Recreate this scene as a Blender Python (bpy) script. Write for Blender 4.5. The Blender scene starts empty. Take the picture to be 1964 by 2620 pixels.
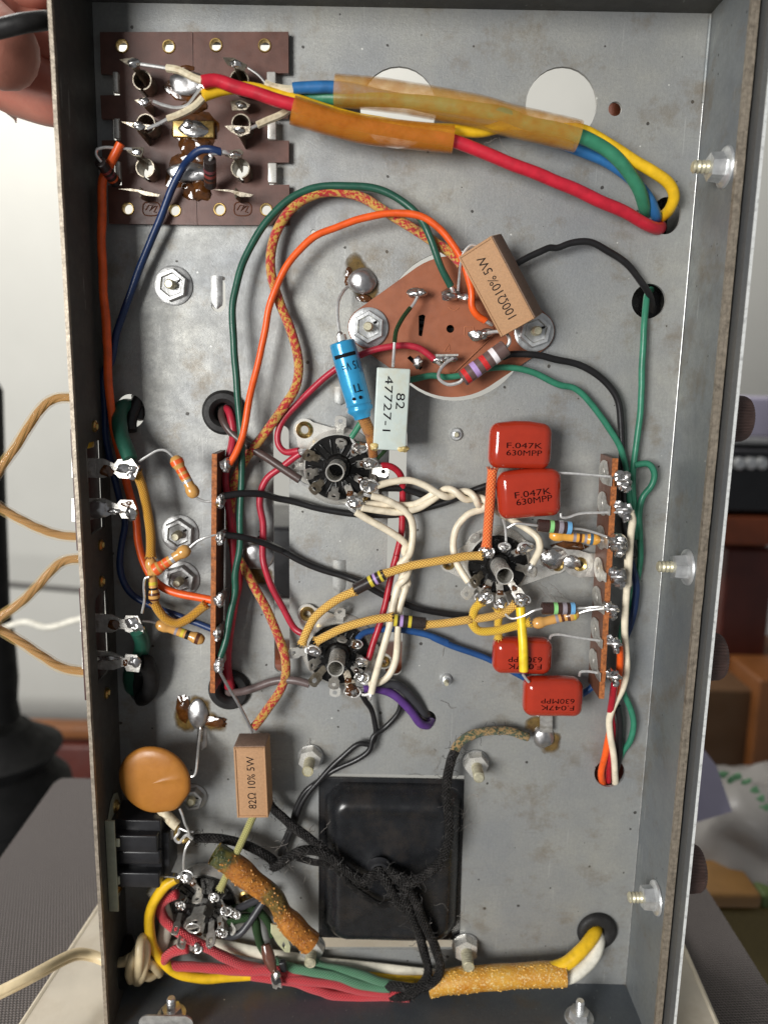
import bpy, bmesh, math, random
from mathutils import Vector, Matrix, geometry, noise
random.seed(7)
SC = bpy.context.scene
COL = SC.collection
PI = math.pi
# ---------------------------------------------------------------- camera (1 unit = 1 cm)
# chassis frame: X right, Y up along the chassis, Z out of the chassis floor; world = (X, -Z, Y)
ROT = Matrix.Rotation(math.radians(90), 4, 'X')
FPX, CX, CY = 1967.0, 982.0, 1310.0
CAMC = Vector((-0.109, 17.991, 20.366))
_w = Vector((-0.178, 0.003, 0.019))
CAMR = Matrix.Rotation(_w.length, 3, _w.normalized())
cam_d = bpy.data.cameras.new('camera')
cam_d.sensor_fit = 'HORIZONTAL'; cam_d.sensor_width = 36.0
cam_d.lens = 36.0 * FPX / 1964.0
cam_d.clip_start = 0.5; cam_d.clip_end = 2000
cam_d.dof.use_dof = True; cam_d.dof.focus_distance = 19.6
cam_d.dof.aperture_fstop = 0.16
cam = bpy.data.objects.new('camera', cam_d); COL.objects.link(cam)
cam.matrix_world = ROT @ (Matrix.Translation(CAMC) @ CAMR.to_4x4())
SC.camera = cam
# ---------------------------------------------------------------- light
SC.view_settings.view_transform = 'Standard'; SC.view_settings.look = 'None'
SC.view_settings.exposure = 0.0; SC.view_settings.gamma = 1.0
world = bpy.data.worlds.new('World'); SC.world = world; world.use_nodes = True
wb = world.node_tree.nodes['Background']
wb.inputs['Color'].default_value = (0.95, 0.97, 1.0, 1); wb.inputs['Strength'].default_value = 0.2
def lamp(name, loc, target, sx, sy, power, col):
    d = bpy.data.lights.new(name, 'AREA'); d.shape = 'RECTANGLE'; d.size = sx; d.size_y = sy
    d.energy = power; d.color = col
    o = bpy.data.objects.new(name, d); COL.objects.link(o)
    o.location = loc
    o.rotation_euler = (Vector(target) - Vector(loc)).to_track_quat('-Z', 'Y').to_euler()
    return o
# the window of the room, to the left of and behind the photographer (world coordinates, cm)
lamp('window_light', (-62, -94, 24), (0, 0, 13), 40, 48, 164000, (1.0, 0.99, 0.965))
# added lamp high on the left, no known source; washes the far wall
lamp('wall_wash_light', (-48, 30, 84), (-12, 62, 58), 36, 30, 78000, (1.0, 0.97, 0.93))
# ---------------------------------------------------------------- pixel -> chassis frame
def ray(px, py):
    return CAMR @ Vector(((px - CX) / FPX, -(py - CY) / FPX, -1.0))
def P(px, py, z=0.0):
    d = ray(px, py); t = (z - CAMC.z) / d.z
    return CAMC + d * t
def PX(px, py, x):
    d = ray(px, py); return CAMC + d * ((x - CAMC.x) / d.x)
def PY(px, py, y):
    d = ray(px, py); return CAMC + d * ((y - CAMC.y) / d.y)
def sc(px, py, z=0.0):
    d = ray(px, py); return ((z - CAMC.z) / d.z) / FPX
CROPS = {'S': (0, 0, 1), 'D': (0, 0, 1658 / 1964), 'C1': (0, 0, 2.0725), 'C2': (600, 0, 2.0725), 'C3': (1164, 0, 2.0725),
         'C4': (200, 400, 2.0725), 'C5': (800, 500, 2.3686), 'C6': (1264, 500, 2.3686), 'C7': (0, 900, 2.0725),
         'C8': (600, 1000, 2.3686), 'C9': (1100, 1000, 2.3686), 'C10': (1264, 1400, 2.3686), 'C11': (0, 1400, 2.3686),
         'C12': (500, 1400, 2.3686), 'C13': (0, 1900, 2.3686), 'C14': (300, 1850, 2.3686), 'C15': (700, 1850, 2.3686),
         'C16': (264, 2200, 1.8422), 'C17': (1064, 2000, 1.8422), 'B1': (230, 60, 3.0704), 'B2': (730, 1040, 5.5267),
         'B3': (1120, 1300, 5.5267), 'B4': (730, 1530, 5.5267), 'B5': (390, 2180, 4.6056), 'B6': (1480, 1140, 6.1455),
         'B7': (180, 1120, 6.1458), 'B8': (200, 1520, 6.1458), 'B9': (260, 2060, 6.5045), 'L1': (0, 0, 4.4242), 'L2': (0, 980, 2.6962),
         'L3': (0, 1750, 2.5424), 'R1': (1664, 900, 2.4567), 'R2': (1664, 1800, 2.6967)}
def X(crop, x, y):
    ox, oy, k = CROPS[crop]; return ox + x / k, oy + y / k
def Q(crop, x, y, z=0.0):
    return P(*X(crop, x, y), z)
def qs(crop, *pts):              # list of (x,y,z) -> chassis points
    return [Q(crop, a, b, c) for a, b, c in pts]
def lin(r, g, b):
    f = lambda v: ((v / 255 + 0.055) / 1.055) ** 2.4 if v > 10 else v / 255 / 12.92
    return (f(r), f(g), f(b), 1)
# ---------------------------------------------------------------- materials
class NT:
    def __init__(s, name):
        s.m = bpy.data.materials.new(name); s.m.use_nodes = True
        s.t = s.m.node_tree; s.bsdf = s.t.nodes['Principled BSDF']
    def n(s, typ, **kw):
        nd = s.t.nodes.new(typ)
        for k, v in kw.items():
            if k[0] == 'i' and k[1:].isdigit(): s.put(nd.inputs[int(k[1:])], v)
            elif k in ('Scale', 'Detail', 'Roughness', 'Fac', 'Distortion', 'Strength', 'Distance', 'Height', 'Vector', 'Randomness', 'Factor'): s.put(nd.inputs[k], v)
            else: setattr(nd, k, v)
        return nd
    def put(s, sock, v):
        if hasattr(v, 'links') or hasattr(v, 'is_linked'): s.t.links.new(v, sock)
        else: sock.default_value = v
    def math(s, op, a, b=0.0):
        nd = s.n('ShaderNodeMath', operation=op); s.put(nd.inputs[0], a); s.put(nd.inputs[1], b); return nd.outputs[0]
    def mix(s, f, a, b):
        nd = s.n('ShaderNodeMix', data_type='RGBA'); s.put(nd.inputs['Factor'], f); s.put(nd.inputs[6], a); s.put(nd.inputs[7], b); return nd.outputs[2]
    def ramp(s, f, p0, p1):
        nd = s.n('ShaderNodeMapRange'); s.put(nd.inputs[0], f); nd.inputs[1].default_value = p0; nd.inputs[2].default_value = p1; return nd.outputs[0]
    def noise(s, scale, detail=3.0, rough=0.55, vec=None):
        nd = s.n('ShaderNodeTexNoise', Scale=scale, Detail=detail, Roughness=rough)
        s.put(nd.inputs['Vector'], vec if vec is not None else s.obj()); return nd.outputs['Fac']
    def obj(s):
        if not hasattr(s, '_o'): s._o = s.n('ShaderNodeTexCoord')
        return s._o.outputs['Object']
    def uv(s):
        s.obj(); return s._o.outputs['UV']
    def uvxy(s):
        nd = s.n('ShaderNodeSeparateXYZ', i0=s.uv()); return nd.outputs[0], nd.outputs[1]
    def bump(s, h, strength, dist):
        nd = s.n('ShaderNodeBump', Height=h, Strength=strength, Distance=dist); s.t.links.new(nd.outputs[0], s.bsdf.inputs['Normal'])
    def set(s, **kw):
        for k, v in kw.items(): s.put(s.bsdf.inputs[k.replace('_', ' ')], v)
        return s.m
def pm(name, col, rough=0.5, metal=0.0, var=0.12, vs=6.0, bump=0.0, bs=30.0, coat=0.0, spec=0.5, dark=None, darkamt=0.0, ds=3.0, trans=0.0, ior=1.45, sss=0.0):
    """plain surface with tonal noise, optional blotches of a second colour and fine relief"""
    t = NT(name)
    c1 = tuple(max(0, x * (1 - var)) for x in col[:3]) + (1,); c2 = tuple(min(1, x * (1 + var)) for x in col[:3]) + (1,)
    c = t.mix(t.ramp(t.noise(vs, 4), 0.3, 0.7), c1, c2)
    if dark: c = t.mix(t.math('MULTIPLY', t.ramp(t.noise(ds, 5, 0.65), 0.5, 0.68), darkamt), c, dark)
    r = t.ramp(t.noise(vs * 1.7, 3), 0.25, 0.75)
    rr = t.math('ADD', t.math('MULTIPLY', r, rough * 0.35), rough * 0.82)
    t.set(Base_Color=c, Roughness=rr, Metallic=metal)
    if coat: t.bsdf.inputs['Coat Weight'].default_value = coat; t.bsdf.inputs['Coat Roughness'].default_value = 0.12
    t.bsdf.inputs['Specular IOR Level'].default_value = spec
    if trans: t.bsdf.inputs['Transmission Weight'].default_value = trans; t.bsdf.inputs['IOR'].default_value = ior
    if sss:
        t.bsdf.inputs['Subsurface Weight'].default_value = sss; t.bsdf.inputs['Subsurface Radius'].default_value = (1, .4, .25); t.bsdf.inputs['Subsurface Scale'].default_value = 0.3
    if bump: t.bump(t.noise(bs, 3), bump, 0.02)
    return t.m
def steel(name, base, specks=True, warm=True, metal=0.55, rough=0.5):
    t = NT(name)
    o = t.obj()
    big = t.ramp(t.noise(0.35, 4, 0.6), 0.3, 0.7)
    mid = t.ramp(t.noise(2.2, 5, 0.7), 0.35, 0.7)
    st = t.n('ShaderNodeMapping', i0=o); st.inputs['Scale'].default_value = (9, 0.7, 9)
    streak = t.ramp(t.noise(3, 4, 0.6, st.outputs[0]), 0.3, 0.75)
    fine = t.noise(13, 5, 0.8)
    c = t.mix(big, (base[0] * .74, base[1] * .77, base[2] * .81, 1), (base[0] * 1.17, base[1] * 1.14, base[2] * (1.02 if warm else 1.14), 1))
    c = t.mix(t.math('MULTIPLY', mid, 0.5), c, tuple(x * .68 for x in base[:3]) + (1,))
    c = t.mix(t.math('MULTIPLY', streak, 0.14), c, tuple(min(1, x * 1.5) for x in base[:3]) + (1,))
    c = t.mix(t.math('MULTIPLY', t.ramp(fine, 0.36, 0.64), 0.34), c, tuple(x * .55 for x in base[:3]) + (1,))
    sm = t.n('ShaderNodeMapping', i0=o); sm.inputs['Scale'].default_value = (14, .5, 6); sm.inputs['Rotation'].default_value = (0, 0, .5)
    scr = t.math('GREATER_THAN', t.noise(1.1, 2, .4, sm.outputs[0]), .735)
    c = t.mix(t.math('MULTIPLY', scr, .22), c, (.62, .62, .6, 1))
    sm2 = t.n('ShaderNodeMapping', i0=o); sm2.inputs['Scale'].default_value = (.6, 13, 6); sm2.inputs['Rotation'].default_value = (0, 0, .25)
    c = t.mix(t.math('MULTIPLY', t.math('GREATER_THAN', t.noise(1.0, 2, .4, sm2.outputs[0]), .74), .25), c, tuple(x * .5 for x in base[:3]) + (1,))
    if specks:
        d2 = name == 'galvanized_floor'
        v = t.n('ShaderNodeTexVoronoi', Scale=.95 if d2 else 2.1); t.put(v.inputs['Vector'], o)
        if d2: v.voronoi_dimensions = '2D'
        rc = t.n('ShaderNodeSeparateColor', i0=v.outputs['Color']); r3 = t.math('POWER', rc.outputs[0], 3.0)
        wv = t.math('MULTIPLY', t.noise(11, 2), 0.05)
        k = t.math('LESS_THAN', t.math('ADD', v.outputs['Distance'], wv), t.math('ADD', t.math('MULTIPLY', r3, .045), 0.026 if d2 else .05))
        c = t.mix(t.math('MULTIPLY', k, 0.85), c, (0.025, 0.02, 0.016, 1))
        v2 = t.n('ShaderNodeTexVoronoi', Scale=1.1); t.put(v2.inputs['Vector'], o)
        k2 = t.math('LESS_THAN', v2.outputs['Distance'], 0.026)
        c = t.mix(t.math('MULTIPLY', k2, 0.8), c, (0.7, 0.7, 0.66, 1))
        sp = t.ramp(t.noise(0.75, 6, 0.72), 0.53, 0.7)
        c = t.mix(t.math('MULTIPLY', sp, 0.55), c, (0.17, 0.125, 0.07, 1))
    t.set(Base_Color=c, Metallic=metal, Roughness=t.math('ADD', t.math('MULTIPLY', mid, 0.16), rough - .06))
    t.bump(t.noise(16, 5, 0.8), 0.4, 0.02)
    return t.m
def braid(name, c_hi, c_lo, n=12, rough=0.6, bump=0.7, dirt=None, dirtamt=0.0, gap=0.35):
    """plaited sleeving: crossing strands from the tube's own UVs"""
    t = NT(name); u, v = t.uvxy()
    a = t.math('SINE', t.math('MULTIPLY', t.math('ADD', u, v), 2 * PI * n / 2))
    b = t.math('SINE', t.math('MULTIPLY', t.math('SUBTRACT', u, v), 2 * PI * n / 2))
    h = t.math('MULTIPLY', a, b)
    fib = t.math('SINE', t.math('MULTIPLY', t.math('ADD', u, t.math('MULTIPLY', v, 0.5)), 2 * PI * n * 3))
    f = t.ramp(t.math('ABSOLUTE', h), 0.05, gap + 0.3)
    c = t.mix(f, c_lo, c_hi)
    c = t.mix(t.math('MULTIPLY', t.ramp(t.noise(8, 3), 0.35, 0.7), 0.25), c, tuple(x * .6 for x in c_hi[:3]) + (1,))
    if dirt: c = t.mix(t.math('MULTIPLY', t.ramp(t.noise(3.0, 4, .7), 0.5, 0.65), dirtamt), c, dirt)
    t.set(Base_Color=c, Roughness=rough)
    t.bsdf.inputs['Sheen Weight'].default_value = 0.15 if max(c_hi[:3]) > .1 else 0.0
    t.bsdf.inputs['Specular IOR Level'].default_value = .5 if max(c_hi[:3]) > .1 else .22
    t.bump(t.math('ADD', t.math('ABSOLUTE', h), t.math('MULTIPLY', fib, 0.15)), bump, 0.03)
    return t.m
def mottled(name, ca, cb, cc, n=3):
    """two-colour tracer cloth over-braid"""
    t = NT(name); u, v = t.uvxy()
    cv = t.n('ShaderNodeCombineXYZ', i0=t.math('MULTIPLY', t.math('ADD', u, v), 1.1), i1=t.math('MULTIPLY', t.math('SUBTRACT', u, v), 4.2))
    cv2 = t.n('ShaderNodeCombineXYZ', i0=t.math('MULTIPLY', t.math('ADD', u, v), 4.6), i1=t.math('MULTIPLY', t.math('SUBTRACT', u, v), 1.0))
    f = t.ramp(t.math('SUBTRACT', t.math('ADD', t.noise(1.6, 3, .6, cv.outputs[0]), t.math('MULTIPLY', t.noise(1.6, 3, .6, cv2.outputs[0]), .9)), .45), .44, .56)
    c = t.mix(f, ca, cb)
    k = t.math('SINE', t.math('MULTIPLY', t.math('ADD', u, v), 2 * PI * 8)); k2 = t.math('SINE', t.math('MULTIPLY', t.math('SUBTRACT', u, v), 2 * PI * 8))
    kk = t.math('ABSOLUTE', t.math('MULTIPLY', k, k2))
    c = t.mix(t.math('MULTIPLY', t.math('SUBTRACT', 1.0, t.ramp(kk, 0.0, 0.35)), 0.35), c, cc)
    c = t.mix(t.math('MULTIPLY', t.ramp(t.noise(2.0, 5, .7), 0.56, 0.7), 0.75), c, cc)
    t.set(Base_Color=c, Roughness=0.85); t.bsdf.inputs['Sheen Weight'].default_value = 0.2
    t.bump(t.math('ADD', kk, t.noise(40, 2)), 0.8, 0.03)
    return t.m
M = {}
def mk():
    W = pm
    M['floor'] = steel('galvanized_floor', (0.355, 0.358, 0.355, 1), metal=.45)
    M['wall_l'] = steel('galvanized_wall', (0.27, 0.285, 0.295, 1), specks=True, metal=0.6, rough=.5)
    M['wall_b'] = steel('blue_shade_steel', (0.13, 0.145, 0.165, 1), specks=True, metal=0.4, rough=.55)  # bottom wall: its bluish shade is put into the base colour
    M['wall_d'] = steel('shade_darkened_steel', (0.085, 0.082, 0.076, 1), specks=False, metal=0.3, rough=.6)  # left and top walls: same steel, their shade put into a darker base
    M['rim'] = pm('worn_cut_edge', (0.30, 0.255, 0.20, 1), .5, .5, var=.28, vs=9, bump=.3, bs=24, dark=(.10, .08, .06, 1), darkamt=.6, ds=5)
    M['panel'] = steel('panel_backing', (0.13, 0.13, 0.13, 1), specks=False, metal=.4, rough=.55)
    M['white_edge'] = W('white_painted_edge', lin(205, 206, 204), .4, var=.06, dark=(.05, .05, .05, 1), darkamt=.5, ds=5)
    M['zinc'] = W('zinc_plate', (0.66, 0.67, 0.67, 1), .36, .75, var=.22, vs=5, bump=.15, bs=25)
    M['zinc_d'] = W('weathered_zinc', (0.46, 0.46, 0.45, 1), .4, .75, var=.3, vs=5, bump=.2, bs=25)
    M['bolt'] = W('pale_yellow_bolt', (0.62, 0.58, 0.42, 1), .4, .55, var=.2, vs=8, dark=(.2, .17, .1, 1), darkamt=.5, ds=7)
    M['tin'] = W('tinned_lug', (0.60, 0.58, 0.54, 1), .38, .75, var=.25, vs=7, bump=.25, bs=20, dark=(.22, .17, .10, 1), darkamt=.5, ds=4)
    M['tin_d'] = W('tarnished_lug', (0.33, 0.29, 0.23, 1), .36, .85, var=.35, vs=7, bump=.25, bs=20, dark=(.10, .07, .03, 1), darkamt=.7, ds=5)
    M['solder'] = W('solder', (0.60, 0.59, 0.58, 1), .25, .97, var=.25, vs=7, bump=.5, bs=8, dark=(.25, .2, .14, 1), darkamt=.5, ds=4)
    M['solder_m'] = W('dull_solder', (0.50, 0.49, 0.49, 1), .34, .92, var=.2, vs=7, bump=.2, bs=8)
    M['lead'] = W('tinned_wire', (0.72, 0.71, 0.69, 1), .32, .7, var=.15, vs=9)
    M['lead_d'] = W('grey_tinned_wire', (0.40, 0.39, 0.38, 1), .35, .8, var=.2, vs=9)
    M['brass'] = W('brass', (0.52, 0.36, 0.13, 1), .3, .95, var=.3, vs=8, dark=(.14, .09, .03, 1), darkamt=.7, ds=6)
    M['cad'] = W('pale_cad_steel', (0.72, 0.70, 0.65, 1), .27, .5, var=.1, vs=3, bump=.06, bs=10, dark=(.4, .35, .25, 1), darkamt=.25, ds=2)
    M['flux'] = W('amber_flux', (0.075, 0.026, 0.006, 1), .1, 0, var=.5, vs=6, bump=.3, bs=9, coat=.6)
    M['flux_t'] = W('thin_flux_stain', (0.15, 0.095, 0.03, 1), .2, 0, var=.5, vs=5, bump=.35, bs=7, coat=.4, dark=(.035, .012, .004, 1), darkamt=.95, ds=2.6)
    M['bake'] = W('black_bakelite', (0.009, 0.0085, 0.008, 1), .2, 0, var=.3, vs=8, bump=.08, bs=22, spec=.3)
    M['black'] = W('black_plastic', (0.016, 0.016, 0.018, 1), .32, 0, var=.2, vs=5, bump=.08, bs=30)
    M['rubber'] = W('black_rubber', (0.018, 0.0172, 0.017, 1), .5, 0, var=.3, vs=4, bump=.15, bs=25, spec=.22)
    M['enamel'] = W('black_enamel', (0.010, 0.0105, 0.012, 1), .28, 0, var=.25, vs=3, bump=.06, bs=6, dark=(.03, .024, .02, 1), darkamt=.6, ds=1.2)
    M['phenol'] = W('brown_phenolic', lin(94, 61, 51), .42, 0, var=.16, vs=2.5, bump=.12, bs=30, dark=lin(62, 38, 30), darkamt=.5, ds=1.6)
    M['phenol_o'] = W('orange_brown_phenolic', lin(150, 90, 62), .4, 0, var=.1, vs=2.5, bump=.1, bs=30, dark=lin(112, 62, 42), darkamt=.35, ds=1.5)
    M['phenol_e'] = W('phenolic_cut_edge', lin(160, 94, 48), .75, 0, var=.4, vs=14, bump=.6, bs=18, dark=lin(90, 48, 22), darkamt=.6, ds=6)
    M['phenol_d'] = W('dark_phenolic', lin(96, 60, 44), .45, 0, var=.15, vs=3, bump=.1, bs=30)
    M['phenol_r'] = W('dark_red_phenolic', lin(64, 26, 20), .45, 0, var=.15, vs=3)
    M['ceram'] = W('tan_ceramic', lin(172, 132, 96), .75, 0, var=.10, vs=22, bump=.35, bs=32)
    M['ceram_d'] = W('brown_cement', lin(128, 104, 88), .8, 0, var=.15, vs=18, bump=.4, bs=30)
    M['disc'] = W('mustard_resin', lin(168, 110, 44), .4, 0, var=.09, vs=2, bump=.12, bs=10, dark=lin(146, 88, 32), darkamt=.4, ds=1.2)
    M['redcap'] = W('glossy_red_epoxy', lin(164, 47, 26), .12, 0, var=.06, vs=3, bump=.05, bs=5, coat=.7)
    M['ink'] = W('dark_print', lin(30, 10, 10), .7, 0, var=.25, vs=12, spec=.05)
    M['ink_b'] = W('black_print', lin(24, 23, 26), .7, 0, var=.3, vs=12, spec=.08)
    M['wcap'] = W('pale_grey_green_case', lin(188, 198, 192), .38, 0, var=.06, vs=3, bump=.1, bs=10, dark=lin(176, 150, 86), darkamt=.25, ds=1.6)
    M['resin'] = W('yellowed_resin', lin(196, 172, 110), .35, 0, var=.2, vs=8, bump=.3, bs=9)
    M['bluecap'] = W('blue_film_sleeve', lin(52, 152, 200), .22, 0.2, var=.14, vs=3, bump=.18, bs=7, coat=.5)
    M['tanres'] = W('tan_resistor_body', lin(204, 152, 84), .22, 0, var=.08, vs=5, coat=.4)
    M['brnres'] = W('dark_brown_resistor_body', lin(62, 44, 40), .3, 0, var=.12, vs=8, bump=.1, bs=20)
    M['blkres'] = W('black_resistor_body', lin(46, 38, 36), .3, 0, var=.12, vs=8)
    for nm, c in dict(black=(26, 20, 20), brown=(88, 48, 30), red=(196, 44, 44), orange=(226, 94, 40), yellow=(206, 186, 60), green=(140, 206, 130), blue=(110, 170, 214), dblue=(60, 96, 122),
                      violet=(176, 146, 200), grey=(150, 142, 150), silver=(206, 204, 206), white=(232, 226, 228), gold=(196, 160, 70), dred=(138, 58, 52), wine=(120, 60, 66)).items():
        M['band_' + nm] = W('band_' + nm, lin(*c), .28, .5 if nm in ('silver', 'gold') else 0, var=.1, vs=9, coat=.3)
    w = dict(red=(192, 36, 54), yellow=(230, 184, 34), green=(54, 124, 94), dgreen=(34, 82, 66), fgreen=(50, 120, 94), blue=(34, 74, 128), dblue=(27, 48, 88), navy=(34, 48, 92), lblue=(44, 104, 158),
             orange=(232, 92, 32), crimson=(172, 40, 58), red2=(168, 28, 44), black=(28, 27, 28), cream=(228, 216, 192), white=(226, 222, 208), brown=(78, 62, 58), grey=(96, 82, 80), purple=(92, 58, 128),
             yellow2=(242, 204, 44), dorange=(204, 78, 34), slate=(58, 58, 62), offwhite=(214, 208, 190), teal=(60, 150, 132))
    for nm, c in w.items():
        M['w_' + nm] = W(nm + '_insulation', lin(*c), .36, 0, var=.14, vs=3, bump=.14, bs=13, spec=.45, dark=tuple(x * .5 for x in lin(*c)[:3]) + (1,), darkamt=.4, ds=2.2)
    M['w_cord'] = W('aged_cord', lin(222, 202, 162), .4, 0, var=.1, vs=4, bump=.15, bs=12, dark=lin(170, 140, 96), darkamt=.4, ds=2)
    M['oldwhite'] = W('dirty_white_insulation', lin(206, 194, 166), .5, 0, var=.15, vs=9, bump=.3, bs=15, dark=lin(150, 116, 76), darkamt=.5, ds=5)
    M['b_yellow'] = braid('yellow_braid', lin(250, 208, 106), lin(186, 120, 28), 8)
    M['b_gold'] = braid('gold_braid', lin(230, 172, 48), lin(150, 92, 16), 12, rough=.4)
    M['b_orange'] = braid('orange_braid', lin(250, 140, 70), lin(216, 70, 8), 8)
    M['b_pale'] = braid('pale_olive_braid', lin(206, 200, 128), lin(120, 116, 52), 10)
    M['b_ybright'] = braid('bright_yellow_braid', lin(250, 214, 66), lin(200, 136, 14), 10)
    M['b_ochre'] = braid('scorched_ochre_braid', lin(220, 150, 60), lin(120, 60, 14), 14, dirt=lin(110, 40, 16), dirtamt=.7)
    M['b_red'] = braid('red_waxed_cloth', lin(238, 84, 90), lin(160, 24, 38), 10, rough=.38, bump=.9)
    M['b_green'] = braid('green_waxed_cloth', lin(116, 172, 134), lin(34, 84, 56), 10, rough=.36, bump=.9)
    M['b_dgreen'] = braid('dark_green_cloth', lin(56, 84, 50), lin(22, 40, 20), 10, rough=.6, bump=.7)
    M['b_black'] = braid('black_tarred_cloth', (0.024, 0.022, 0.021, 1), (0.004, 0.004, 0.004, 1), 8, rough=.4, bump=1.0, dirt=(.11, .10, .095, 1), dirtamt=.3)
    M['b_speck'] = mottled('green_orange_speckled_cloth', lin(186, 150, 96), lin(74, 92, 64), lin(44, 36, 30))
    M['cloth_ry'] = mottled('red_yellow_tracer_cloth', lin(214, 42, 46), lin(236, 188, 84), lin(104, 30, 24))
mk()
def feather(m):      # thin stains are patchy and let the metal through
    t = m.node_tree; b = t.nodes['Principled BSDF']; n = t.nodes.new('ShaderNodeTexNoise'); n.inputs['Scale'].default_value = 2.6; n.inputs['Detail'].default_value = 6
    co = t.nodes.new('ShaderNodeTexCoord'); t.links.new(co.outputs['Object'], n.inputs['Vector']); r = t.nodes.new('ShaderNodeMapRange'); r.inputs[1].default_value = 1.02; r.inputs[2].default_value = .66; r.inputs[4].default_value = .95
    sx = t.nodes.new('ShaderNodeSeparateXYZ'); t.links.new(co.outputs['UV'], sx.inputs[0]); a = t.nodes.new('ShaderNodeMath'); a.operation = 'MULTIPLY_ADD'; a.inputs[1].default_value = .9; t.links.new(n.outputs['Fac'], a.inputs[0]); a2 = t.nodes.new('ShaderNodeMath'); a2.operation = 'SUBTRACT'; t.links.new(sx.outputs[0], a2.inputs[0]); a2.inputs[1].default_value = .42; t.links.new(a2.outputs[0], a.inputs[2])
    t.links.new(a.outputs[0], r.inputs[0]); t.links.new(r.outputs[0], b.inputs['Alpha'])
feather(M['flux_t'])
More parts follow.
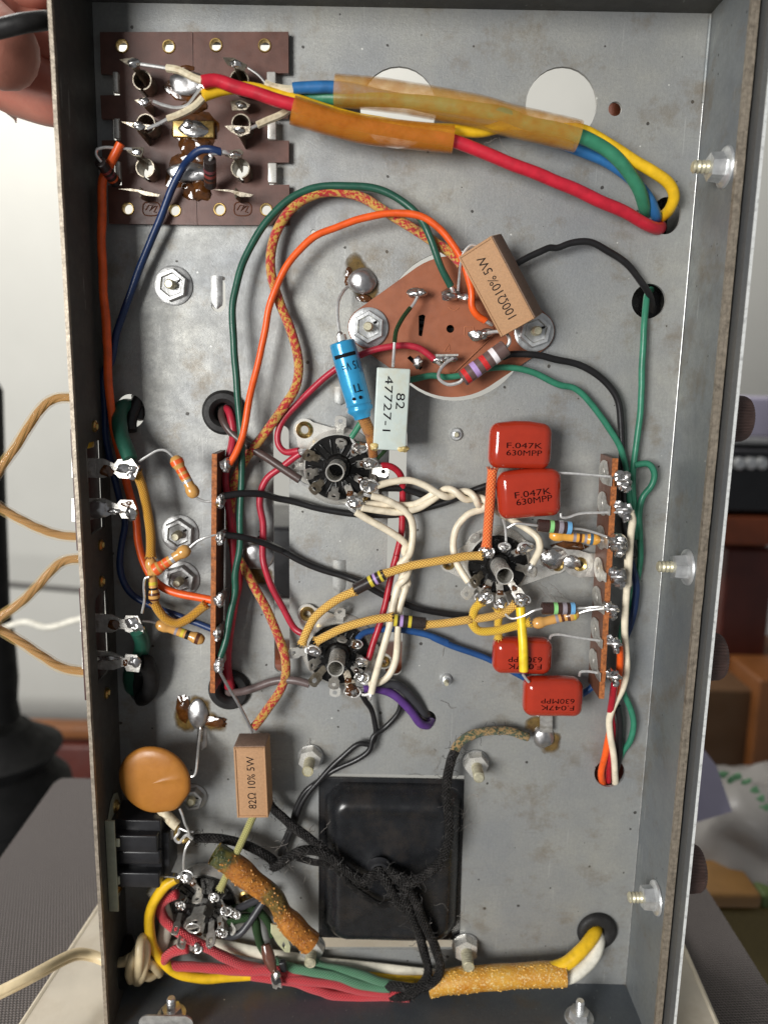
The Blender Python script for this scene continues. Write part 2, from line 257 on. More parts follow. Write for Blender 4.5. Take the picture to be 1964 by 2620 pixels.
# ---------------------------------------------------------------- mesh builder (vertices in chassis frame)
class MB:
    def __init__(s): s.v = []; s.f = []; s.uv = {}
    def add(s, vs, fs, Mx=None, uvs=None):
        k = len(s.v)
        s.v += [tuple(Mx @ Vector(p)) if Mx else tuple(p) for p in vs]
        s.f += [tuple(i + k for i in f) for f in fs]
        if uvs:
            for i, f in enumerate(fs): s.uv[len(s.f) - len(fs) + i] = uvs[i]
        return s
    def tube(s, pts, r, seg=10, cap=True, r_end=None, flat=1.0):
        pts = [Vector(p) for p in pts]; n = len(pts)
        L = [0]
        for i in range(1, n): L.append(L[-1] + (pts[i] - pts[i - 1]).length)
        rr = r if isinstance(r, (list, tuple)) else [r + ((r_end if r_end is not None else r) - r) * (L[i] / max(L[-1], 1e-9)) for i in range(n)]
        T = [(pts[min(i + 1, n - 1)] - pts[max(i - 1, 0)]).normalized() for i in range(n)]
        up = Vector((0, 0, 1)); a = up - T[0] * up.dot(T[0])
        if a.length < .1: a = Vector((1, 0, 0)) - T[0] * T[0].x
        a.normalize(); vs = []; R0 = sum(rr) / n
        for i in range(n):
            a = (a - T[i] * a.dot(T[i])).normalized(); b = T[i].cross(a)
            for j in range(seg):
                t = 2 * PI * j / seg
                vs.append(pts[i] + (a * math.cos(t) * flat + b * math.sin(t)) * rr[i])
        fs = []; uvs = []; c = 2 * PI * max(R0, 1e-6)
        for i in range(n - 1):
            for j in range(seg):
                k = (j + 1) % seg
                fs.append((i * seg + j, i * seg + k, (i + 1) * seg + k, (i + 1) * seg + j))
                uvs.append(((L[i] / c, j / seg), (L[i] / c, (j + 1) / seg), (L[i + 1] / c, (j + 1) / seg), (L[i + 1] / c, j / seg)))
        if cap:
            for e, sg in ((0, -1), (n - 1, 1)):
                k = len(vs); vs.append(pts[e] + T[e] * (sg * rr[e] * .25))
                for j in range(seg):
                    q = (e * seg + j, e * seg + (j + 1) % seg, k) if sg > 0 else (e * seg + (j + 1) % seg, e * seg + j, k)
                    fs.append(q); uvs.append(((L[e] / c, 0),) * 3)
        return s.add(vs, fs, None, uvs)
    def lathe(s, prof, Mx, seg=24, close=True):
        """profile [(r,z)] turned about local Z of Mx"""
        vs = []; fs = []
        for r, z in prof:
            for j in range(seg):
                t = 2 * PI * j / seg; vs.append((r * math.cos(t), r * math.sin(t), z))
        for i in range(len(prof) - 1):
            for j in range(seg):
                k = (j + 1) % seg; fs.append((i * seg + j, i * seg + k, (i + 1) * seg + k, (i + 1) * seg + j))
        if close:
            for e in (0, len(prof) - 1):
                if prof[e][0] > 1e-6:
                    r = tuple(e * seg + j for j in range(seg)); fs.append(r if e else r[::-1])
        return s.add(vs, fs, Mx)
    def rbox(s, size, r, Mx, k=2, bulge=0.0):
        h = [x / 2 for x in size]; r = min(r, min(h) * .98)
        vs = []; fs = []; idx = {}
        def pos(a):
            c = h[a] - r
            out = [-c - r * math.tan(PI / 4 * (1 - t / k)) for t in range(k)] + [-c]
            mid = [c * m / 3 for m in (-1, 1)] if bulge else []
            return out + mid + [-x for x in reversed(out)]
        G = [pos(0), pos(1), pos(2)]
        def vert(p):
            key = tuple(round(x, 6) for x in p)
            if key in idx: return idx[key]
            inn = [max(-(h[a] - r), min(h[a] - r, p[a])) for a in range(3)]
            d = Vector([p[a] - inn[a] for a in range(3)])
            q = Vector(inn) + (d.normalized() * r if d.length > 1e-9 else d)
            if bulge: q.z *= 1 + bulge * (1 - (p[0] / h[0]) ** 2) * (1 - (p[1] / h[1]) ** 2)
            idx[key] = len(vs); vs.append(q); return idx[key]
        for a in range(3):
            b, c = (a + 1) % 3, (a + 2) % 3
            for sg in (-1, 1):
                for i in range(len(G[b]) - 1):
                    for j in range(len(G[c]) - 1):
                        q = []
                        for (ii, jj) in ((i, j), (i + 1, j), (i + 1, j + 1), (i, j + 1)):
                            p = [0, 0, 0]; p[a] = sg * h[a]; p[b] = G[b][ii]; p[c] = G[c][jj]; q.append(vert(p))
                        q = q if sg > 0 else q[::-1]
                        if len(set(q)) == 4: fs.append(tuple(q))
        return s.add(vs, fs, Mx)
    def plate(s, outer, holes, th, Mx=None, bev=0.0):
        """flat sheet with real holes: 2D outlines in local XY, from z=0 up to z=th"""
        loops = [outer] + list(holes)
        tri = geometry.tessellate_polygon([[Vector((x, y, 0)) for x, y in l] for l in loops])
        flat = [p for l in loops for p in l]; n = len(flat)
        vs = [(x, y, th) for x, y in flat] + [(x, y, 0) for x, y in flat]; fs = []
        for t in tri:
            a, b, c = (Vector((*flat[i], 0)) for i in t)
            if (b - a).cross(c - a).z < 0: t = (t[0], t[2], t[1])
            fs.append(tuple(t)); fs.append((t[0] + n, t[2] + n, t[1] + n))
        k = 0
        for li, l in enumerate(loops):
            m = len(l); area = sum(l[i][0] * l[(i + 1) % m][1] - l[(i + 1) % m][0] * l[i][1] for i in range(m))
            ccw = (area > 0) == (li == 0)
            for i in range(m):
                a, b = k + i, k + (i + 1) % m
                fs.append((a, a + n, b + n, b) if ccw else (b, b + n, a + n, a))
            k += m
        return s.add(vs, fs, Mx)
    def blob(s, c, r, seed=0, amp=0.18, nu=14, nv=9, Mx=None, fr=1.3):
        if not isinstance(r, (tuple, list)): r = (r, r, r)
        vs = []; fs = []
        for i in range(nv + 1):
            ph = PI * i / nv
            for j in range(nu):
                t = 2 * PI * j / nu; d = Vector((math.sin(ph) * math.cos(t), math.sin(ph) * math.sin(t), math.cos(ph)))
                k = 1 + amp * 2 * noise.noise(d * fr + Vector((seed * 7.3, seed * 1.7, seed)))
                vs.append(Vector((d.x * r[0], d.y * r[1], d.z * r[2])) * k)
        for i in range(nv):
            for j in range(nu):
                k = (j + 1) % nu; fs.append((i * nu + j, (i + 1) * nu + j, (i + 1) * nu + k, i * nu + k))
        T = Matrix.Translation(c) @ (Mx.to_4x4() if Mx else Matrix())
        return s.add(vs, fs, T)
    def build(s, name, mat, base=None, parent=None, angle=38, smooth=True):
        me = bpy.data.meshes.new(name)
        b = Vector(base) if base is not None else Vector((0, 0, 0))
        me.from_pydata([tuple(Vector(p) - b) for p in s.v], [], s.f)
        if s.uv:
            ul = me.uv_layers.new(name='UVMap')
            for pi, p in enumerate(me.polygons):
                uu = s.uv.get(pi)
                if uu:
                    for a, li in enumerate(p.loop_indices): ul.data[li].uv = uu[a]
        me.materials.append(M[mat] if isinstance(mat, str) else mat)
        if smooth:
            me.shade_smooth(); me.set_sharp_from_angle(angle=math.radians(angle))
        me.validate(verbose=False)
        o = bpy.data.objects.new(name, me); COL.objects.link(o)
        if parent: o.parent = parent
        else: o.rotation_euler = (PI / 2, 0, 0); o.location = (ROT @ b.to_4d()).to_3d()
        return o
def tag(o, label=None, cat=None, group=None, kind=None):
    if label: o['label'] = label
    if cat: o['category'] = cat
    if group: o['group'] = group
    if kind: o['kind'] = kind
    return o
class Thing:
    def __init__(s, name, label, cat, base, group=None):
        s.b = Vector(base); o = bpy.data.objects.new(name, None); COL.objects.link(o); s.o = o
        o.empty_display_size = .2; o.rotation_euler = (PI / 2, 0, 0); o.location = (ROT @ s.b.to_4d()).to_3d()
        tag(o, label, cat, group)
    def part(s, name, mb, mat, parent=None, label=None, **kw):
        o = mb.build(name, mat, s.b, parent or s.o, **kw)
        if label: o['label'] = label
        return o
def single(name, label, cat, mb, mat, base, group=None, **kw):
    return tag(mb.build(name, mat, base, **kw), label, cat, group)
def spline(pts, sub=7):
    p = [Vector(q) for q in pts]
    if len(p) < 3: return [p[0].lerp(p[1], i / 3) for i in range(4)]
    p = [p[0] * 2 - p[1]] + p + [p[-1] * 2 - p[-2]]; out = []
    for i in range(1, len(p) - 2):
        p0, p1, p2, p3 = p[i - 1:i + 3]
        t0 = 0; t1 = t0 + max((p1 - p0).length, 1e-4) ** .5; t2 = t1 + max((p2 - p1).length, 1e-4) ** .5; t3 = t2 + max((p3 - p2).length, 1e-4) ** .5
        for k in range(sub):
            t = t1 + (t2 - t1) * k / sub
            A1 = p0 * ((t1 - t) / (t1 - t0)) + p1 * ((t - t0) / (t1 - t0)); A2 = p1 * ((t2 - t) / (t2 - t1)) + p2 * ((t - t1) / (t2 - t1)); A3 = p2 * ((t3 - t) / (t3 - t2)) + p3 * ((t - t2) / (t3 - t2))
            B1 = A1 * ((t2 - t) / (t2 - t0)) + A2 * ((t - t0) / (t2 - t0)); B2 = A2 * ((t3 - t) / (t3 - t1)) + A3 * ((t - t1) / (t3 - t1))
            out.append(B1 * ((t2 - t) / (t2 - t1)) + B2 * ((t - t1) / (t2 - t1)))
    out.append(p[-2]); return out
def clean(pts, sub=7):
    """spline through points after dropping the ones that crowd or double back, then eased"""
    p = [Vector(pts[0])]
    for i in range(1, len(pts)):
        q = Vector(pts[i]); d = (q - p[-1]).length
        if i < len(pts) - 1 and d < .16: continue
        if len(p) > 1 and (q - p[-1]).dot(p[-1] - p[-2]) < 0 and min(d, (p[-1] - p[-2]).length) < .55: p[-1] = (p[-1] + q) / 2 if len(p) > 1 else q; continue
        p.append(q)
    o = spline(p, sub)
    for k in range(3): o = [o[0]] + [o[i] * .5 + (o[i - 1] + o[i + 1]) * .25 for i in range(1, len(o) - 1)] + [o[-1]]
    return o
def circ(cx, cy, r, n=24, ry=None, rot=0.0):
    ry = ry or r
    return [(cx + r * math.cos(2 * PI * i / n) * math.cos(rot) - ry * math.sin(2 * PI * i / n) * math.sin(rot),
             cy + r * math.cos(2 * PI * i / n) * math.sin(rot) + ry * math.sin(2 * PI * i / n) * math.cos(rot)) for i in range(n)]
def slot(cx, cy, w, h, n=8, r=None):
    r = r if r is not None else min(w, h) / 2; o = []
    for qx, qy, a0 in ((1, 1, 0), (-1, 1, 90), (-1, -1, 180), (1, -1, 270)):
        for i in range(n + 1):
            a = math.radians(a0 + 90 * i / n); o.append((cx + qx * (w / 2 - r) + r * math.cos(a), cy + qy * (h / 2 - r) + r * math.sin(a)))
    return o
def TM(p, ang=0.0, tx=0.0, ty=0.0):
    """frame at p, turned by ang (degrees, image plane, anticlockwise), then tipped about its own X and Y"""
    return Matrix.Translation(p) @ Matrix.Rotation(math.radians(ang), 4, 'Z') @ Matrix.Rotation(math.radians(tx), 4, 'X') @ Matrix.Rotation(math.radians(ty), 4, 'Y')
def axis(p, q, roll=None):
    """frame at p with local Z along p->q"""
    d = (Vector(q) - Vector(p)).normalized(); r = Vector((0, 0, 1)) if abs(d.z) < .95 else Vector((0, 1, 0))
    x = r.cross(d).normalized(); y = d.cross(x)
    m = Matrix((x, y, d)).transposed().to_4x4(); m.translation = Vector(p); return m
_tc = {}
def text2d(s):
    """unit-height outlines of a word as a triangulated sheet"""
    if s in _tc: return _tc[s]
    cu = bpy.data.curves.new('t', 'FONT'); cu.body = s; cu.size = 1; cu.align_x = 'CENTER'; cu.align_y = 'CENTER'; cu.resolution_u = 3
    ob = bpy.data.objects.new('t', cu); me = ob.to_mesh()
    v = [tuple(p.co) for p in me.vertices]; f = [tuple(p.vertices) for p in me.polygons]
    ob.to_mesh_clear(); bpy.data.objects.remove(ob); bpy.data.curves.remove(cu)
    x0 = min(p[0] for p in v); x1 = max(p[0] for p in v); y0 = min(p[1] for p in v); y1 = max(p[1] for p in v)
    v = [((p[0] - x0) / (x1 - x0) - .5, (p[1] - y0) / (y1 - y0) - .5) for p in v]
    _tc[s] = (v, f); return _tc[s]
def text_on(mb, s, w, h, fn):
    v, f = text2d(s); mb.add([fn(x * w, y * h) for x, y in v], f)
def wire(label, pts, rpx, mat, name='hookup_wire', cat='wire', group=None, seg=10, sub=7, tips=(), wob=0.0, raw=False):
    """insulated wire through chassis points; rpx is its radius in photo pixels at the first point's depth"""
    mid = pts[len(pts) // 2]
    if tips == () and name in ('hookup_wire', 'heater_wire'):
        tips = []
        for a, b in ((Vector(pts[0]), Vector(pts[1])), (Vector(pts[-1]), Vector(pts[-2]))):
            if a.z > .45:
                d = (a - b).normalized(); tips.append(([a - d * .02, a + d * .1 + Vector((0, 0, .02)), a + d * .2 - Vector((0, 0, .03))], .05))
    r = rpx * ((CAMC - mid).dot(CAMR @ Vector((0, 0, 1)))) / FPX
    pp = spline(pts, 4) if raw else clean(pts, sub)
    if not wob and name in ('hookup_wire', 'thick_cable', 'cloth_wire'): wob = .028
    if wob:
        for i in range(1, len(pp) - 1): pp[i] += Vector((noise.noise(pp[i] * 1.3), noise.noise(pp[i] * 1.3 + Vector((5, 5, 5))), 0)) * wob
    rr = [r * (1 + .05 * noise.noise(p * 2.1)) for p in pp]
    mb = MB().tube(pp, rr, seg)
    if not tips: return single(name, label, cat, mb, mat, pts[0], group)
    t = Thing(name, label, cat, pts[0], group); t.part('insulation', mb, mat)
    for tp in tips:
        t.part('bare_end', MB().tube(spline(tp[0], 5), tp[1], 7), tp[2] if len(tp) > 2 else 'lead')
    return t.o
# ================================================================ chassis
ZR = 2.33                                   # wall height
FTL, FTR, FBR, FBL = P(236, 18), P(1820, 20), P(1601, 2502), P(330, 2512)
def lerp_line(a, b, y):                     # x on the line a-b at height y
    t = (y - a.y) / (b.y - a.y); return a.x + (b.x - a.x) * t
RLa, RLb = P(131, 0, ZR), P(276, 2620, ZR)
RRa, RRb = P(1924, 0, ZR), P(1676, 2620, ZR)
def xl(y, z): return lerp_line(FTL, FBL, y) * (1 - z / ZR) + lerp_line(RLa, RLb, y) * z / ZR
def xr(y, z): return lerp_line(FTR, FBR, y) * (1 - z / ZR) + lerp_line(RRa, RRb, y) * z / ZR
YT, YB = (FTL.y + FTR.y) / 2, (FBR.y + FBL.y) / 2
ch = Thing('chassis', 'open galvanized steel amplifier chassis full of wiring, standing on end', 'chassis', ((FBL.x + FBR.x) / 2, YB, 0))
def hole(crop, x, y, r, ry=None, rot=0, n=28):
    cx, cy = X(crop, x, y); k = CROPS[crop][2]; p = P(cx, cy); s = sc(cx, cy)
    return circ(p.x, p.y, r / k * s, n, (ry / k * s) if ry else None, rot)
def hpoly(crop, *pts): return [tuple(Q(crop, x, y)[:2]) for x, y in pts]
HOLES = [hole('C2', 868, 570, 203), hole('C3', 562, 555, 188), hole('C3', 848, 575, 36), hole('C3', 1118, 1142, 78, 95),
         hole('C6', 935, 640, 103), hole('C4', 1245, 400, 13), hole('C7', 690, 315, 80, 90), hole('C7', 1188, 322, 62), hole('C12', 205, 865, 62),
         hole('C11', 853, 822, 88, 132), hole('C12', 1398, 1045, 60), hole('D', 1316, 1670, 33), hole('C17', 855, 715, 36), hole('C5', 868, 795, 446, n=48),
         hpoly('S', (290, 110), (700, 110), (700, 555), (290, 555)),
         hpoly('S', (815, 1979), (1188, 1985), (1175, 2430), (815, 2430)),
         slot(*Q('S', 720, 1414)[:2], 40 * sc(720, 1414), 648 * sc(720, 1414), r=.18), slot(*Q('S', 1012, 1420)[:2], 44 * sc(1012, 1420), 650 * sc(1012, 1420), r=.18),
         slot(*Q('C4', 742, 735)[:2], 78 / 2.07 * sc(557, 750), 175 / 2.07 * sc(557, 750)),
         hole('B2', 270, 330, 60), hole('B2', 735, 900, 300), hole('B3', 830, 850, 300), hole('B4', 690, 860, 300), hole('C13', 1230, 1000, 150)]
OUT = [(xl(YB, 0), YB), (xr(YB, 0), YB), (xr(YT, 0), YT), (xl(YT, 0), YT)]
ch.part('floor_panel', MB().plate(OUT, HOLES, .1, Matrix.Translation((0, 0, -.1))), 'floor')
def wall(fn, y0, y1, holes, sgn, name, mat, z0=-.1):
    m = MB().plate([(y0, z0), (y1, z0), (y1, ZR), (y0, ZR)], holes, .08 if sgn < 0 else .16)
    m.v = [(fn(y, z) + sgn * (t + .002), y, z) for y, z, t in m.v]
    return ch.part(name, m, mat)
def wy(crop, x, y):                         # pixel -> (y,z) on the left wall
    p = PX(*X(crop, x, y), xl(14, 1.2)); return (p.y, p.z)
cut1 = [wy('B7', 235, 90), wy('B7', 380, 60), wy('B7', 500, 60), wy('B7', 560, 1400), wy('B7', 380, 1480), wy('B7', 280, 1500), wy('B7', 235, 400)]
cut2 = [wy('B8', 235, 110), wy('B8', 440, -60), wy('B8', 500, 0), wy('B8', 510, 1180), wy('B8', 290, 1440), wy('B8', 250, 800)]
def rect(c):
    ys = [p[0] for p in c]; zs = [p[1] for p in c]; return [(min(ys), .55), (max(ys), .55), (max(ys), 1.45), (max(ys) - .15, 1.62), (min(ys), 1.62)]
cut1, cut2 = rect(cut1), rect(cut2)
pw = PX(*X('C13', 815, 1330), xl(1.2, .6))
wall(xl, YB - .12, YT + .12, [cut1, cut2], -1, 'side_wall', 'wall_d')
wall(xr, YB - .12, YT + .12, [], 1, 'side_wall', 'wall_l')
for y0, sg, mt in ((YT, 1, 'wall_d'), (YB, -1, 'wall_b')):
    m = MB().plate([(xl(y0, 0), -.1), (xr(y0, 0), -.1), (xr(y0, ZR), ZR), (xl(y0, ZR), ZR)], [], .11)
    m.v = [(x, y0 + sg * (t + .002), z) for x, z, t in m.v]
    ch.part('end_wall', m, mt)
for fn, sg, w in ((xl, -1, .085), (xr, 1, .08), (xr, 1, .0801)):    # raw cut edges; the right wall is doubled
    off = .088 if w == .0801 else 0
    m = MB(); n = 60; vs = []
    for i in range(n + 1):
        y = YB - .12 + (YT - YB + .24) * i / n; j = .012 * noise.noise(Vector((y * 2.3, off, 1))); x = fn(y, ZR) + sg * off
        vs += [(x - sg * .004, y, ZR - .12), (x + j - sg * .004, y, ZR + .012), (x + sg * w + j, y, ZR + .012), (x + sg * w, y, ZR - .12)]
    fs = []
    for i in range(n):
        for k in range(3): q = (i * 4 + k, i * 4 + k + 1, i * 4 + k + 5, i * 4 + k + 4); fs.append(q if sg < 0 else q[::-1])
    m.add(vs, fs); ch.part('rim_edge', m, 'rim')
# folded corner seams
for (a, b) in ((FTR, 0), ):
    ch.part('corner_seam', MB().tube([(xr(YT - .1, .03) - .02, YT - .05, .03), (xr(YT - 1, .03) - .02, YT - 1.2, .02), (xr(YT - 1.2, .02) - .01, YT - 2, .0)], .05, 8), 'wall_l')
ch.part('fold_line', MB().tube([(xr(y, .012) - .012, y, .012) for y in (YB + .1, 6, 12, 18, YT - .1)], .012, 6), 'zinc_d')
# punched louvre tabs / dimples of the floor
def tab(crop, x, y, w, h, z=.12):
    cx, cy = X(crop, x, y); k = CROPS[crop][2]; p = P(cx, cy); s = sc(cx, cy) / k; w *= s; h *= s; n = 9; m = MB(); vs = []; fs = []
    for i in range(n + 1):
        t = i / n; yy = p.y + h / 2 - h * t; zz = z * math.sin(t * 1.9) ; ww = w / 2 * (1 if t < .8 else math.sqrt(max(0.02, 1 - ((t - .8) / .2) ** 2)))
        for dx, dz in ((-1, 0), (-.6, .03), (0, .045), (.6, .03), (1, 0)): vs.append((p.x + dx * ww, yy, zz + dz + .004))
    for i in range(n):
        for j in range(4): fs.append((i * 5 + j, (i + 1) * 5 + j, (i + 1) * 5 + j + 1, i * 5 + j + 1))
    return m.add(vs, fs)
ch.part('louvre_tab', tab('C4', 736, 722, 66, 170, .05), 'zinc_d')
ch.part('louvre_tab', tab('C8', 634, 1125, 78, 205, .012), 'floor')
ch.part('louvre_tab', tab('C8', 640, 30, 70, 110, .012), 'floor')
ch.part('louvre_tab', tab('C14', 512, 95, 62, 140, .02), 'zinc_d')
# ================================================================ front panel, knobs
PRa, PRb = P(1990, 0, 2.6), P(1728, 2620, 2.6)
fp = Thing('front_panel', 'white edged front panel with dark grey inner face, right of the chassis wall', 'panel', (PRb.x, 0, 0))
def xp(y): return lerp_line(PRa, PRb, y)
m = MB(); y0, y1 = -1.2, 28
for a, b, x0, x1, z0, z1, nm, mt in (('b', 0, -.17, -.05, -3.2, 2.58, 'backing_plate', 'panel'), ('f', 0, -.05, .015, -3.2, 2.6, 'white_face', 'white_edge')):
    m = MB(); vs = [(xp(y) + x, y, z) for y in (y0, y1) for x in (x0, x1) for z in (z0, z1)]
    m.add(vs, [(0, 1, 3, 2), (4, 6, 7, 5), (0, 4, 5, 1), (2, 3, 7, 6), (1, 5, 7, 3), (0, 2, 6, 4)]); fp.part(nm, m, mt)
M['knob'] = pm('dark_brown_knob', lin(88, 68, 62), .38, 0, var=.2, vs=6)
def knob(px, py, rpx, lab, z=.7):
    p = PX(px, py, xp(12) + .6); yy = PY(px, py, p.y); y = None
    # find y so that a knob at height z shows at py
    d = ray(px, py); t = (z - CAMC.z) / d.z; q = CAMC + d * t; r = rpx * sc(px, py, z)
    x0 = xp(q.y) + .03
    t = Thing('control_knob', lab, 'knob', (x0, q.y, z), 'fluted knobs on the front panel')
    A = Matrix.Translation((x0, q.y, z)) @ Matrix.Rotation(PI / 2, 4, 'Y')
    n = 44; prof = [(1.0, 0), (1.0, .75), (.97, .95), (.88, 1.05), (.3, 1.08)]; L = P(px, py, z + r * .85).x - x0
    vs = []; fs = []; N = n * 2
    for r_, zz in prof:
        for j in range(N):
            rr = r * r_ * (1 if (j // 1) % 2 else .955); a = 2 * PI * j / N; vs.append((rr * math.cos(a), rr * math.sin(a), zz * L))
    for i in range(len(prof) - 1):
        for j in range(N): fs.append((i * N + j, i * N + (j + 1) % N, (i + 1) * N + (j + 1) % N, (i + 1) * N + j))
    fs.append(tuple(4 * N + j for j in range(N)))
    t.part('fluted_body', MB().add(vs, fs, A), M['knob'], angle=20)
    t.part('shaft_collar', MB().lathe([(r * .4, -.1), (r * .4, .06), (r * .3, .06)], A, 20), 'brass')
knob(1926, 1072, 60, 'topmost dark brown fluted knob on the front panel beside the lilac packet')
knob(1862, 1680, 62, 'middle dark brown fluted knob on the front panel beside the table leg')
knob(1808, 2222, 60, 'lowest dark brown fluted knob on the front panel in front of the plastic bag')
# ================================================================ surroundings
def struct(name, mb, mat, base=(0, 0, 0), label=None, **kw):
    o = mb.build(name, mat, base, **kw); o['kind'] = 'structure'
    if label: o['label'] = label
    return o
M['wallpaint'] = pm('white_wall_paint', lin(196, 195, 188), .7, 0, var=.05, vs=.08)
def wallmb(z, x0, x1, y0, y1): return MB().plate([(x0, y0), (x1, y0), (x1, y1), (x0, y1)], [], 1, Matrix.Translation((0, 0, z - 1)))
struct('wall', wallmb(-62, -160, 160, -60, 120), 'wallpaint', (0, 0, -62), 'white painted wall far behind the chassis', smooth=False)
# upholstered seat and board
def t_weave():
    t = NT('grey_tweed'); o = t.obj()
    mp = t.n('ShaderNodeMapping', i0=o); mp.inputs['Rotation'].default_value = (0, .55, 0)
    s = t.n('ShaderNodeSeparateXYZ', i0=mp.outputs[0]); wob = t.math('MULTIPLY', t.noise(2.5, 2), .8)
    a = t.math('SINE', t.math('ADD', t.math('MULTIPLY', s.outputs[0], 38), wob)); b = t.math('SINE', t.math('ADD', t.math('MULTIPLY', s.outputs[2], 52), wob))
    row = t.math('GREATER_THAN', b, 0.0)
    a2 = t.math('SINE', t.math('ADD', t.math('MULTIPLY', s.outputs[0], 38), t.math('ADD', wob, t.math('MULTIPLY', row, PI))))
    h = t.math('MULTIPLY', t.ramp(a2, -1, 1), t.ramp(t.math('ABSOLUTE', b), 0, .7))
    c = t.mix(t.ramp(h, 0, .7), lin(42, 37, 36), lin(140, 131, 127))
    c = t.mix(t.math('MULTIPLY', t.ramp(t.noise(9, 3), .3, .7), .4), c, lin(96, 88, 85))
    t.set(Base_Color=c, Roughness=.9); t.bsdf.inputs['Sheen Weight'].default_value = .1
    t.bump(h, .9, .06); return t.m
M['tweed'] = t_weave()
yc = -1.1
def py(crop, x, y, yy): p = PY(*X(crop, x, y), yy); return (p.x, -p.z)
SX = Matrix.Rotation(PI / 2, 4, 'X')          # local XY plate -> horizontal, local z -> -Y... (x, y, z) -> (x, -z, y)
def hplate(pts, ytop, th):                     # horizontal slab: pts are (x, -z)
    m = MB().plate([(x, -nz) for x, nz in pts], [], th); m.v = [(x, ytop - th + t, z) for x, z, t in m.v]; m.f = [f[::-1] for f in m.f]; return m
a = py('S', 0, 2196, yc); b = py('S', 138, 2004, yc); c1 = py('S', 162, 1991, yc); e = py('S', 1812, 2282, yc); f = py('S', 1964, 2523, yc)
bx, bz = b; k = (a[0] - b[0]) / (a[1] - b[1]); k2 = (f[0] - e[0]) / (f[1] - e[1])
zb = c1[1]
seat = [(bx + k * (-9 - bz), -9), (bx, bz), ((bx + c1[0]) / 2 + .0, (bz + zb) / 2 + .12), (c1[0], zb), (e[0] + k2 * (zb - e[1]) - .8, zb), (e[0] + k2 * (zb - e[1]), zb - .6), (e[0], e[1]), (e[0] + k2 * (-9 - e[1]), -9)]
st = Thing('upholstered_seat', 'grey tweed upholstered seat under the cream board', 'seat', (0, yc - 8, 4))
st.part('cushion_top', hplate(seat, yc, 8), 'tweed', angle=70)
M['board'] = pm('cream_laminate', lin(206, 196, 178), .45, 0, var=.08, vs=.8, bump=.05, bs=12, dark=lin(178, 162, 136), darkamt=.4, ds=.6)
yb = YB - .14
l0, l1 = py('S', 265, 2300, yb), py('S', 55, 2620, yb); r0, r1 = py('S', 1753, 2434, yb), py('S', 1834, 2620, yb)
def ext(p, q, z): t = (z - p[1]) / (q[1] - p[1]); return (p[0] + (q[0] - p[0]) * t, z)
zf = l1[1]; zbk = 7.2
bd = Thing('cream_board', 'flat cream board lying on the grey tweed seat under the chassis', 'board', (0, yb - .9, 2))
bd.part('board_face', hplate([ext(l0, l1, -6), ext(l0, l1, zbk), ext(r0, r1, zbk), ext(r0, r1, -6)], yb, .9), 'board')
rd = [ext(l0, l1, -6), ext(l0, l1, zbk)]
M['board_e'] = pm('board_edge', lin(216, 204, 182), .5, 0, var=.1, vs=2)
for A, B in ((ext(l0, l1, -6), ext(l0, l1, zbk)), (ext(r0, r1, -6), ext(r0, r1, zbk))):
    bd.part('edge_strip', MB().tube([(A[0], yb - .05, -A[1]), (B[0], yb - .05, -B[1])], .09, 8), 'board_e')
# black turned stand at the left
M['stand'] = pm('black_painted_wood', (0.005, 0.005, 0.005, 1), .7, 0, var=.3, vs=1, spec=.2)
cz = -24
def at(px, pyy, z=cz): return P(px, pyy, z)
ax = at(-40, 1500).x
prof = []
for px, pyy in ((-20, 960), (0, 1000), (4, 1120), (8, 1250), (14, 1400), (20, 1560), (34, 1650), (42, 1740), (40, 1800), (48, 1840), (86, 1880), (150, 1920), (120, 1960), (170, 2010), (180, 2060), (130, 2090), (190, 2150), (190, 2260), (120, 2300)):
    q = at(px, pyy); prof.append((q.x - ax, q.y))
prof = prof[::-1]
A = Matrix.Translation((ax, 0, cz)) @ Matrix.Rotation(-PI / 2, 4, 'X')
sd = Thing('turned_stand', 'black turned wooden stand standing behind the seat at the left', 'stand', (ax, prof[0][1], cz))
pp = [prof[0]]
for i in range(1, len(prof)): pp += [((prof[i - 1][0] * (1 - t) + prof[i][0] * t), (prof[i - 1][1] * (1 - t) + prof[i][1] * t)) for t in (.5, 1)]
sd.part('turned_column', MB().lathe([p for p in pp if p[1] > at(0, 1850).y], A, 32), 'stand')
sd.part('ringed_base', MB().lathe([p for p in pp if p[1] <= at(0, 1850).y], A, 32), 'stand')
def slab(px0, py0, px1, py1, z, th):          # upright box seen between two photo corners at depth z
    a, b = P(px0, py0, z), P(px1, py1, z)
    return MB().rbox((abs(b.x - a.x), abs(a.y - b.y), th), .25, Matrix.Translation(((a.x + b.x) / 2, (a.y + b.y) / 2, z - th / 2)), 2), Vector(((a.x + b.x) / 2, min(a.y, b.y), z - th / 2))
M['wood_o'] = pm('orange_varnished_wood', lin(124, 58, 24), .45, 0, var=.2, vs=.5)
M['wood_y'] = pm('yellow_brown_wood', lin(134, 98, 52), .5, 0, var=.15, vs=.5)
M['wood_d'] = pm('dark_red_wood', lin(84, 34, 24), .45, 0, var=.2, vs=.5)
M['wood_b'] = pm('brown_wood', lin(130, 80, 40), .5, 0, var=.2, vs=.3)
M['card'] = pm('brown_cardboard', lin(100, 72, 46), .8, 0, var=.1, vs=.4)
M['equip'] = pm('black_equipment', (0.010, 0.010, 0.012, 1), .3, 0, var=.2, vs=1)
M['lilac'] = pm('lilac_paper', lin(190, 184, 206), .7, 0, var=.05, vs=.4)
def bgthing(name, lab, cat, args, mat, part):
    mb, base = slab(*args); t = Thing(name, lab, cat, base); t.part(part, mb, mat); return t, base
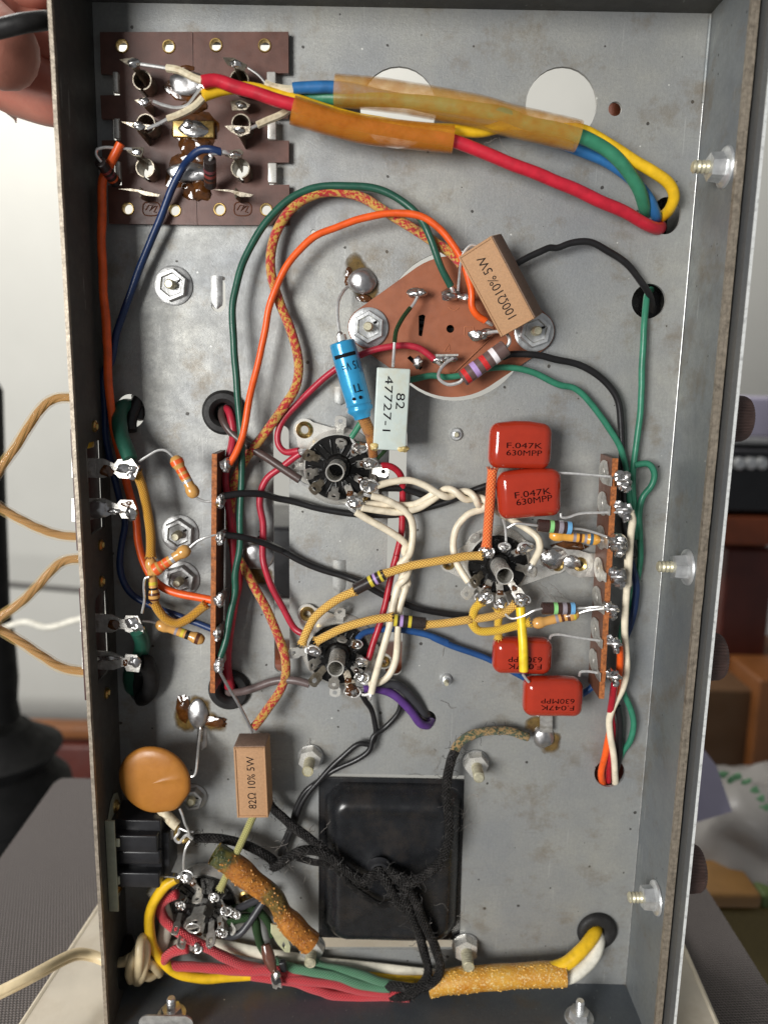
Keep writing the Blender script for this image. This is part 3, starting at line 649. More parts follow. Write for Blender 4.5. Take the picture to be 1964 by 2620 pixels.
m, b_ = slab(-300, 1852, 620, 1900, -52, 2); t = Thing('skirting_board', 'brown wooden skirting board low on the white wall at the left', 'skirting', b_); t.part('top_strip', m, 'wood_b')
m, b_ = slab(-300, 1901, 620, 2060, -51, 2); t.part('lower_strip', m, 'wood_d')
p_, q_ = at(20, 1495, -50), at(560, 1540, -50)
single('wall_cable', 'grey cable running across the wall behind the speaker cords', 'cable', MB().tube([p_ + Vector((-20, .5, 0)), p_, q_, q_ + Vector((12, -.5, 0))], .32, 8), pm('dark_grey_cable', lin(92, 90, 86), .6), p_)
p_ = spline([at(-60, 1640, -20), at(60, 1592, -20), at(120, 1606, -20), at(190, 1588, -20), at(330, 1560, -20)])
single('white_cable', 'white cable hanging behind the speaker cords at the left', 'cable', MB().tube(p_, .17, 10), 'w_white', p_[0])
t, b_ = bgthing('wooden_table', 'orange brown wooden table behind the front panel at the right', 'table', (1790, 1318, 2300, 1404, -34, 12), 'wood_o', 'table_rail')
m, _ = slab(1862, 1404, 1944, 1790, -36, 3); t.part('leg', m, 'wood_d')
t, b_ = bgthing('black_equipment_box', 'black electronic box standing on the wooden table at the right', 'electronics', (1770, 1150, 2250, 1316, -34, 10), 'equip', 'case')
m = MB()
for x_ in (1884, 1914, 1942): m.lathe([(.42, 0), (.42, .5), (.3, .6)], Matrix.Translation(P(x_, 1184, -33.9)), 16)
t.part('silver_buttons', m, 'zinc')
m, _ = slab(1840, 1120, 2250, 1149, -36, 8); t.part('sloping_lid', m, 'zinc_d')
t, b_ = bgthing('lilac_packet', 'lilac and white packet lying on the black electronic box', 'packet', (1905, 1015, 2020, 1120, -38, 4), 'lilac', 'wrapper')
t, b_ = bgthing('cardboard_box', 'brown cardboard box under the wooden table', 'box', (1700, 1762, 1942, 2120, -32, 10), 'card', 'front_flap')
m, _ = slab(1944, 1740, 2200, 2120, -31, 10); t.part('side_flap', m, 'wood_b')
M['bag'] = pm('translucent_white_bag', lin(166, 162, 158), .35, 0, var=.12, vs=.25, bump=.5, bs=.5, trans=.25)
M['bagprint'] = pm('green_print', lin(120, 176, 128), .5)
bg = Thing('plastic_bag', 'crumpled white plastic bag with green print by the lowest knob', 'bag', P(1930, 2280, -17))
def crump(mb, c, r, s):
    mb.blob(c, r, s, .12, 36, 24, fr=1.4)
    mb.v = [tuple(Vector(v) + Vector((noise.noise(Vector(v) * .45 + Vector((s, 0, 0))), noise.noise(Vector(v) * .45 + Vector((0, s, 9))), noise.noise(Vector(v) * .45))) * .8) for v in mb.v]
    return mb
bg.part('bag_body', crump(MB(), P(1945, 2150, -20), (4.6, 4.3, 4), 3), M['bag'])
m = MB()
for x_, y_ in ((1850, 1982), (1868, 1996), (1886, 1988), (1910, 2000), (1930, 2022), (1946, 2044), (1958, 2066)): m.blob(P(x_, y_, -16.6), (.24, .16, .05), x_, .6, 12, 6)
tag(bg.part('print_marks', m, M['bagprint']), kind='stuff')
pts = [P(*q, -13) for q in ((1790, 1905), (1832, 1960), (1872, 2076), (1780, 2104))]
m = MB().plate([(p.x, p.y) for p in pts], [], .03, Matrix.Translation((0, 0, -13)))
single('paper_sheet', 'lilac sheet of paper standing between front panel and plastic bag', 'paper', m, 'lilac', pts[0])
t, b_ = bgthing('yellow_wooden_box', 'yellow brown wooden box on the ground right of the seat', 'box', (1800, 2288, 1948, 2330, -15, 3), 'wood_y', 'top_strip')
m, _ = slab(1800, 2331, 1948, 2700, -15.2, 3); t.part('side_panel', m, pm('olive_brown', lin(112, 96, 50), .6))
m, _ = slab(1950, 2290, 2200, 2700, -15.5, 3); t.part('green_panel', m, pm('olive_green', lin(84, 100, 52), .6), label='olive green side panel')
# seen through the slots from below the chassis
bgthing('black_transformer_can', 'black metal can behind the chassis, seen through the upper right holes', 'transformer', (1600, 470, 1690, 860, -1.2, 5), 'enamel', 'can_side')
bgthing('output_block', 'dark block behind the chassis, seen through the lower right hole', 'block', (1500, 1900, 1640, 2060, -1.2, 3), 'wood_d', 'block_side')
bgthing('dark_backing', 'dark canister added behind the chassis to darken the purple wire hole', 'backing', (1060, 1790, 1150, 1880, -1.2, 3), 'enamel', 'backing_side')  # box added only to make this hole dark
bgthing('black_crate', 'black crate standing behind the chassis, seen through the left long slot', 'crate', (560, 1345, 860, 1540, -12, 6), 'equip', 'crate_side')
bgthing('wooden_rail', 'orange brown wooden rail behind the chassis, seen at the foot of both long slots', 'rail', (560, 1690, 1090, 1790, -10, 3), 'wood_o', 'rail_bar')
p_ = P(1573, 277, -1.4)
tc = Thing('copper_coil', 'orange copper coil behind the small round hole by the cable holes', 'coil', p_)
tc.part('winding', MB().lathe([(.01, -.6), (.5, -.6), (.5, .6), (.01, .6)], TM(p_, 0, 90), 20), 'wood_o')
tc.part('core', MB().lathe([(.01, -.8), (.2, -.8), (.2, .8), (.01, .8)], TM(p_, 0, 90), 12), 'zinc_d')
# ================================================================ hardware: nuts, grommets, sockets, strips
def thread(mb, Mx, r, z0, z1, pitch=.07, seg=14):
    prof = []; z = z0
    while z < z1: prof += [(r * .86, z), (r, z + pitch * .5)]; z += pitch
    prof += [(r * .9, z1), (r * .75, z1 + .03)]; mb.lathe([(r * .86, z0 - .01)] + prof, Mx, seg)
    mb.f  # closed ends come from lathe
    return mb
def hexring(r, r2, z, h):
    """stamped hexagonal nut: sloping outer wall, flat hexagonal crest, dished middle"""
    vs = []; fs = []
    rings = [(r * 1.02, 0, 6), (r * .93, h, 6), (r * .74, h * 1.02, 6), (r * .66, h * .72, 6), (r2, h * .62, 6)]
    for rr, zz, n in rings:
        for k in range(6): a = PI / 3 * k; vs.append((rr * math.cos(a), rr * math.sin(a), z + zz))
    for i in range(len(rings) - 1):
        for k in range(6): fs.append((i * 6 + k, i * 6 + (k + 1) % 6, (i + 1) * 6 + (k + 1) % 6, (i + 1) * 6 + k))
    fs.append(tuple(24 + k for k in range(6)))
    return vs, fs
def nut(crop, x, y, rpx, label, h=.33, rot=10, tilt=0, mat='zinc', z=0.0, bolt='bolt', base=None):
    cx, cy = X(crop, x, y); s = sc(cx, cy) / CROPS[crop][2]; R = rpx * s; p = P(cx, cy, z)
    Mx = TM(p, rot); t = Thing('hex_nut', label, 'nut', p, 'washer nuts on the chassis floor')
    t.part('washer', MB().lathe([(R * .3, .0), (R, .0), (R, .035), (R * .9, .055), (R * .3, .055)], Mx, 36), mat)
    v, f = hexring(R * .84, R * .2, .055, .19)
    t.part('nut_body', MB().add(v, f, Mx), mat, angle=25)
    m = MB(); thread(m, TM(p), .12, .15, h); t.part('bolt_end', m, bolt)
    t.part('slot_notch', MB().rbox((R * .2, R * .12, .012), .004, Mx @ Matrix.Translation((R * .42, R * .05, .2 - .012))), 'bake')
    return t
nut('C4', 505, 685, 103, 'weathered hex nut beside the louvre slot below the brown terminal boards', .42, 22, mat='zinc_d')
nut('C5', 338, 800, 118, 'silver hex nut on the left ear of the brown wafer', .5, 28, z=.13)
nut('C5', 1340, 825, 118, 'silver hex nut on the right ear of the brown wafer beside the tan resistor', .5, 20, z=.13)
nut('C7', 955, 962, 100, 'dark hex nut between the two orange banded resistors, upper of two', .5, 25, mat='zinc_d')
nut('C7', 962, 1205, 98, 'dark hex nut lower of two, half behind the diagonal orange banded resistor', .5, 18, mat='zinc_d')
nut('C14', 462, 445, 84, 'grey hex nut half hidden behind the mustard disc capacitor', .3, 12, mat='zinc_d')
def studnut(crop, x, y, rpx, label, h, mat='cad'):
    cx, cy = X(crop, x, y); s = sc(cx, cy) / CROPS[crop][2]; R = rpx * s; p = P(cx, cy, 0); Mx = TM(p, random.uniform(0, 50))
    t = Thing('transformer_nut', label, 'nut', p, 'tall studs of the transformer')
    t.part('washer', MB().lathe([(R * .3, 0), (R, 0), (R, .06), (R * .3, .06)], Mx, 30), 'zinc_d')
    v, f = hexring(R * .95, R * .35, .06, .26); v[12:18] = [(a * .8, b * .8, c + .01) for a, b, c in v[12:18]]
    t.part('nut_body', MB().add(v[:18], f[:12] + [tuple(range(12, 18))], Mx), mat, angle=25)
    m = MB(); thread(m, TM(p), R * .42, .3, h, .09); t.part('stud', m, 'bolt'); return t
studnut('C14', 1172, 200, 78, 'pale hex nut on a tall stud at the upper left corner of the black transformer', .85)
studnut('C15', 1222, 235, 80, 'pale hex nut on a tall stud at the upper right corner of the black transformer', .9)
studnut('C17', 232, 770, 64, 'pale hex nut on a long stud at the lower right corner of the black transformer', .85)
studnut('C16', 985, 405, 62, 'pale hex nut at the lower left transformer corner under the ochre tubing', .7)
def rivet(crop, x, y, rpx, label, pt=False):
    cx, cy = X(crop, x, y); s = sc(cx, cy) / CROPS[crop][2]; R = rpx * s; p = P(cx, cy, 0)
    t = Thing('small_screw', label, 'screw', p, 'small screws in the bare floor')
    t.part('head', MB().lathe([(R, 0), (R, .05), (R * .8, .1), (R * .5, .1), (R * .5, .16), (R * .15, .18), (.001, .18)], TM(p), 20), 'zinc')
    m = MB(); thread(m, TM(p), R * .4, .16, .34 if pt else .2, .06); t.part('tip', m, 'bolt')
rivet('C8', 1340, 262, 40, 'small silver screw on bare floor left of the red capacitors')
rivet('C12', 1515, 800, 38, 'small pointed screw on bare floor right of the lower socket', True)
def grommet(crop, x, y, ro, ri, label, z=.14, ryf=1.0):
    cx, cy = X(crop, x, y); s = sc(cx, cy) / CROPS[crop][2]; p = P(cx, cy, .05); a, b = ro * s, ri * s
    prof = [(b, -.25), (b, .02), (b * 1.03 + .01, .07), (b + (a - b) * .35, .15), (b + (a - b) * .75, .14), (a * .97, .07), (a, .0), (a * .97, -.03)]
    m = MB().lathe(prof, TM(p) @ Matrix.Diagonal((1, ryf, 1, 1)), 40, close=False)
    t = Thing('rubber_grommet', label, 'grommet', p, 'rubber grommets in the floor'); t.part('rubber_ring', m, 'rubber')
    t.part('dark_hole_disc', MB().lathe([(b * 1.02, -.26), (.001, -.3)], TM(p) @ Matrix.Diagonal((1, ryf, 1, 1)), 30, close=False), 'rubber'); return t  # black disc added across the opening so the hole stays dark
grommet('C7', 1188, 322, 118, 52, 'black rubber grommet passing brown and red wires, upper of the left pair')
grommet('C12', 205, 862, 128, 58, 'black rubber grommet passing grey and red wires, below the left terminal strip')
grommet('C17', 852, 705, 94, 32, 'black rubber grommet passing yellow and white wires near the lower right corner')
# ---- nuts and bolts on the walls
def wallnut(crop, x, y, tipx, tipy, label):
    cx, cy = X(crop, x, y); q = PX(cx, cy, 7.6); xw = xr(q.y, q.z); q = PX(cx, cy, xw - .12)
    Mx = Matrix.Translation((xr(q.y, q.z), q.y, q.z)) @ Matrix.Rotation(-PI / 2, 4, 'Y')
    t = Thing('wall_nut', label, 'nut', (xr(q.y, q.z), q.y, q.z), 'nuts on the right chassis wall')
    R = .46; t.part('flange', MB().lathe([(.1, 0), (R, 0), (R * .96, .05), (R * .7, .1), (.1, .1)], Mx, 30), 'zinc')
    v, f = hexring(R * .72, .12, .08, .3); t.part('nut_body', MB().add(v[:18], f[:12] + [tuple(range(12, 18))], Mx @ Matrix.Rotation(.3, 4, 'Z')), 'zinc', angle=25)
    m = MB(); thread(m, Mx, .15, .36, .72, .1); t.part('bolt_end', m, 'bolt')
wallnut('C3', 1405, 885, 1270, 905, 'silver flange nut on the right wall beside the yellow cable, topmost of three')
wallnut('C9', 1530, 1068, 1390, 1075, 'silver flange nut on the right wall beside the right terminal strip, middle of three')
wallnut('C17', 1108, 548, 1020, 545, 'silver flange nut on the right wall above the lower right grommet, lowest of three')
def endbolt(crop, x, y, label, lug):
    q = PY(*X(crop, x, y), YB + .15); Mx = Matrix.Translation((q.x, YB, q.z)) @ Matrix.Rotation(-PI / 2, 4, 'X')
    t = Thing('end_bolt', label, 'bolt', (q.x, YB, q.z), 'bolts through the bottom end wall')
    t.part('washer', MB().lathe([(.1, 0), (.42, 0), (.4, .06), (.1, .06)], Mx, 26), 'zinc')
    v, f = hexring(.3, .1, .06, .2); t.part('nut_body', MB().add(v[:18], f[:12] + [tuple(range(12, 18))], Mx), 'zinc', angle=25)
    m = MB(); thread(m, Mx, .13, .2, .55, .09); t.part('bolt_tip', m, 'zinc')
    if lug: t.part('retaining_tab', MB().plate(slot(0, 0, 1.5, .5), [], .05, Matrix.Translation((q.x, YB + .26, q.z + .5))), 'zinc_d')
endbolt('C16', 322, 715, 'bolt with metal tab on the bottom end wall under the yellow wire', True)
endbolt('C17', 770, 1095, 'bolt on the bottom end wall right of the amber sleeve', False)
# ---- valve sockets
def strip_lug(m, b, e, w, th=.035, hole=True, up=None):
    """flat solder lug with a slotted eye running from b to e"""
    b, e = Vector(b), Vector(e); d = e - b; L = d.length; d.normalize()
    n = (up or Vector((0, 0, 1))); n = (n - d * n.dot(d)).normalized(); s = n.cross(d)
    Mx = Matrix((d, s, n)).transposed().to_4x4(); Mx.translation = b
    out = [(0, -w * .32), (L * .4, -w * .32), (L * .5, -w / 2)] + [(L - w * .3 + w * .5 * math.sin(a) * .6, -w / 2 * math.cos(a)) for a in [PI * i / 8 for i in range(9)]] + [(L * .5, w / 2), (L * .4, w * .32), (0, w * .32)]
    m.plate(out, [slot(L * .74, 0, L * .24, w * .42, 4)] if hole else [], th, Mx); return m
def valve(name, label, crop, x, y, rpx, lugs, ears=(), tabs=(), one=80, step=-36, nnum=9, tube=(.235, 1.42), zt=.42, ringf=1.2, group='valve sockets'):
    cx, cy = X(crop, x, y); s = sc(cx, cy, zt) / CROPS[crop][2]; R = rpx * s; p = P(cx, cy, zt); p.z = 0
    t = Thing(name, label, 'socket', p, group); T = TM(p)
    t.part('saddle_ring', MB().lathe([(R * .8, .02), (R * ringf * 1.03, .02), (R * ringf, .1), (R * 1.1, .16), (R * 1.02, .3), (R * .92, .3)], T, 48), 'cad')
    t.part('body', MB().lathe([(R * .9, .1), (R * .98, .34), (R, .4), (R * .985, zt), (R * .42, zt), (R * .4, zt + .05), (R * .36, zt + .09), (.2, zt + .09)], T, 48), 'bake')
    m = MB(); ri, hh = tube
    t.part('centre_tube', m.lathe([(ri, .1), (ri, hh), (ri - .012, hh + .012), (ri - .03, hh), (ri - .03, .1)], T, 28, close=False), 'cad')
    for i in range(nnum + 1):
        a = math.radians(one + step * (i + .5))
        for o in (-.10, .10):
            Mx = T @ Matrix.Rotation(a, 4, 'Z') @ Matrix.Translation((R * .66, o * R, zt + .02)); t.part('rib', MB().rbox((R * .46, R * .045, .03), .01, Mx, 1), 'bake')
    m = MB()
    for i in range(nnum):
        a = math.radians(one + step * i); q = Vector((R * .53 * math.cos(a), R * .53 * math.sin(a)))
        text_on(m, str(i + 1), .09, .13, lambda u, v: (p.x + q.x + u, p.y + q.y + v, zt + .006))
    t.part('pin_numbers', m, pm('worn_moulding', (.05, .05, .05, 1), .4), smooth=False)
    for e in ears:
        q = Q(crop, e[0], e[1], .12); d = (q - p); d.z = 0; d.normalize(); sd_ = Vector((-d.y, d.x, 0)); r = e[2] * s; w = R * .95
        a_ = p + d * R * .55
        o = [(a_ + sd_ * w)[:2], (a_ - sd_ * w)[:2]] + [(q + (d * math.sin(k) - sd_ * math.cos(k)) * r * 1.3)[:2] for k in [PI * i / 10 for i in range(11)]]
        ear = t.part('saddle_ear', MB().plate(o, [circ(q.x, q.y, r * .5)], .06, Matrix.Translation((0, 0, .07))), 'cad')
        t.part('eyelet', MB().lathe([(r * .45, .0), (r * .48, .17), (r * .7, .2), (r * .95, .16), (r, .12)], TM(Vector((q.x, q.y, 0))), 28, close=False), 'brass', parent=ear)
    for tb in tabs:
        q = Q(crop, tb[0], tb[1], .38); d = q - p; d.z = 0; L = d.length; d.normalize()
        m = MB(); strip_lug(m, p + d * R * .98 + Vector((0, 0, .22)), p + d * (L + .14) + Vector((0, 0, .4)), .3, .05); t.part('ground_tab', m, 'cad')
    for i, (lx, ly, kind, *r) in enumerate(lugs):
        zz = r[1] if len(r) > 1 else .72; q = Q(crop, lx, ly, zz); d = q - p; d.z = 0; dn = d.normalized(); b = p + dn * R * .62; b.z = zt - .03
        far = q + (q - b).normalized() * .12
        m = MB(); strip_lug(m, b, far, .29, .04, kind in ('loop', 'dark'), up=Vector((-dn.x * .3, -dn.y * .3, 1)))
        l = t.part('lug', m, 'tin_d' if kind in ('dark', 'flux') else 'tin')
        if kind in ('solder', 'flux', 'white'):
            rr = (r[0] if r else .17); m = MB().blob(q + Vector((0, 0, .02)), (rr, rr * .85, rr * .8), i * 3 + len(label), .22); m.blob(q - dn * rr * .7 + Vector((0, 0, .06)), rr * .62, i * 5 + 1, .25)
            t.part('solder', m, {'solder': 'solder', 'flux': 'flux', 'white': 'solder_m'}[kind], parent=l)
            for w_ in range(2):
                a0 = random.uniform(0, 6.28); pts_ = [q + Vector((math.cos(a0 + k * .9) * rr * (1.15 + .1 * w_), math.sin(a0 + k * .9) * rr * .8, (.06 - .05 * w_) + .03 * math.sin(k * 2 + a0))) for k in range(5)]
                t.part('wrapped_strand', MB().tube(spline(pts_, 3), .024, 6), 'lead', parent=l)
            t.part('flux', MB().blob(b.lerp(q, .45) + Vector((0, 0, .05)), (rr * .55, rr * .5, .05), i + 9, .3), 'flux', parent=l)
            if kind == 'flux': t.part('solder', MB().blob(q + Vector((.02, -.0, .1)), rr * .6, i, .2), 'solder', parent=l)
    return t, p, R, s
valve('valve_socket', 'black nine pin socket under the blue capacitor, upper of the left pair', 'B2', 735, 865, 462,
      [(790, 500, 'loop', 0, .5), (1060, 570, 'solder', .17), (1205, 800, 'solder', .15), (1190, 1120, 'solder', .2), (985, 1370, 'solder', .18), (680, 1285, 'loop'), (395, 1180, 'dark'), (310, 960, 'loop'), (300, 680, 'dark')],
      [(270, 330, 125), (1210, 1330, 120)], [(780, 200), (1390, 920), (120, 850)])
valve('valve_socket', 'black nine pin socket with yellow sleeved resistors, lower of the left pair', 'B4', 745, 800, 440,
      [(800, 590, 'loop', 0, .5), (1010, 650, 'flux', .12), (1085, 900, 'solder', .14), (1080, 1120, 'solder', .16), (950, 1320, 'flux', .19), (680, 1240, 'loop'), (390, 1190, 'dark'), (360, 960, 'loop'), (390, 740, 'white', .17)],
      [(310, 225, 110), (1390, 900, 90)], [(770, 190), (110, 780), (700, 1330)], tube=(.22, 1.45))
valve('valve_socket', 'black nine pin socket with flux stains beside the right terminal strip', 'B3', 850, 800, 420,
      [(940, 540, 'solder', .12), (1250, 560, 'solder', .18), (1350, 900, 'loop', 0, .8), (1190, 1300, 'solder', .17), (900, 1370, 'solder', .17), (650, 1260, 'solder', .2), (500, 1060, 'dark', 0, .8), (690, 610, 'solder', .16)],
      [(150, 790, 90), (1690, 800, 100)], [(520, 430), (400, 1220)], tube=(.225, 1.6), nnum=9)
# ---- right terminal strip
def tstrip(label, pa, pb, H, th, nm_face, lugs, side):
    """phenolic strip standing on the floor from pa to pb; side = +1 if the lugs sit on its +X face"""
    t = Thing('terminal_strip', label, 'terminal strip', pa, 'phenolic terminal strips')
    d = (pb - pa); d.z = 0; L = d.length; d.normalize(); n = Vector((d.y, -d.x, 0)); n = n if n.x > 0 else -n
    Mx = Matrix((d, Vector((0, 0, 1)), n)).transposed().to_4x4(); Mx.translation = pa
    if Mx.determinant() < 0: n = -n; Mx = Matrix((d, Vector((0, 0, 1)), n)).transposed().to_4x4(); Mx.translation = pa
    out = [(0, .08), (L, .08), (L, H), (0, H)]
    t.part('board', MB().plate([(a, b) for a, b in out], [], th, Mx @ Matrix.Translation((0, 0, -th / 2))), nm_face, smooth=False)
    m = MB(); k = 70; vs = []
    for i in range(k + 1):
        u = L * i / k; j = .012 * noise.noise(Vector((u * 5, side, 3))); vs += [Mx @ Vector((u, H - .03, -th / 2 - .004)), Mx @ Vector((u, H + .006 + j, -th / 2 - .004)), Mx @ Vector((u, H + .006 - j, th / 2 + .004)), Mx @ Vector((u, H - .03, th / 2 + .004))]
    m.add(vs, [(i * 4 + a, i * 4 + a + 1, i * 4 + a + 5, i * 4 + a + 4) for i in range(k) for a in range(3)]); t.part('cut_edge', m, 'phenol_e')
    return t, Mx, n, L
RSa, RSb = Q('S', 1540, 1160, .08), Q('S', 1508, 1742, .08)
rs, rsM, rsn, rsL = tstrip('brown terminal strip with seven eye lugs standing along the right side', RSa, RSb, 1.2, .13, 'phenol_d', [], 1)
face = -.075 if (rsM @ Vector((0, 0, 1)) - rsM @ Vector((0, 0, 0))).x > 0 else .075
for i, ((fx, fy), (sx_, sy_), big) in enumerate([(('C9', (1090, 490)), ('C9', (1172, 545)), .2), (('C9', (1080, 680)), ('C9', (1175, 720)), .19), (('C9', (1062, 890)), ('C9', (1135, 925)), .23), (('C9', (1035, 1080)), ('C9', (1145, 1130)), .2), (('C10', (640, 310)), ('C10', (712, 375)), .17), (('C10', (640, 500)), ('C10', (728, 585)), .17), (('C10', (625, 690)), ('C10', (730, 785)), .17)]) if False else []: pass
RL = [('C9', 1085, 490, 'C9', 1172, 548, .19), ('C9', 1075, 680, 'C9', 1172, 725, .17), ('C9', 1062, 885, 'C9', 1138, 928, .22), ('C9', 1032, 1078, 'C9', 1140, 1130, .19),
      ('C10', 640, 305, 'C10', 712, 378, .15), ('C10', 640, 495, 'C10', 728, 585, .14), ('C10', 622, 685, 'C10', 728, 785, .14)]
for i, (c1_, fx, fy, c2_, sx_, sy_, rr) in enumerate(RL):
    q = Q(c1_, fx, fy, .62); u = (rsM.inverted() @ q).x; e = Q(c2_, sx_, sy_, 1.28); ue = (rsM.inverted() @ e).x
    o = [(u + .31 * math.cos(a), .62 + .5 * math.sin(a)) for a in [PI * .9 + PI * 1.2 * k / 12 for k in range(13)]]
    o += [(ue + .14, 1.0), (ue + .12, 1.27), (ue - .12, 1.27), (ue - .14, 1.0)]
    Mf = rsM @ Matrix.Translation((0, 0, face - (.02 if face < 0 else -.0)))
    lg = rs.part('eye_lug', MB().plate(o, [], .022, Mf), 'tin')
    rs.part('rivet_dimple', MB().lathe([(.15, 0), (.13, .03), (.06, .045), (.001, .045)], Mf @ Matrix.Translation((u, .5, .0 if face < 0 else .0)) @ (Matrix.Rotation(PI, 4, 'X') if face < 0 else Matrix()), 16), 'tin', parent=lg)
    m = MB().blob(e, (rr * 1.05, rr * 1.1, rr * .8), i + 20, .3); m.blob(e + Vector((-.14, .14, .03)), rr * .7, i + 30, .35); m.blob(e + Vector((.04, -.17, .06)), rr * .62, i + 40, .35); m.tube(spline([e + Vector((-.2, .02, .06)), e + Vector((.02, .06, .2)), e + Vector((.16, -.02, .02))], 4), .045, 7)
    rs.part('solder', m, 'solder' if i % 2 == 0 else 'solder_m', parent=lg)
    if i in (0, 2, 3): rs.part('flux', MB().blob(e + Vector((-.14, -.03, -.02)), (.09, .12, .1), i, .3), 'flux', parent=lg)
# earth strap from the strip to the floor
o = [tuple(Q('C9', *q, .15)[:2]) for q in ((690, 985), (760, 935), (830, 960), (900, 965), (960, 985), (1030, 985), (1090, 1060), (1130, 1100), (1090, 1150), (1000, 1125), (900, 1130), (840, 1110), (790, 1060), (740, 1095), (690, 1060), (670, 1020))]
stp = rs.part('earth_strap', MB().plate(o, [circ(*Q('C9', 905, 1050, .15)[:2], .1)], .05, Matrix.Translation((0, 0, .12))), 'tin', label='pale tinned earth strap with brass eyelet')
rs.part('eyelet', MB().lathe([(.09, .1), (.1, .2), (.17, .23), (.2, .17)], TM(Vector((*Q('C9', 905, 1050, .15)[:2], 0))), 20, close=False), 'brass', parent=stp)
m = MB().blob(Q('C9', 745, 1015, .17), (.36, .28, .12), 3, .15); m.blob(Q('C9', 860, 1040, .17), (.24, .2, .09), 4, .2); rs.part('solder_pool', m, 'solder', parent=stp)
rs.part('flux', MB().blob(Q('C9', 840, 940, .05), (.42, .16, .09), 8, .3).blob(Q('C9', 720, 1080, .06), (.3, .08, .05), 9, .3), 'flux', parent=stp)
# ---- left terminal strip, seen nearly edge on
LSa, LSb = Q('S', 572, 1150, .08), Q('S', 566, 1732, .08)
ls, lsM, lsn, lsL = tstrip('brown terminal strip seen edge on between the left resistors and the long red wires', LSa, LSb, 1.1, .12, 'phenol_d', [], -1)
for i, (c_, sx_, sy_, rr) in enumerate([('C7', 1190, 600, .14), ('C7', 1160, 790, .13), ('C7', 1162, 985, .13), ('C11', 1325, 315, .16), ('C11', 1308, 520, .13), ('C11', 1322, 712, .17)]):
    e = Q(c_, sx_, sy_, 1.12); m = MB().blob(e, (rr * .8, rr, rr * .8), i + 60, .25); m.blob(e + Vector((.04, -.12, .04)), rr * .6, i + 61, .3); m.blob(e + Vector((.05, .1, 0)), rr * .5, i + 62, .3)
    m2 = MB(); strip_lug(m2, Vector((e.x + .06, e.y, .4)), Vector((e.x + .03, e.y, 1.25)), .34, .03, True, up=Vector((1, 0, 0)))
    lg = ls.part('eye_lug', m2, 'tin'); ls.part('solder', m, 'solder_m', parent=lg)
    if i == 1: ls.part('brass_ferrule', MB().blob(e + Vector((0, -.1, .06)), .07, 3, .1), 'brass', parent=lg)
# ---- solder joints on the floor
def joint(label, crop, x, y, r, stain, seed, h=.5, sol='solder_m'):
    p = Q(crop, x, y); s = sc(*X(crop, x, y)) / CROPS[crop][2]; t = Thing('solder_joint', label, 'solder', p, 'solder joints on the chassis floor')
    st_ = MB()
    for (a, b, ra, rb, ang) in stain:
        q = Q(crop, a, b); n = 26; vs = []; 
        for k in range(n):
            an = 2 * PI * k / n; j = 1 + .22 * noise.noise(Vector((math.cos(an) * 1.6, math.sin(an) * 1.6, seed + a))); 
            vs.append((ra * s * j * math.cos(an), rb * s * j * math.sin(an)))
        fr = (.02, .4, .7, .88, 1.0); h0 = .004 + .003 * (len(st_.v) // 130)
        st_.add([(x * g, y * g, h0 + .008 * (1 - g)) for g in fr for x, y in vs], [(g * n + k, (g + 1) * n + k, (g + 1) * n + (k + 1) % n, g * n + (k + 1) % n)[::-1] for g in range(4) for k in range(n)],
                TM(q, ang), [((fr[g], 0), (fr[g + 1], 0), (fr[g + 1], 0), (fr[g], 0))[::-1] for g in range(4) for k in range(n)])
    t.part('flux_stain', st_, 'flux_t')
    t.part('solder_blob', MB().blob(p + Vector((0, 0, .03)), (r[0] * s, r[1] * s, h * r[0] * s), seed, .07, 22, 14), sol)
    return t, p, s
t, p, s = joint('round grey solder blob in an amber flux stain left of the brown wafer', 'C5', 295, 520, (88, 80), [(270, 480, 92, 118, 10), (330, 570, 90, 80, 0)], 5, .75)
t.part('flux_ridge', MB().blob(Q('C5', 215, 490, .03), (.09, .24, .05), 2, .3).blob(Q('C5', 310, 625, .03), (.2, .1, .07), 4, .3), 'flux')
t, p, s = joint('elongated solder blob with cracked flux above the mustard disc capacitor', 'C11', 1200, 1010, (62, 95), [(1130, 1040, 75, 95, 20), (1290, 1060, 95, 60, -25), (1200, 960, 80, 70, 0)], 9, .5)
t.part('flux_ridge', MB().blob(Q('C11', 1110, 980, .04), (.2, .4, .06), 6, .35).blob(Q('C11', 1310, 1060, .03), (.34, .18, .06), 7, .35), 'flux')
t.part('solder_tail', MB().blob(Q('C11', 1215, 1130, .06), (.1, .3, .1), 7, .12), 'solder')
t, p, s = joint('grey solder blob on a tab below the lowest red capacitor', 'C10', 295, 1150, (66, 70), [(250, 1080, 80, 60, 20), (340, 1180, 80, 80, 0)], 12, .6)
t.part('tab', MB().plate([tuple(Q('C10', *q, .2)[:2]) for q in ((275, 1020), (350, 1020), (350, 1120), (275, 1120))], [], .04, Matrix.Translation((0, 0, .2))), 'tin')
t, p, s = joint('wide pale solder pool beside the left long slot', 'C8', 140, 1005, (95, 80), [(150, 1120, 90, 70, 0), (130, 1000, 110, 90, 0)], 15, .2)
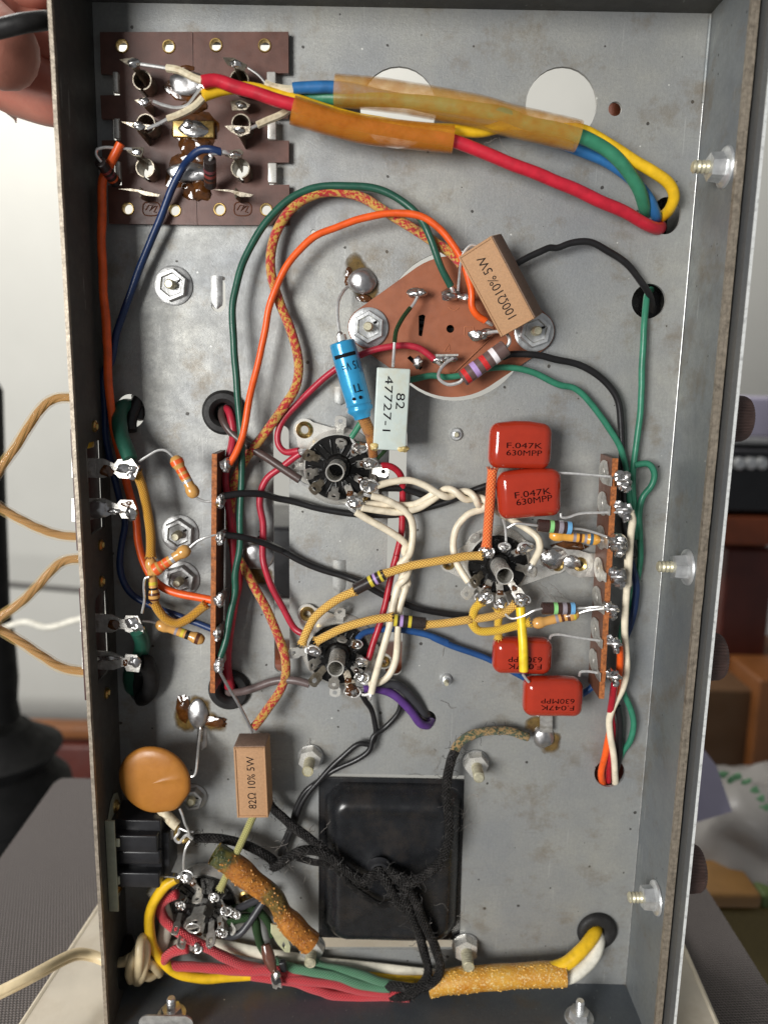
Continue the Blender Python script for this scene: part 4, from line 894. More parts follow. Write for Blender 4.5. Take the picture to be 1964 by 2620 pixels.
# ---- brown wafer that carries the can capacitor
def hull(pts):
    pts = sorted(set(pts)); cr = lambda o, a, b: (a[0] - o[0]) * (b[1] - o[1]) - (a[1] - o[1]) * (b[0] - o[0]); lo = []; up = []
    for p_ in pts:
        while len(lo) > 1 and cr(lo[-2], lo[-1], p_) <= 0: lo.pop()
        lo.append(p_)
    for p_ in reversed(pts):
        while len(up) > 1 and cr(up[-2], up[-1], p_) <= 0: up.pop()
        up.append(p_)
    return lo[:-1] + up[:-1]
c0 = Q('C5', 852, 800, .1); s5 = sc(*X('C5', 850, 800), .1) / 2.3686
c1_, c2_ = Q('C5', 338, 800, .1), Q('C5', 1340, 825, .1)
wf = Thing('capacitor_wafer', 'orange brown phenolic wafer with a raised square, below the orange wires', 'wafer', c0)
ho = [hpoly('C5', *q) for q in (((640, 730), (665, 722), (680, 730), (660, 855), (640, 850)), ((796, 575), (815, 570), (815, 630), (796, 630)), ((985, 860), (1005, 855), (1010, 900), (985, 900)), ((570, 985), (590, 970), (665, 1040), (650, 1060)))] + [circ(*Q('C5', 832, 808, .1)[:2], 24 * s5, 18)]
ho2 = [ho[0], ho[4]]
wf.part('plate', MB().plate(hull(circ(c0.x, c0.y, 418 * s5, 64) + circ(c1_.x, c1_.y, 125 * s5, 24) + circ(c2_.x, c2_.y, 125 * s5, 24)), ho, .07, Matrix.Translation((0, 0, .03))), 'phenol_o', smooth=False)
sq = [tuple(Q('C5', *q, .12)[:2]) for q in ((812, 540), (795, 545), (560, 785), (552, 810), (580, 850), (700, 960), (830, 1075), (860, 1070), (1100, 830), (1095, 800), (840, 545))]
wf.part('raised_square', MB().plate(sq, ho2, .035, Matrix.Translation((0, 0, .1))), 'phenol_o', smooth=False)
wf.part('can_bottom', MB().lathe([(.001, 0), (415 * s5, 0)], TM(Vector((c0.x, c0.y, -.12))), 32), 'bake')
EMB = pm('embossed_line', lin(176, 112, 80), .5)
for cpts in ([(795, 945), (825, 900), (832, 945), (795, 945)], [(920, 795), (975, 797), (975, 850), (920, 845), (920, 795)], [(822, 675), (835, 690), (860, 697), (885, 680)], [(860, 1070), (1090, 850)]):
    wf.part('embossed_mark', MB().tube([Q('C5', *q, .142) for q in cpts], .013, 5), EMB)

for i, (lx, ly, ex, ey, rr) in enumerate([(620, 590, 655, 590, .17), (830, 600, 920, 615, .2), (1005, 850, 1060, 830, .19), (760, 990, 830, 985, .17), (635, 1010, 630, 1030, .1)]):
    e = Q('C5', lx, ly, .45); b = Q('C5', lx, ly, .05)
    m = MB().plate([(-.13, 0), (.13, 0), (.16, .4), (.1, .5), (-.1, .5), (-.16, .4)], [], .04, Matrix.Translation(b) @ Matrix.Rotation(PI / 2, 4, 'X') @ Matrix.Rotation(.5, 4, 'Y'))
    lg = wf.part('twist_lug', m, 'tin'); q = Q('C5', ex, ey, .5)
    if i != 4: wf.part('solder', MB().blob(e, (rr * 1.25, rr * .8, rr * .8), i + 80, .22).blob(q, (rr * 1.0, rr * .55, rr * .55), i + 85, .2), 'solder', parent=lg)
    else: wf.part('solder', MB().blob(e, (rr, rr * 1.6, rr), i + 80, .22), 'solder_m', parent=lg)
wf.part('flat_tab', MB().plate([tuple(Q('C5', *q, .6)[:2]) for q in ((745, 962), (880, 960), (880, 972), (745, 975))], [], .12, Matrix.Translation((0, 0, .48))), 'tin')
# ================================================================ brown terminal boards (top left)
def bp(x, y, z=.3): return tuple(Q('B1', x, y, z)[:2])
ZB = .2
TBp = Q('B1', 820, 820, 0)
eyes = [(253, 177), (620, 180), (990, 168), (1372, 172), (300, 1455), (668, 1466), (1020, 1460), (1385, 1462)]
posts = [(408, 440), (1172, 440), (440, 785), (1185, 785), (432, 1130), (1180, 1135)]
sB = sc(500, 330, ZB) / 3.0704
def tboard(label, left):
    if left:
        o = [(78, 65), (806, 62), (814, 800), (842, 1580), (150, 1570), (140, 1270), (250, 1268), (240, 1092), (98, 1090), (92, 916), (243, 914), (235, 745), (92, 745), (82, 562), (235, 560), (232, 390), (86, 390)]
    else:
        o = [(811, 62), (1558, 62), (1560, 388), (1395, 388), (1398, 565), (1558, 565), (1560, 745), (1398, 745), (1400, 915), (1562, 918), (1562, 1090), (1402, 1090), (1404, 1265), (1565, 1265), (1568, 1582), (846, 1580), (818, 800)]
    sel = lambda L: [q for q in L if (q[0] < 825) == left]
    t = Thing('terminal_board', label, 'terminal board', Q('B1', 420 if left else 1200, 820, 0), 'phenolic boards at the top left')
    holes = [circ(*bp(*e, ZB), 40 * sB, 18) for e in sel(eyes)] + [circ(*bp(x + 25, y + 30, ZB), 62 * sB, 18) for x, y in sel(posts)[2:]]
    t.part('board', MB().plate([bp(*q, ZB) for q in o], holes, .11, Matrix.Translation((0, 0, ZB - .11))), 'phenol', smooth=False)
    for i, e in enumerate(sel(eyes)):
        x, y = bp(*e, ZB); r = 50 * sB
        t.part('eyelet', MB().lathe([(r * .78, ZB - .13), (r * .78, ZB), (r * .82, ZB + .03), (r * .95, ZB + .03), (r * 1.05, ZB + .003)], TM(Vector((x, y, 0))), 24, close=False), 'brass')
    for i, (x, y) in enumerate(sel(posts)):
        q = Q('B1', x, y, ZB + .5); r = 76 * sB * .96; m = MB(); n = 26; vs = []
        for rr, z in ((r, ZB), (r, ZB + .5), (r * .88, ZB + .5), (r * .88, ZB - .1)):
            for k in range(n + 1): a = -PI / 2 + .16 + (2 * PI - .32) * k / n; vs.append((q.x + rr * math.cos(a), q.y + rr * math.sin(a), z))
        m.add(vs, [(g * (n + 1) + k, g * (n + 1) + k + 1, (g + 1) * (n + 1) + k + 1, (g + 1) * (n + 1) + k) for g in range(3) for k in range(n)])
        t.part('tube_post', m, 'tin_d')
    lugs = [([(235, 285), (340, 268), (400, 300), (395, 335), (350, 345), (300, 330)], 1.0, -18, 1), ([(1040, 262), (1130, 268), (1235, 330), (1215, 385), (1130, 350), (1080, 325)], .95, -25, 1),
            ([(250, 770), (350, 780), (500, 800), (440, 830), (390, 838), (310, 800)], 1.0, 20, 1), ([(1062, 805), (1120, 800), (1265, 810), (1255, 860), (1180, 885), (1110, 850)], .95, 20, 1),
            ([(270, 975), (420, 970), (425, 1005), (410, 1060), (350, 1050), (300, 1015)], .95, -30, 1), ([(1030, 1010), (1180, 985), (1205, 1010), (1195, 1060), (1130, 1070), (1070, 1045)], .95, -30, 1),
            ([(225, 1300), (330, 1298), (400, 1310), (555, 1345), (540, 1362), (430, 1350), (380, 1325), (300, 1312)], .7, 0, 0), ([(965, 1305), (1080, 1305), (1130, 1312), (1285, 1345), (1265, 1362), (1180, 1362), (1110, 1325)], .7, 0, 0),
            ([(352, 605), (430, 582), (480, 610), (470, 640), (400, 640)], .85, 0, 1), ([(1105, 610), (1190, 600), (1260, 640), (1230, 680), (1120, 685)], .6, 0, 1)]
    for i, (pts, z, tl, sd_) in enumerate(lugs):
        if (pts[0][0] < 825) != left: continue
        c = [sum(p[k] for p in pts) / len(pts) for k in (0, 1)]; C = Q('B1', *c, z)
        oo = [(Q('B1', *p, z) - C)[:2] for p in pts]
        l = t.part('solder_lug', MB().plate(oo, [], .035, Matrix.Translation(C) @ Matrix.Rotation(math.radians(tl * .6), 4, 'X')), 'tin_d')
        foot = Vector((C.x + .04, C.y - (.1 if i < 6 else .0), ZB)); w = .1
        t.part('lug_stem', MB().tube([foot, foot.lerp(C, .5) + Vector((.01, -.02, 0)), C], .13, 8, flat=.25), 'tin_d', parent=l)
        if sd_: t.part('solder', MB().blob(C + Vector((.03, -.01, .03)), (.14, .09, .08), i + 3, .25), 'solder', parent=l)
    for x, y in [(212, 468), (220, 832), (228, 1165), (1428, 468), (1432, 838), (1436, 1178)]:
        if (x < 825) != left: continue
        q = Q('B1', x, y, ZB); t.part('mounting_clip', MB().rbox((42 * sB if left else 70 * sB, 150 * sB, .16), .03, TM(Vector((q.x, q.y, ZB + .02))), 2), 'cad')
    if left:
        for i, (x, y, rx, ry) in enumerate([(780, 470, 160, 82), (760, 1165, 155, 72)]):
            q = Q('B1', x, y, ZB + .06); l = t.part('solder', MB().blob(q, (rx * sB, ry * sB, .13), i + 50, .13, 22, 12).blob(q + Vector((rx * sB * .7, -.03, .02)), (rx * .55 * sB, ry * .75 * sB, .1), i + 55, .2), 'solder_m')
        q = Q('B1', 815, 830, ZB + .06)
        t.part('bridge_clip', MB().rbox((330 * sB, 130 * sB, .1), .04, TM(Vector((q.x, q.y, ZB + .06))), 2), 'brass')
        t.part('solder', MB().blob(q + Vector((-.02, 0, .03)), (.36, .2, .1), 5, .16, 20, 12).blob(Q('B1', 770, 790, ZB + .16), (.13, .12, .08), 2, .1), 'solder')
        fx = MB()
        for i, (x, y, rx, ry, h) in enumerate([(770, 500, 175, 115, .035), (820, 640, 90, 70, .09), (820, 830, 195, 150, .03), (770, 960, 80, 90, .08), (870, 960, 110, 70, .06), (830, 1050, 120, 70, .06), (770, 1180, 190, 130, .03), (800, 1320, 80, 70, .13), (870, 1310, 75, 80, .15), (760, 350, 60, 20, .04)]):
            fx.blob(Q('B1', x, y, ZB), (rx * sB, ry * sB, h), i + 70, .22, 20, 10)
        tag(t.part('flux_residue', fx, 'flux'), kind='stuff')
    for x, y in ((483, 1455), (1200, 1455)):
        if (x < 825) != left: continue
        m = MB(); z = ZB + .004
        m.tube(spline([Q('B1', x + a, y + b, z) for a, b in ((-65, -30), (-50, -48), (45, -48), (66, -25), (66, 25), (45, 48), (-50, 48), (-66, 25), (-65, -30))], 4), .016, 5)
        m.tube([Q('B1', x + a, y + b, z) for a, b in ((-45, 10), (-20, -30), (10, -25), (-15, 15), (25, -20), (45, -22), (20, 25), (40, 28))], .016, 5)
        tag(t.part('stamped_mark', m, 'phenol_d', label='stamped zigzag emblem in a rounded square'), kind='stuff')
    return t
tboard('left brown phenolic terminal board with solder filled slots and raised lugs', True)
tboard('right brown phenolic terminal board under the cut ends of thick cables', False)
# ================================================================ components
def axial(label, A, B, r, shape, mat, bands, leads, cat='resistor', group=None, rl=.034, leadmat='lead'):
    A, B = Vector(A), Vector(B); L = (B - A).length; Mx = axis(A, B); t = Thing('resistor', label, cat, A, group)
    if shape == 'film':
        f = lambda u: r * (.34 + .66 * min(1, (u / .1)) ** .5 if u < .1 else 1 if u < .2 else 1 - .22 * min(1, (u - .2) / .08) if u < .28 else .78 if u < .72 else .78 + .22 * min(1, (u - .72) / .08) if u < .8 else 1 if u < .9 else .34 + .66 * max(0, (1 - u) / .1) ** .5)
        us = [0, .01, .03, .06, .1, .15, .2, .22, .25, .28, .4, .5, .6, .72, .75, .78, .8, .85, .9, .94, .97, .99, 1]
    else:
        f = lambda u: r * (.9 if u < .012 or u > .988 else 1); us = [0, .012, .03, .5, .97, .988, 1]
    prof = [(f(u), u * L) for u in us]; prof = [(.001, 0)] + prof + [(.001, L)]
    bd = t.part('body', MB().lathe(prof, Mx, 24, close=False), mat)
    for u0, u1, c in bands:
        n = 6; t.part('band', MB().lathe([(f(u0) * .98, u0 * L)] + [(f(u0 + (u1 - u0) * k / n) * 1.012 + .001, (u0 + (u1 - u0) * k / n) * L) for k in range(n + 1)] + [(f(u1) * .98, u1 * L)], Mx, 24, close=False), 'band_' + c, parent=bd, label=c.replace('dblue', 'blue grey').replace('dred', 'dull red').replace('wine', 'wine red') + ' colour band')
    for ld in leads: t.part('lead', MB().tube(spline(ld, 6), rl, 8), leadmat)
    return t
OB = [(.10, .2, 'orange'), (.3, .385, 'orange'), (.45, .53, 'orange'), (.58, .64, 'silver')]
k7 = sc(450, 1200, 1) / 2.0725
axial('tan resistor with three orange bands and silver, upright above the dark hex nuts', Q('C7', 922, 553, 1.1), Q('C7', 1038, 772, 1.15), 35 * k7, 'film', 'tanres', OB, [qs('C7', (922, 560, 1.1), (880, 525, 1.1), (840, 522, 1.1), (790, 548, 1.1), (735, 583, 1.1)), qs('C7', (1036, 770, 1.15), (1060, 785, 1.15), (1100, 795, 1.15), (1150, 785, 1.15))])
axial('tan resistor with three orange bands and silver, slanting over the lower dark nut', Q('C7', 802, 1170, 1.35), Q('C7', 1005, 1040, 1.2), 35 * k7, 'film', 'tanres', [(.08, .18, 'orange'), (.24, .32, 'orange'), (.36, .45, 'orange'), (.52, .59, 'silver')], [qs('C7', (1000, 1045, 1.2), (1040, 1010, 1.2), (1090, 985, 1.2), (1150, 968, 1.15)), qs('C11', (905, 180, 1.3), (880, 190, 1.3), (872, 240, 1.28), (875, 320, 1.2), (860, 400, 1.15))])
axial('tan resistor with yellow black and brown bands hanging upright from the gold sleeve', Q('C11', 912, 62, 1.1), Q('C11', 938, 335, 1.1), 35 / 2.3686 * sc(390, 1480, 1.1), 'film', 'tanres', [(.53, .6, 'yellow'), (.66, .71, 'black'), (.77, .83, 'brown'), (.9, .95, 'brown')], [qs('C11', (937, 325, 1.1), (940, 345, 1.08), (945, 370, 1.05))])
axial('tan resistor with yellow black and brown bands lying under the gold V shaped sleeve', Q('C11', 945, 462, .8), Q('C11', 1238, 568, .8), 36 / 2.3686 * sc(460, 1615, .8), 'film', 'tanres', [(.4, .45, 'grey'), (.52, .58, 'yellow'), (.62, .69, 'black'), (.83, .9, 'brown')], [qs('C11', (950, 463, .8), (905, 452, .85), (860, 450, .95))])
axial('black resistor with yellow and violet bands in the upper yellow sleeve', Q('C8', 728, 1205, .95), Q('C8', 908, 1112, .95), 15.5 * sc(940, 1490, .95), 'carbon', 'blkres', [(.5, .6, 'yellow'), (.66, .74, 'violet'), (.84, .92, 'yellow')], [], group=None)
axial('black resistor with yellow and violet bands in the lower yellow sleeve', Q('C12', 1393, 462, .95), Q('C12', 1198, 442, .95), 15.5 * sc(1045, 1590, .95), 'carbon', 'blkres', [(.44, .54, 'yellow'), (.70, .80, 'violet'), (.88, .98, 'yellow')], [])
GB = [(.34, .46, 'green'), (.6, .73, 'grey'), (.84, .97, 'blue')]
axial('dark brown resistor with green grey and blue bands, upper right beside the socket', Q('C9', 650, 815, 1.0), Q('C9', 858, 832, 1.0), 16.5 * sc(1418, 1348, 1), 'carbon', 'brnres', GB, [qs('C9', (655, 817, 1), (590, 810, 1), (520, 805, 1), (470, 830, .95)), qs('C9', (855, 835, 1), (920, 840, 1), (1000, 860, 1.05), (1110, 900, 1.2))])
axial('dark brown resistor with green grey and blue bands, lower right under the socket', Q('C10', 287, 370, 1.05), Q('C10', 490, 372, 1.05), 15.5 * sc(1430, 1557, 1), 'carbon', 'brnres', GB, [qs('C10', (290, 372, 1.05), (240, 385, 1.05), (170, 420, 1.0), (100, 432, .95), (65, 405, .9)), qs('C10', (488, 372, 1.05), (560, 368, 1.1), (630, 362, 1.2), (690, 370, 1.25))])
axial('yellow ochre resistor with grey and blue bands under the upper dark brown resistor', Q('C9', 722, 872, .75), Q('C9', 1030, 905, .85), 15 * sc(1470, 1375, .8), 'film', pm('yellow_ochre_resistor', lin(226, 164, 70), .22, coat=.4), [(.46, .52, 'grey'), (.58, .63, 'brown'), (.68, .73, 'grey'), (.79, .85, 'dblue')], [qs('C9', (1020, 902, .85), (1060, 908, 1.0), (1100, 915, 1.15))])
axial('yellow ochre resistor pushed into the bright yellow sleeve by the right terminal strip', Q('C10', 230, 468, .9), Q('C10', 512, 402, 1.0), 15 * sc(1420, 1583, .9), 'film', 'tanres', [(.5, .56, 'grey'), (.62, .68, 'brown'), (.74, .8, 'brown'), (.88, .93, 'yellow')], [qs('C10', (505, 403, 1.0), (560, 385, 1.1), (680, 370, 1.22))])
k5 = sc(1230, 930, .9) / 2.3686
axial('large brown resistor with red violet red and silver bands on the wafer', Q('C5', 905, 1112, .9), Q('C5', 1170, 920, .95), 50 * k5, 'carbon', pm('brown_moulded_body', lin(98, 78, 74), .35, var=.12, vs=7), [(.05, .14, 'red'), (.25, .35, 'violet'), (.46, .56, 'red'), (.68, .78, 'white')], [qs('C5', (910, 1110, .9), (890, 1130, .9), (820, 1145, .85), (765, 1110, .8), (765, 1070, .7), (800, 1020, .6), (850, 985, .55)), qs('C5', (1165, 925, .95), (1190, 890, .95), (1180, 845, .9), (1140, 825, .8), (1060, 830, .6))], rl=.045)
kB = sB
axial('black resistor with dull red bands standing on end over the left brown board', Q('B1', 80, 1085, 1.2), Q('B1', 205, 1250, .5), 44 * kB, 'carbon', 'blkres', [(.3, .4, 'dred'), (.5, .6, 'wine'), (.72, .8, 'orange')], [qs('B1', (90, 1085, 1.2), (50, 1030, 1.25), (55, 990, 1.22), (110, 972, 1.15), (200, 975, 1.05), (330, 985, .95))])
axial('black resistor with dull red bands standing on end beside the blue wire', Q('B1', 940, 1065, 1.2), Q('B1', 945, 1270, .5), 48 * kB, 'carbon', 'blkres', [(.3, .4, 'wine'), (.48, .58, 'dred'), (.68, .76, 'brown')], [qs('B1', (940, 1075, 1.2), (955, 1045, 1.25), (940, 1030, 1.25), (985, 1025, 1.15), (1080, 1020, 1.0))])
# ---- red film capacitors
def redcap(label, crop, x, y, w, h, ang, z, text, leads, hump=0.0, seed=0):
    c = Q(crop, x, y, z); s = sc(*X(crop, x, y), z) / CROPS[crop][2]; w *= s; h *= s; th = .62; Mx = TM(c, ang)
    t = Thing('film_capacitor', label, 'capacitor', c, 'glossy red film capacitors')
    m = MB().rbox((w, h, th), min(.26, h * .3), Matrix(), 4, .12)
    v2 = []
    for v in m.v:
        x_, y_, z_ = v; k = 1 + .035 * noise.noise(Vector((x_ * 1.6, y_ * 1.6, seed)))
        hy = hump * math.exp(-((x_ - .02 * w) / (w * .27)) ** 2) if y_ > h * .25 else 0
        tp = .03 * w * (y_ / h)
        v2.append(Mx @ Vector((x_ * k + tp * (1 if x_ < 0 else 0) * -.5, y_ * k + hy, z_)))
    m.v = [tuple(p) for p in v2]; b = t.part('dipped_body', m, 'redcap', angle=80)
    def zs(u, v): return th / 2 * (1 + .12 * (1 - (2 * u / w) ** 2) * (1 - (2 * v / h) ** 2)) * (1 + .035 * noise.noise(Vector((u * 1.6, v * 1.6, seed)))) + .006
    for (s_, tx, ty, tw, tht, ta) in text:
        m = MB(); ca, sa = math.cos(math.radians(ta)), math.sin(math.radians(ta))
        def fn(a, b_): u, v = tx * w + a * ca - b_ * sa, ty * h + a * sa + b_ * ca; return Mx @ Vector((u, v, zs(u, v)))
        text_on(m, s_, tw * w, tht * h, fn); tag(t.part('print', m, 'ink', parent=b, smooth=False), kind='stuff')
    for ld in leads: t.part('lead', MB().tube(spline(ld, 6), .036, 8), 'lead')
F1, F2 = 'F.047K', '630MPP'
redcap('uppermost red film capacitor printed F.047K 630MPP', 'C9', 542, 332, 380, 275, 0, .8, [(F1, .04, .03, .56, .12, 0), (F2, .04, -.13, .56, .12, 0)], [], .075, 1)
redcap('red film capacitor printed F.047K 630MPP, second from the top behind the orange sleeve', 'C9', 595, 622, 385, 290, 5, .85, [(F1, .03, .05, .56, .13, 4), (F2, .05, -.1, .56, .13, 4)],
       [qs('C9', (770, 497, .8), (850, 500, .9), (1000, 512, 1.1), (1150, 525, 1.3)), qs('C9', (790, 740, .8), (795, 765, .8), (830, 768, .85), (900, 745, .95), (1020, 738, 1.15), (1160, 735, 1.3)), qs('C9', (440, 775, .7), (455, 830, .65), (460, 930, .6))], .04, 2)
redcap('red film capacitor with inverted print crossed by the plain yellow sleeve', 'S', 1334, 1676, 152, 94, 0, .62, [(F2, .02, .0, .56, .15, 180), (F1, .02, -.2, .56, .15, 180)],
       [qs('C10', (335, 555, .6), (348, 535, .65), (390, 530, .75), (520, 550, .95), (740, 582, 1.3))], .02, 3)
redcap('lowest red film capacitor with inverted print above the grey solder tab', 'C10', 350, 902, 358, 240, 0, .85, [(F2, .05, -.0, .56, .13, 180), (F1, .05, -.18, .56, .13, 180)],
       [qs('C10', (515, 780, .85), (522, 758, .9), (560, 753, .95), (640, 765, 1.1), (720, 785, 1.28)), qs('C10', (210, 820, 1.1), (190, 795, 1.1), (172, 770, 1.1))], .02, 4)
# ---- cement power resistors
def cement(label, c, ang, tx, w, l, d, txt, leads, tl=0, rev=False):
    t = Thing('cement_resistor', label, 'resistor', c, 'tan cement power resistors'); Mx = TM(c, ang) @ Matrix.Rotation(math.radians(tx), 4, 'X') @ Matrix.Rotation(math.radians(tl), 4, 'Y')
    b = t.part('ceramic_case', MB().rbox((l, w, d), .025, Mx, 2), 'ceram', angle=50)
    ri = .05; z = d / 2 + .001
    m = MB()
    for a, b_, cx_, cy_ in ((l - .02, ri, 0, w / 2 - ri / 2 - .01), (l - .02, ri, 0, -w / 2 + ri / 2 + .01), (ri, w - .12, l / 2 - ri / 2 - .01, 0), (ri, w - .12, -l / 2 + ri / 2 + .01, 0)):
        t.part('rim_ridge', MB().rbox((a, b_, .04), .014, Mx @ Matrix.Translation((cx_, cy_, z + .005)), 1), 'ceram', parent=b)
    m = MB(); text_on(m, txt, l * .74, w * .26, lambda u, v: Mx @ Vector((u, v, z + .004))); tag(t.part('print', m, 'ink_b', parent=b, smooth=False), kind='stuff')
    return t, Mx
cx5 = Q('C5', 1138, 545, 1.05)
t, Mx = cement('tan cement resistor printed 100 ohm 10% 5W leaning over the wafer', cx5, 121, -25, .94, 2.16, .88, '100Ω10% 5W', [])
t.part('cement_fill', MB().rbox((2.13, .05, .86), .02, Mx @ Matrix.Translation((0, -.465, -.0)), 1), 'ceram_d')
t.part('lead', MB().tube(spline(qs('C5', (1000, 305, 1.0), (960, 300, 1.0), (915, 345, .95), (898, 400, .9), (888, 490, .7), (880, 575, .55)), 6), .036, 8), 'lead')
cx14 = Q('C14', 826, 318, .95)
t, Mx = cement('tan cement resistor printed 82 ohm 10% 5W between disc capacitor and transformer', cx14, 92, 0, .86, 2.05, .78, '82Ω 10% 5W', [])
t.part('cement_fill', MB().rbox((.05, .84, .76), .02, Mx @ Matrix.Translation((1.022, 0, -.02)), 1), 'ceram_d')
t.part('lead', MB().tube(spline([Q('C14', 815, 62, 1.1), Q('C12', 330, 1090, 1.05), Q('C12', 260, 950, 1.05), Q('C12', 200, 850, 1.05), Q('C12', 145, 750, 1.1)], 6), .045, 8), 'lead_d')
# ---- pale box capacitor
c = Q('S', 1001, 1046, .95); s = sc(1001, 1046, .95)
t = Thing('box_capacitor', 'pale grey green box capacitor printed 82 and 47727-1 beside the blue one', 'capacitor', c); Mx = TM(c, -2)
b = t.part('case', MB().rbox((84 * s, 205 * s, .72), .035, Mx, 2), 'wcap', angle=50)
for (tx_, x_, y_, w_, h_) in (('47727-1', -10, 14, 138, 20), ('82', 21, 22, 40, 22)):
    m = MB(); text_on(m, tx_, w_ * s, h_ * s, lambda u, v: Mx @ Vector((x_ * s + v, y_ * s - u, .365))); tag(t.part('print', m, 'ink_b', parent=b, smooth=False), kind='stuff')
for xx in (-38, 36): t.part('resin_fill', MB().blob(Mx @ Vector((xx * s, -97 * s, .3)), (.13, .1, .12), int(xx), .3), 'resin', parent=b)
t.part('lead', MB().tube(spline(qs('C5', (485, 1040, 1.1), (492, 940, .95), (500, 830, .85)), 5), .04, 8), 'lead')
t.part('cloth_sleeve', MB().tube(spline(qs('C5', (495, 890, .9), (505, 820, .85), (545, 740, .75), (590, 680, .6)), 6), .055, 8), 'b_dgreen')
t.part('lead', MB().tube(spline(qs('C5', (585, 690, .6), (615, 650, .55), (640, 600, .5)), 5), .04, 8), 'lead')
t.part('cloth_sleeve', MB().tube(spline(qs('C8', (920, 350, .8), (895, 380, .75), (865, 410, .7)), 4), .05, 8), 'b_dgreen')
# ---- blue electrolytic
A, B = Q('S', 874, 874, 1.0), Q('S', 928, 1072, 1.0); L = (B - A).length; R = 34.5 * sc(900, 960, 1)
t = Thing('electrolytic_capacitor', 'blue tubular electrolytic capacitor printed 15 V left of the pale box capacitor', 'capacitor', A); Mx = axis(A, B)
prof = [(.001, -.02), (R * .3, -.02), (R * .34, .0), (R * .84, .0), (R * .93, .02), (R * .95, .06)] + [(R * (.95 + .03 * math.sin(u * 5)), L * u) for u in (.1, .2, .3, .4, .5, .6, .7, .78)] + [(R * 1.0, L * .8), (R * .92, L * .82), (R * .92, L * .84), (R * 1.0, L * .86), (R * .96, L * .89), (R * .7, L * .93), (R * .62, L * .99), (.001, L)]
b = t.part('sleeve', MB().lathe(prof, Mx, 36, close=False), 'bluecap', angle=50)
t.part('end_seal', MB().lathe([(.15, -.16), (.15, -.02)], Mx, 16), 'cad'); t.part('end_seal', MB().blob(Mx @ Vector((0, 0, -.18)), .08, 2, .1), 'lead_d')
zz = (Mx.inverted().to_3x3() @ Vector((0, 0, 1))); phi = math.atan2(zz.y, zz.x)
def cyl(u0, v0, sg=1): return lambda u, v: Mx @ Vector(((R * 1.012) * math.cos(phi + (u0 + u * sg) / R), (R * 1.012) * math.sin(phi + (u0 + u * sg) / R), v0 + v * 1))
side = (Mx @ Vector((math.cos(phi + .2), math.sin(phi + .2), 0)) - Mx @ Vector((math.cos(phi), math.sin(phi), 0))).x
sgx = 1 if side < 0 else -1                     # print reads from right to left
for tx_, u0, v0, w_, h_ in (('15 V=', .06 * sgx * -1, .62, .42, .2), ('TI', .1 * -sgx, 1.18, .2, .2)):
    m = MB(); text_on(m, tx_, w_, h_, cyl(u0, v0, sgx)); m.f = [f[::-1] for f in m.f] if sgx < 0 else m.f; tag(t.part('print', m, 'ink_b', parent=b, smooth=False), kind='stuff')
m = MB()
for v0 in (.30,):
    n = 14; vs = [cyl(0, 0)((-.3 + .6 * k / n), v0 + d) for k in range(n + 1) for d in (0, .09)]; m.add(vs, [(2 * k, 2 * k + 1, 2 * k + 3, 2 * k + 2) for k in range(n)])
t.part('print_bar', m, 'ink_b', parent=b, smooth=False)
for u0 in (-.1, .07): t.part('print_dot', MB().add([cyl(u0, 1.42)(.045 * math.cos(a), .045 * math.sin(a)) for a in [2 * PI * k / 12 for k in range(12)]], [tuple(range(12))]), 'ink_b', parent=b, smooth=False)
t.part('lead', MB().tube(spline([Mx @ Vector((0, 0, -.16))] + qs('C5', (150, 740, .85), (155, 640, .7), (185, 580, .5), (212, 552, .3)), 6), .042, 8), 'lead')
t.part('braid_sleeve', MB().tube(spline([Mx @ Vector((0.02, 0, L * .97))] + qs('C8', (815, 250, .8), (832, 330, .75), (840, 400, .72)), 6), [.15] * 7 + [.12] * 12, 12), 'b_ochre')
# ---- mustard disc capacitor
c = Q('C14', 226, 345, 1.25); s = sc(*X('C14', 226, 345), 1.25) / 2.3686; R = 224 * s
t = Thing('disc_capacitor', 'large round mustard ceramic disc capacitor above the black mains outlet', 'capacitor', c); Mx = TM(c, 0, 3, -3)
m = MB(); prof = []
N = 64; rings = [(.001, .17), (.3, .172), (.55, .165), (.75, .15), (.88, .12), (.96, .07), (1, 0), (.96, -.07), (.88, -.12), (.5, -.16), (.001, -.17)]
vs = []; fs = []
for r_, z_ in rings:
    for k in range(N):
        a = 2 * PI * k / N; x_, y_ = r_ * R * math.cos(a) * .985, r_ * R * math.sin(a) * 1.0
        bul = 1 + .03 * math.exp(-((a - 6.0) / .16) ** 2) + .035 * math.exp(-((a - 5.3) / .2) ** 2) + .012 * noise.noise(Vector((math.cos(a) * 2, math.sin(a) * 2, 0)))
        rid = .03 * math.exp(-((y_ - .08 - .25 * (x_ - .1) ** 2 * (1 if x_ > .1 else -.7)) / .05) ** 2) * (1 if -.2 < x_ < .8 else 0) if z_ > .1 else 0
        vs.append((x_ * bul, y_ * bul, z_ + rid))
for i in range(len(rings) - 1):
    for k in range(N): fs.append((i * N + k, i * N + (k + 1) % N, (i + 1) * N + (k + 1) % N, (i + 1) * N + k)[::-1])
t.part('disc_body', m.add(vs, fs, Mx), 'disc', angle=70)
t.part('lead', MB().tube(spline(qs('C14', (440, 325, 1.25), (462, 322, 1.25), (475, 300, 1.2), (485, 220, 1.0), (492, 140, .6), (505, 40, .2)), 6), .036, 8), 'lead')
t.part('lead', MB().tube(spline(qs('C14', (378, 520, 1.2), (395, 560, 1.25), (410, 610, 1.25), (430, 650, 1.2), (440, 700, 1.15)), 6), .036, 8), 'lead')
t.part('lead', MB().tube(spline(qs('C14', (440, 715, 1.15), (415, 760, 1.2), (402, 830, 1.2), (402, 890, 1.15)), 6), .036, 8), 'lead')
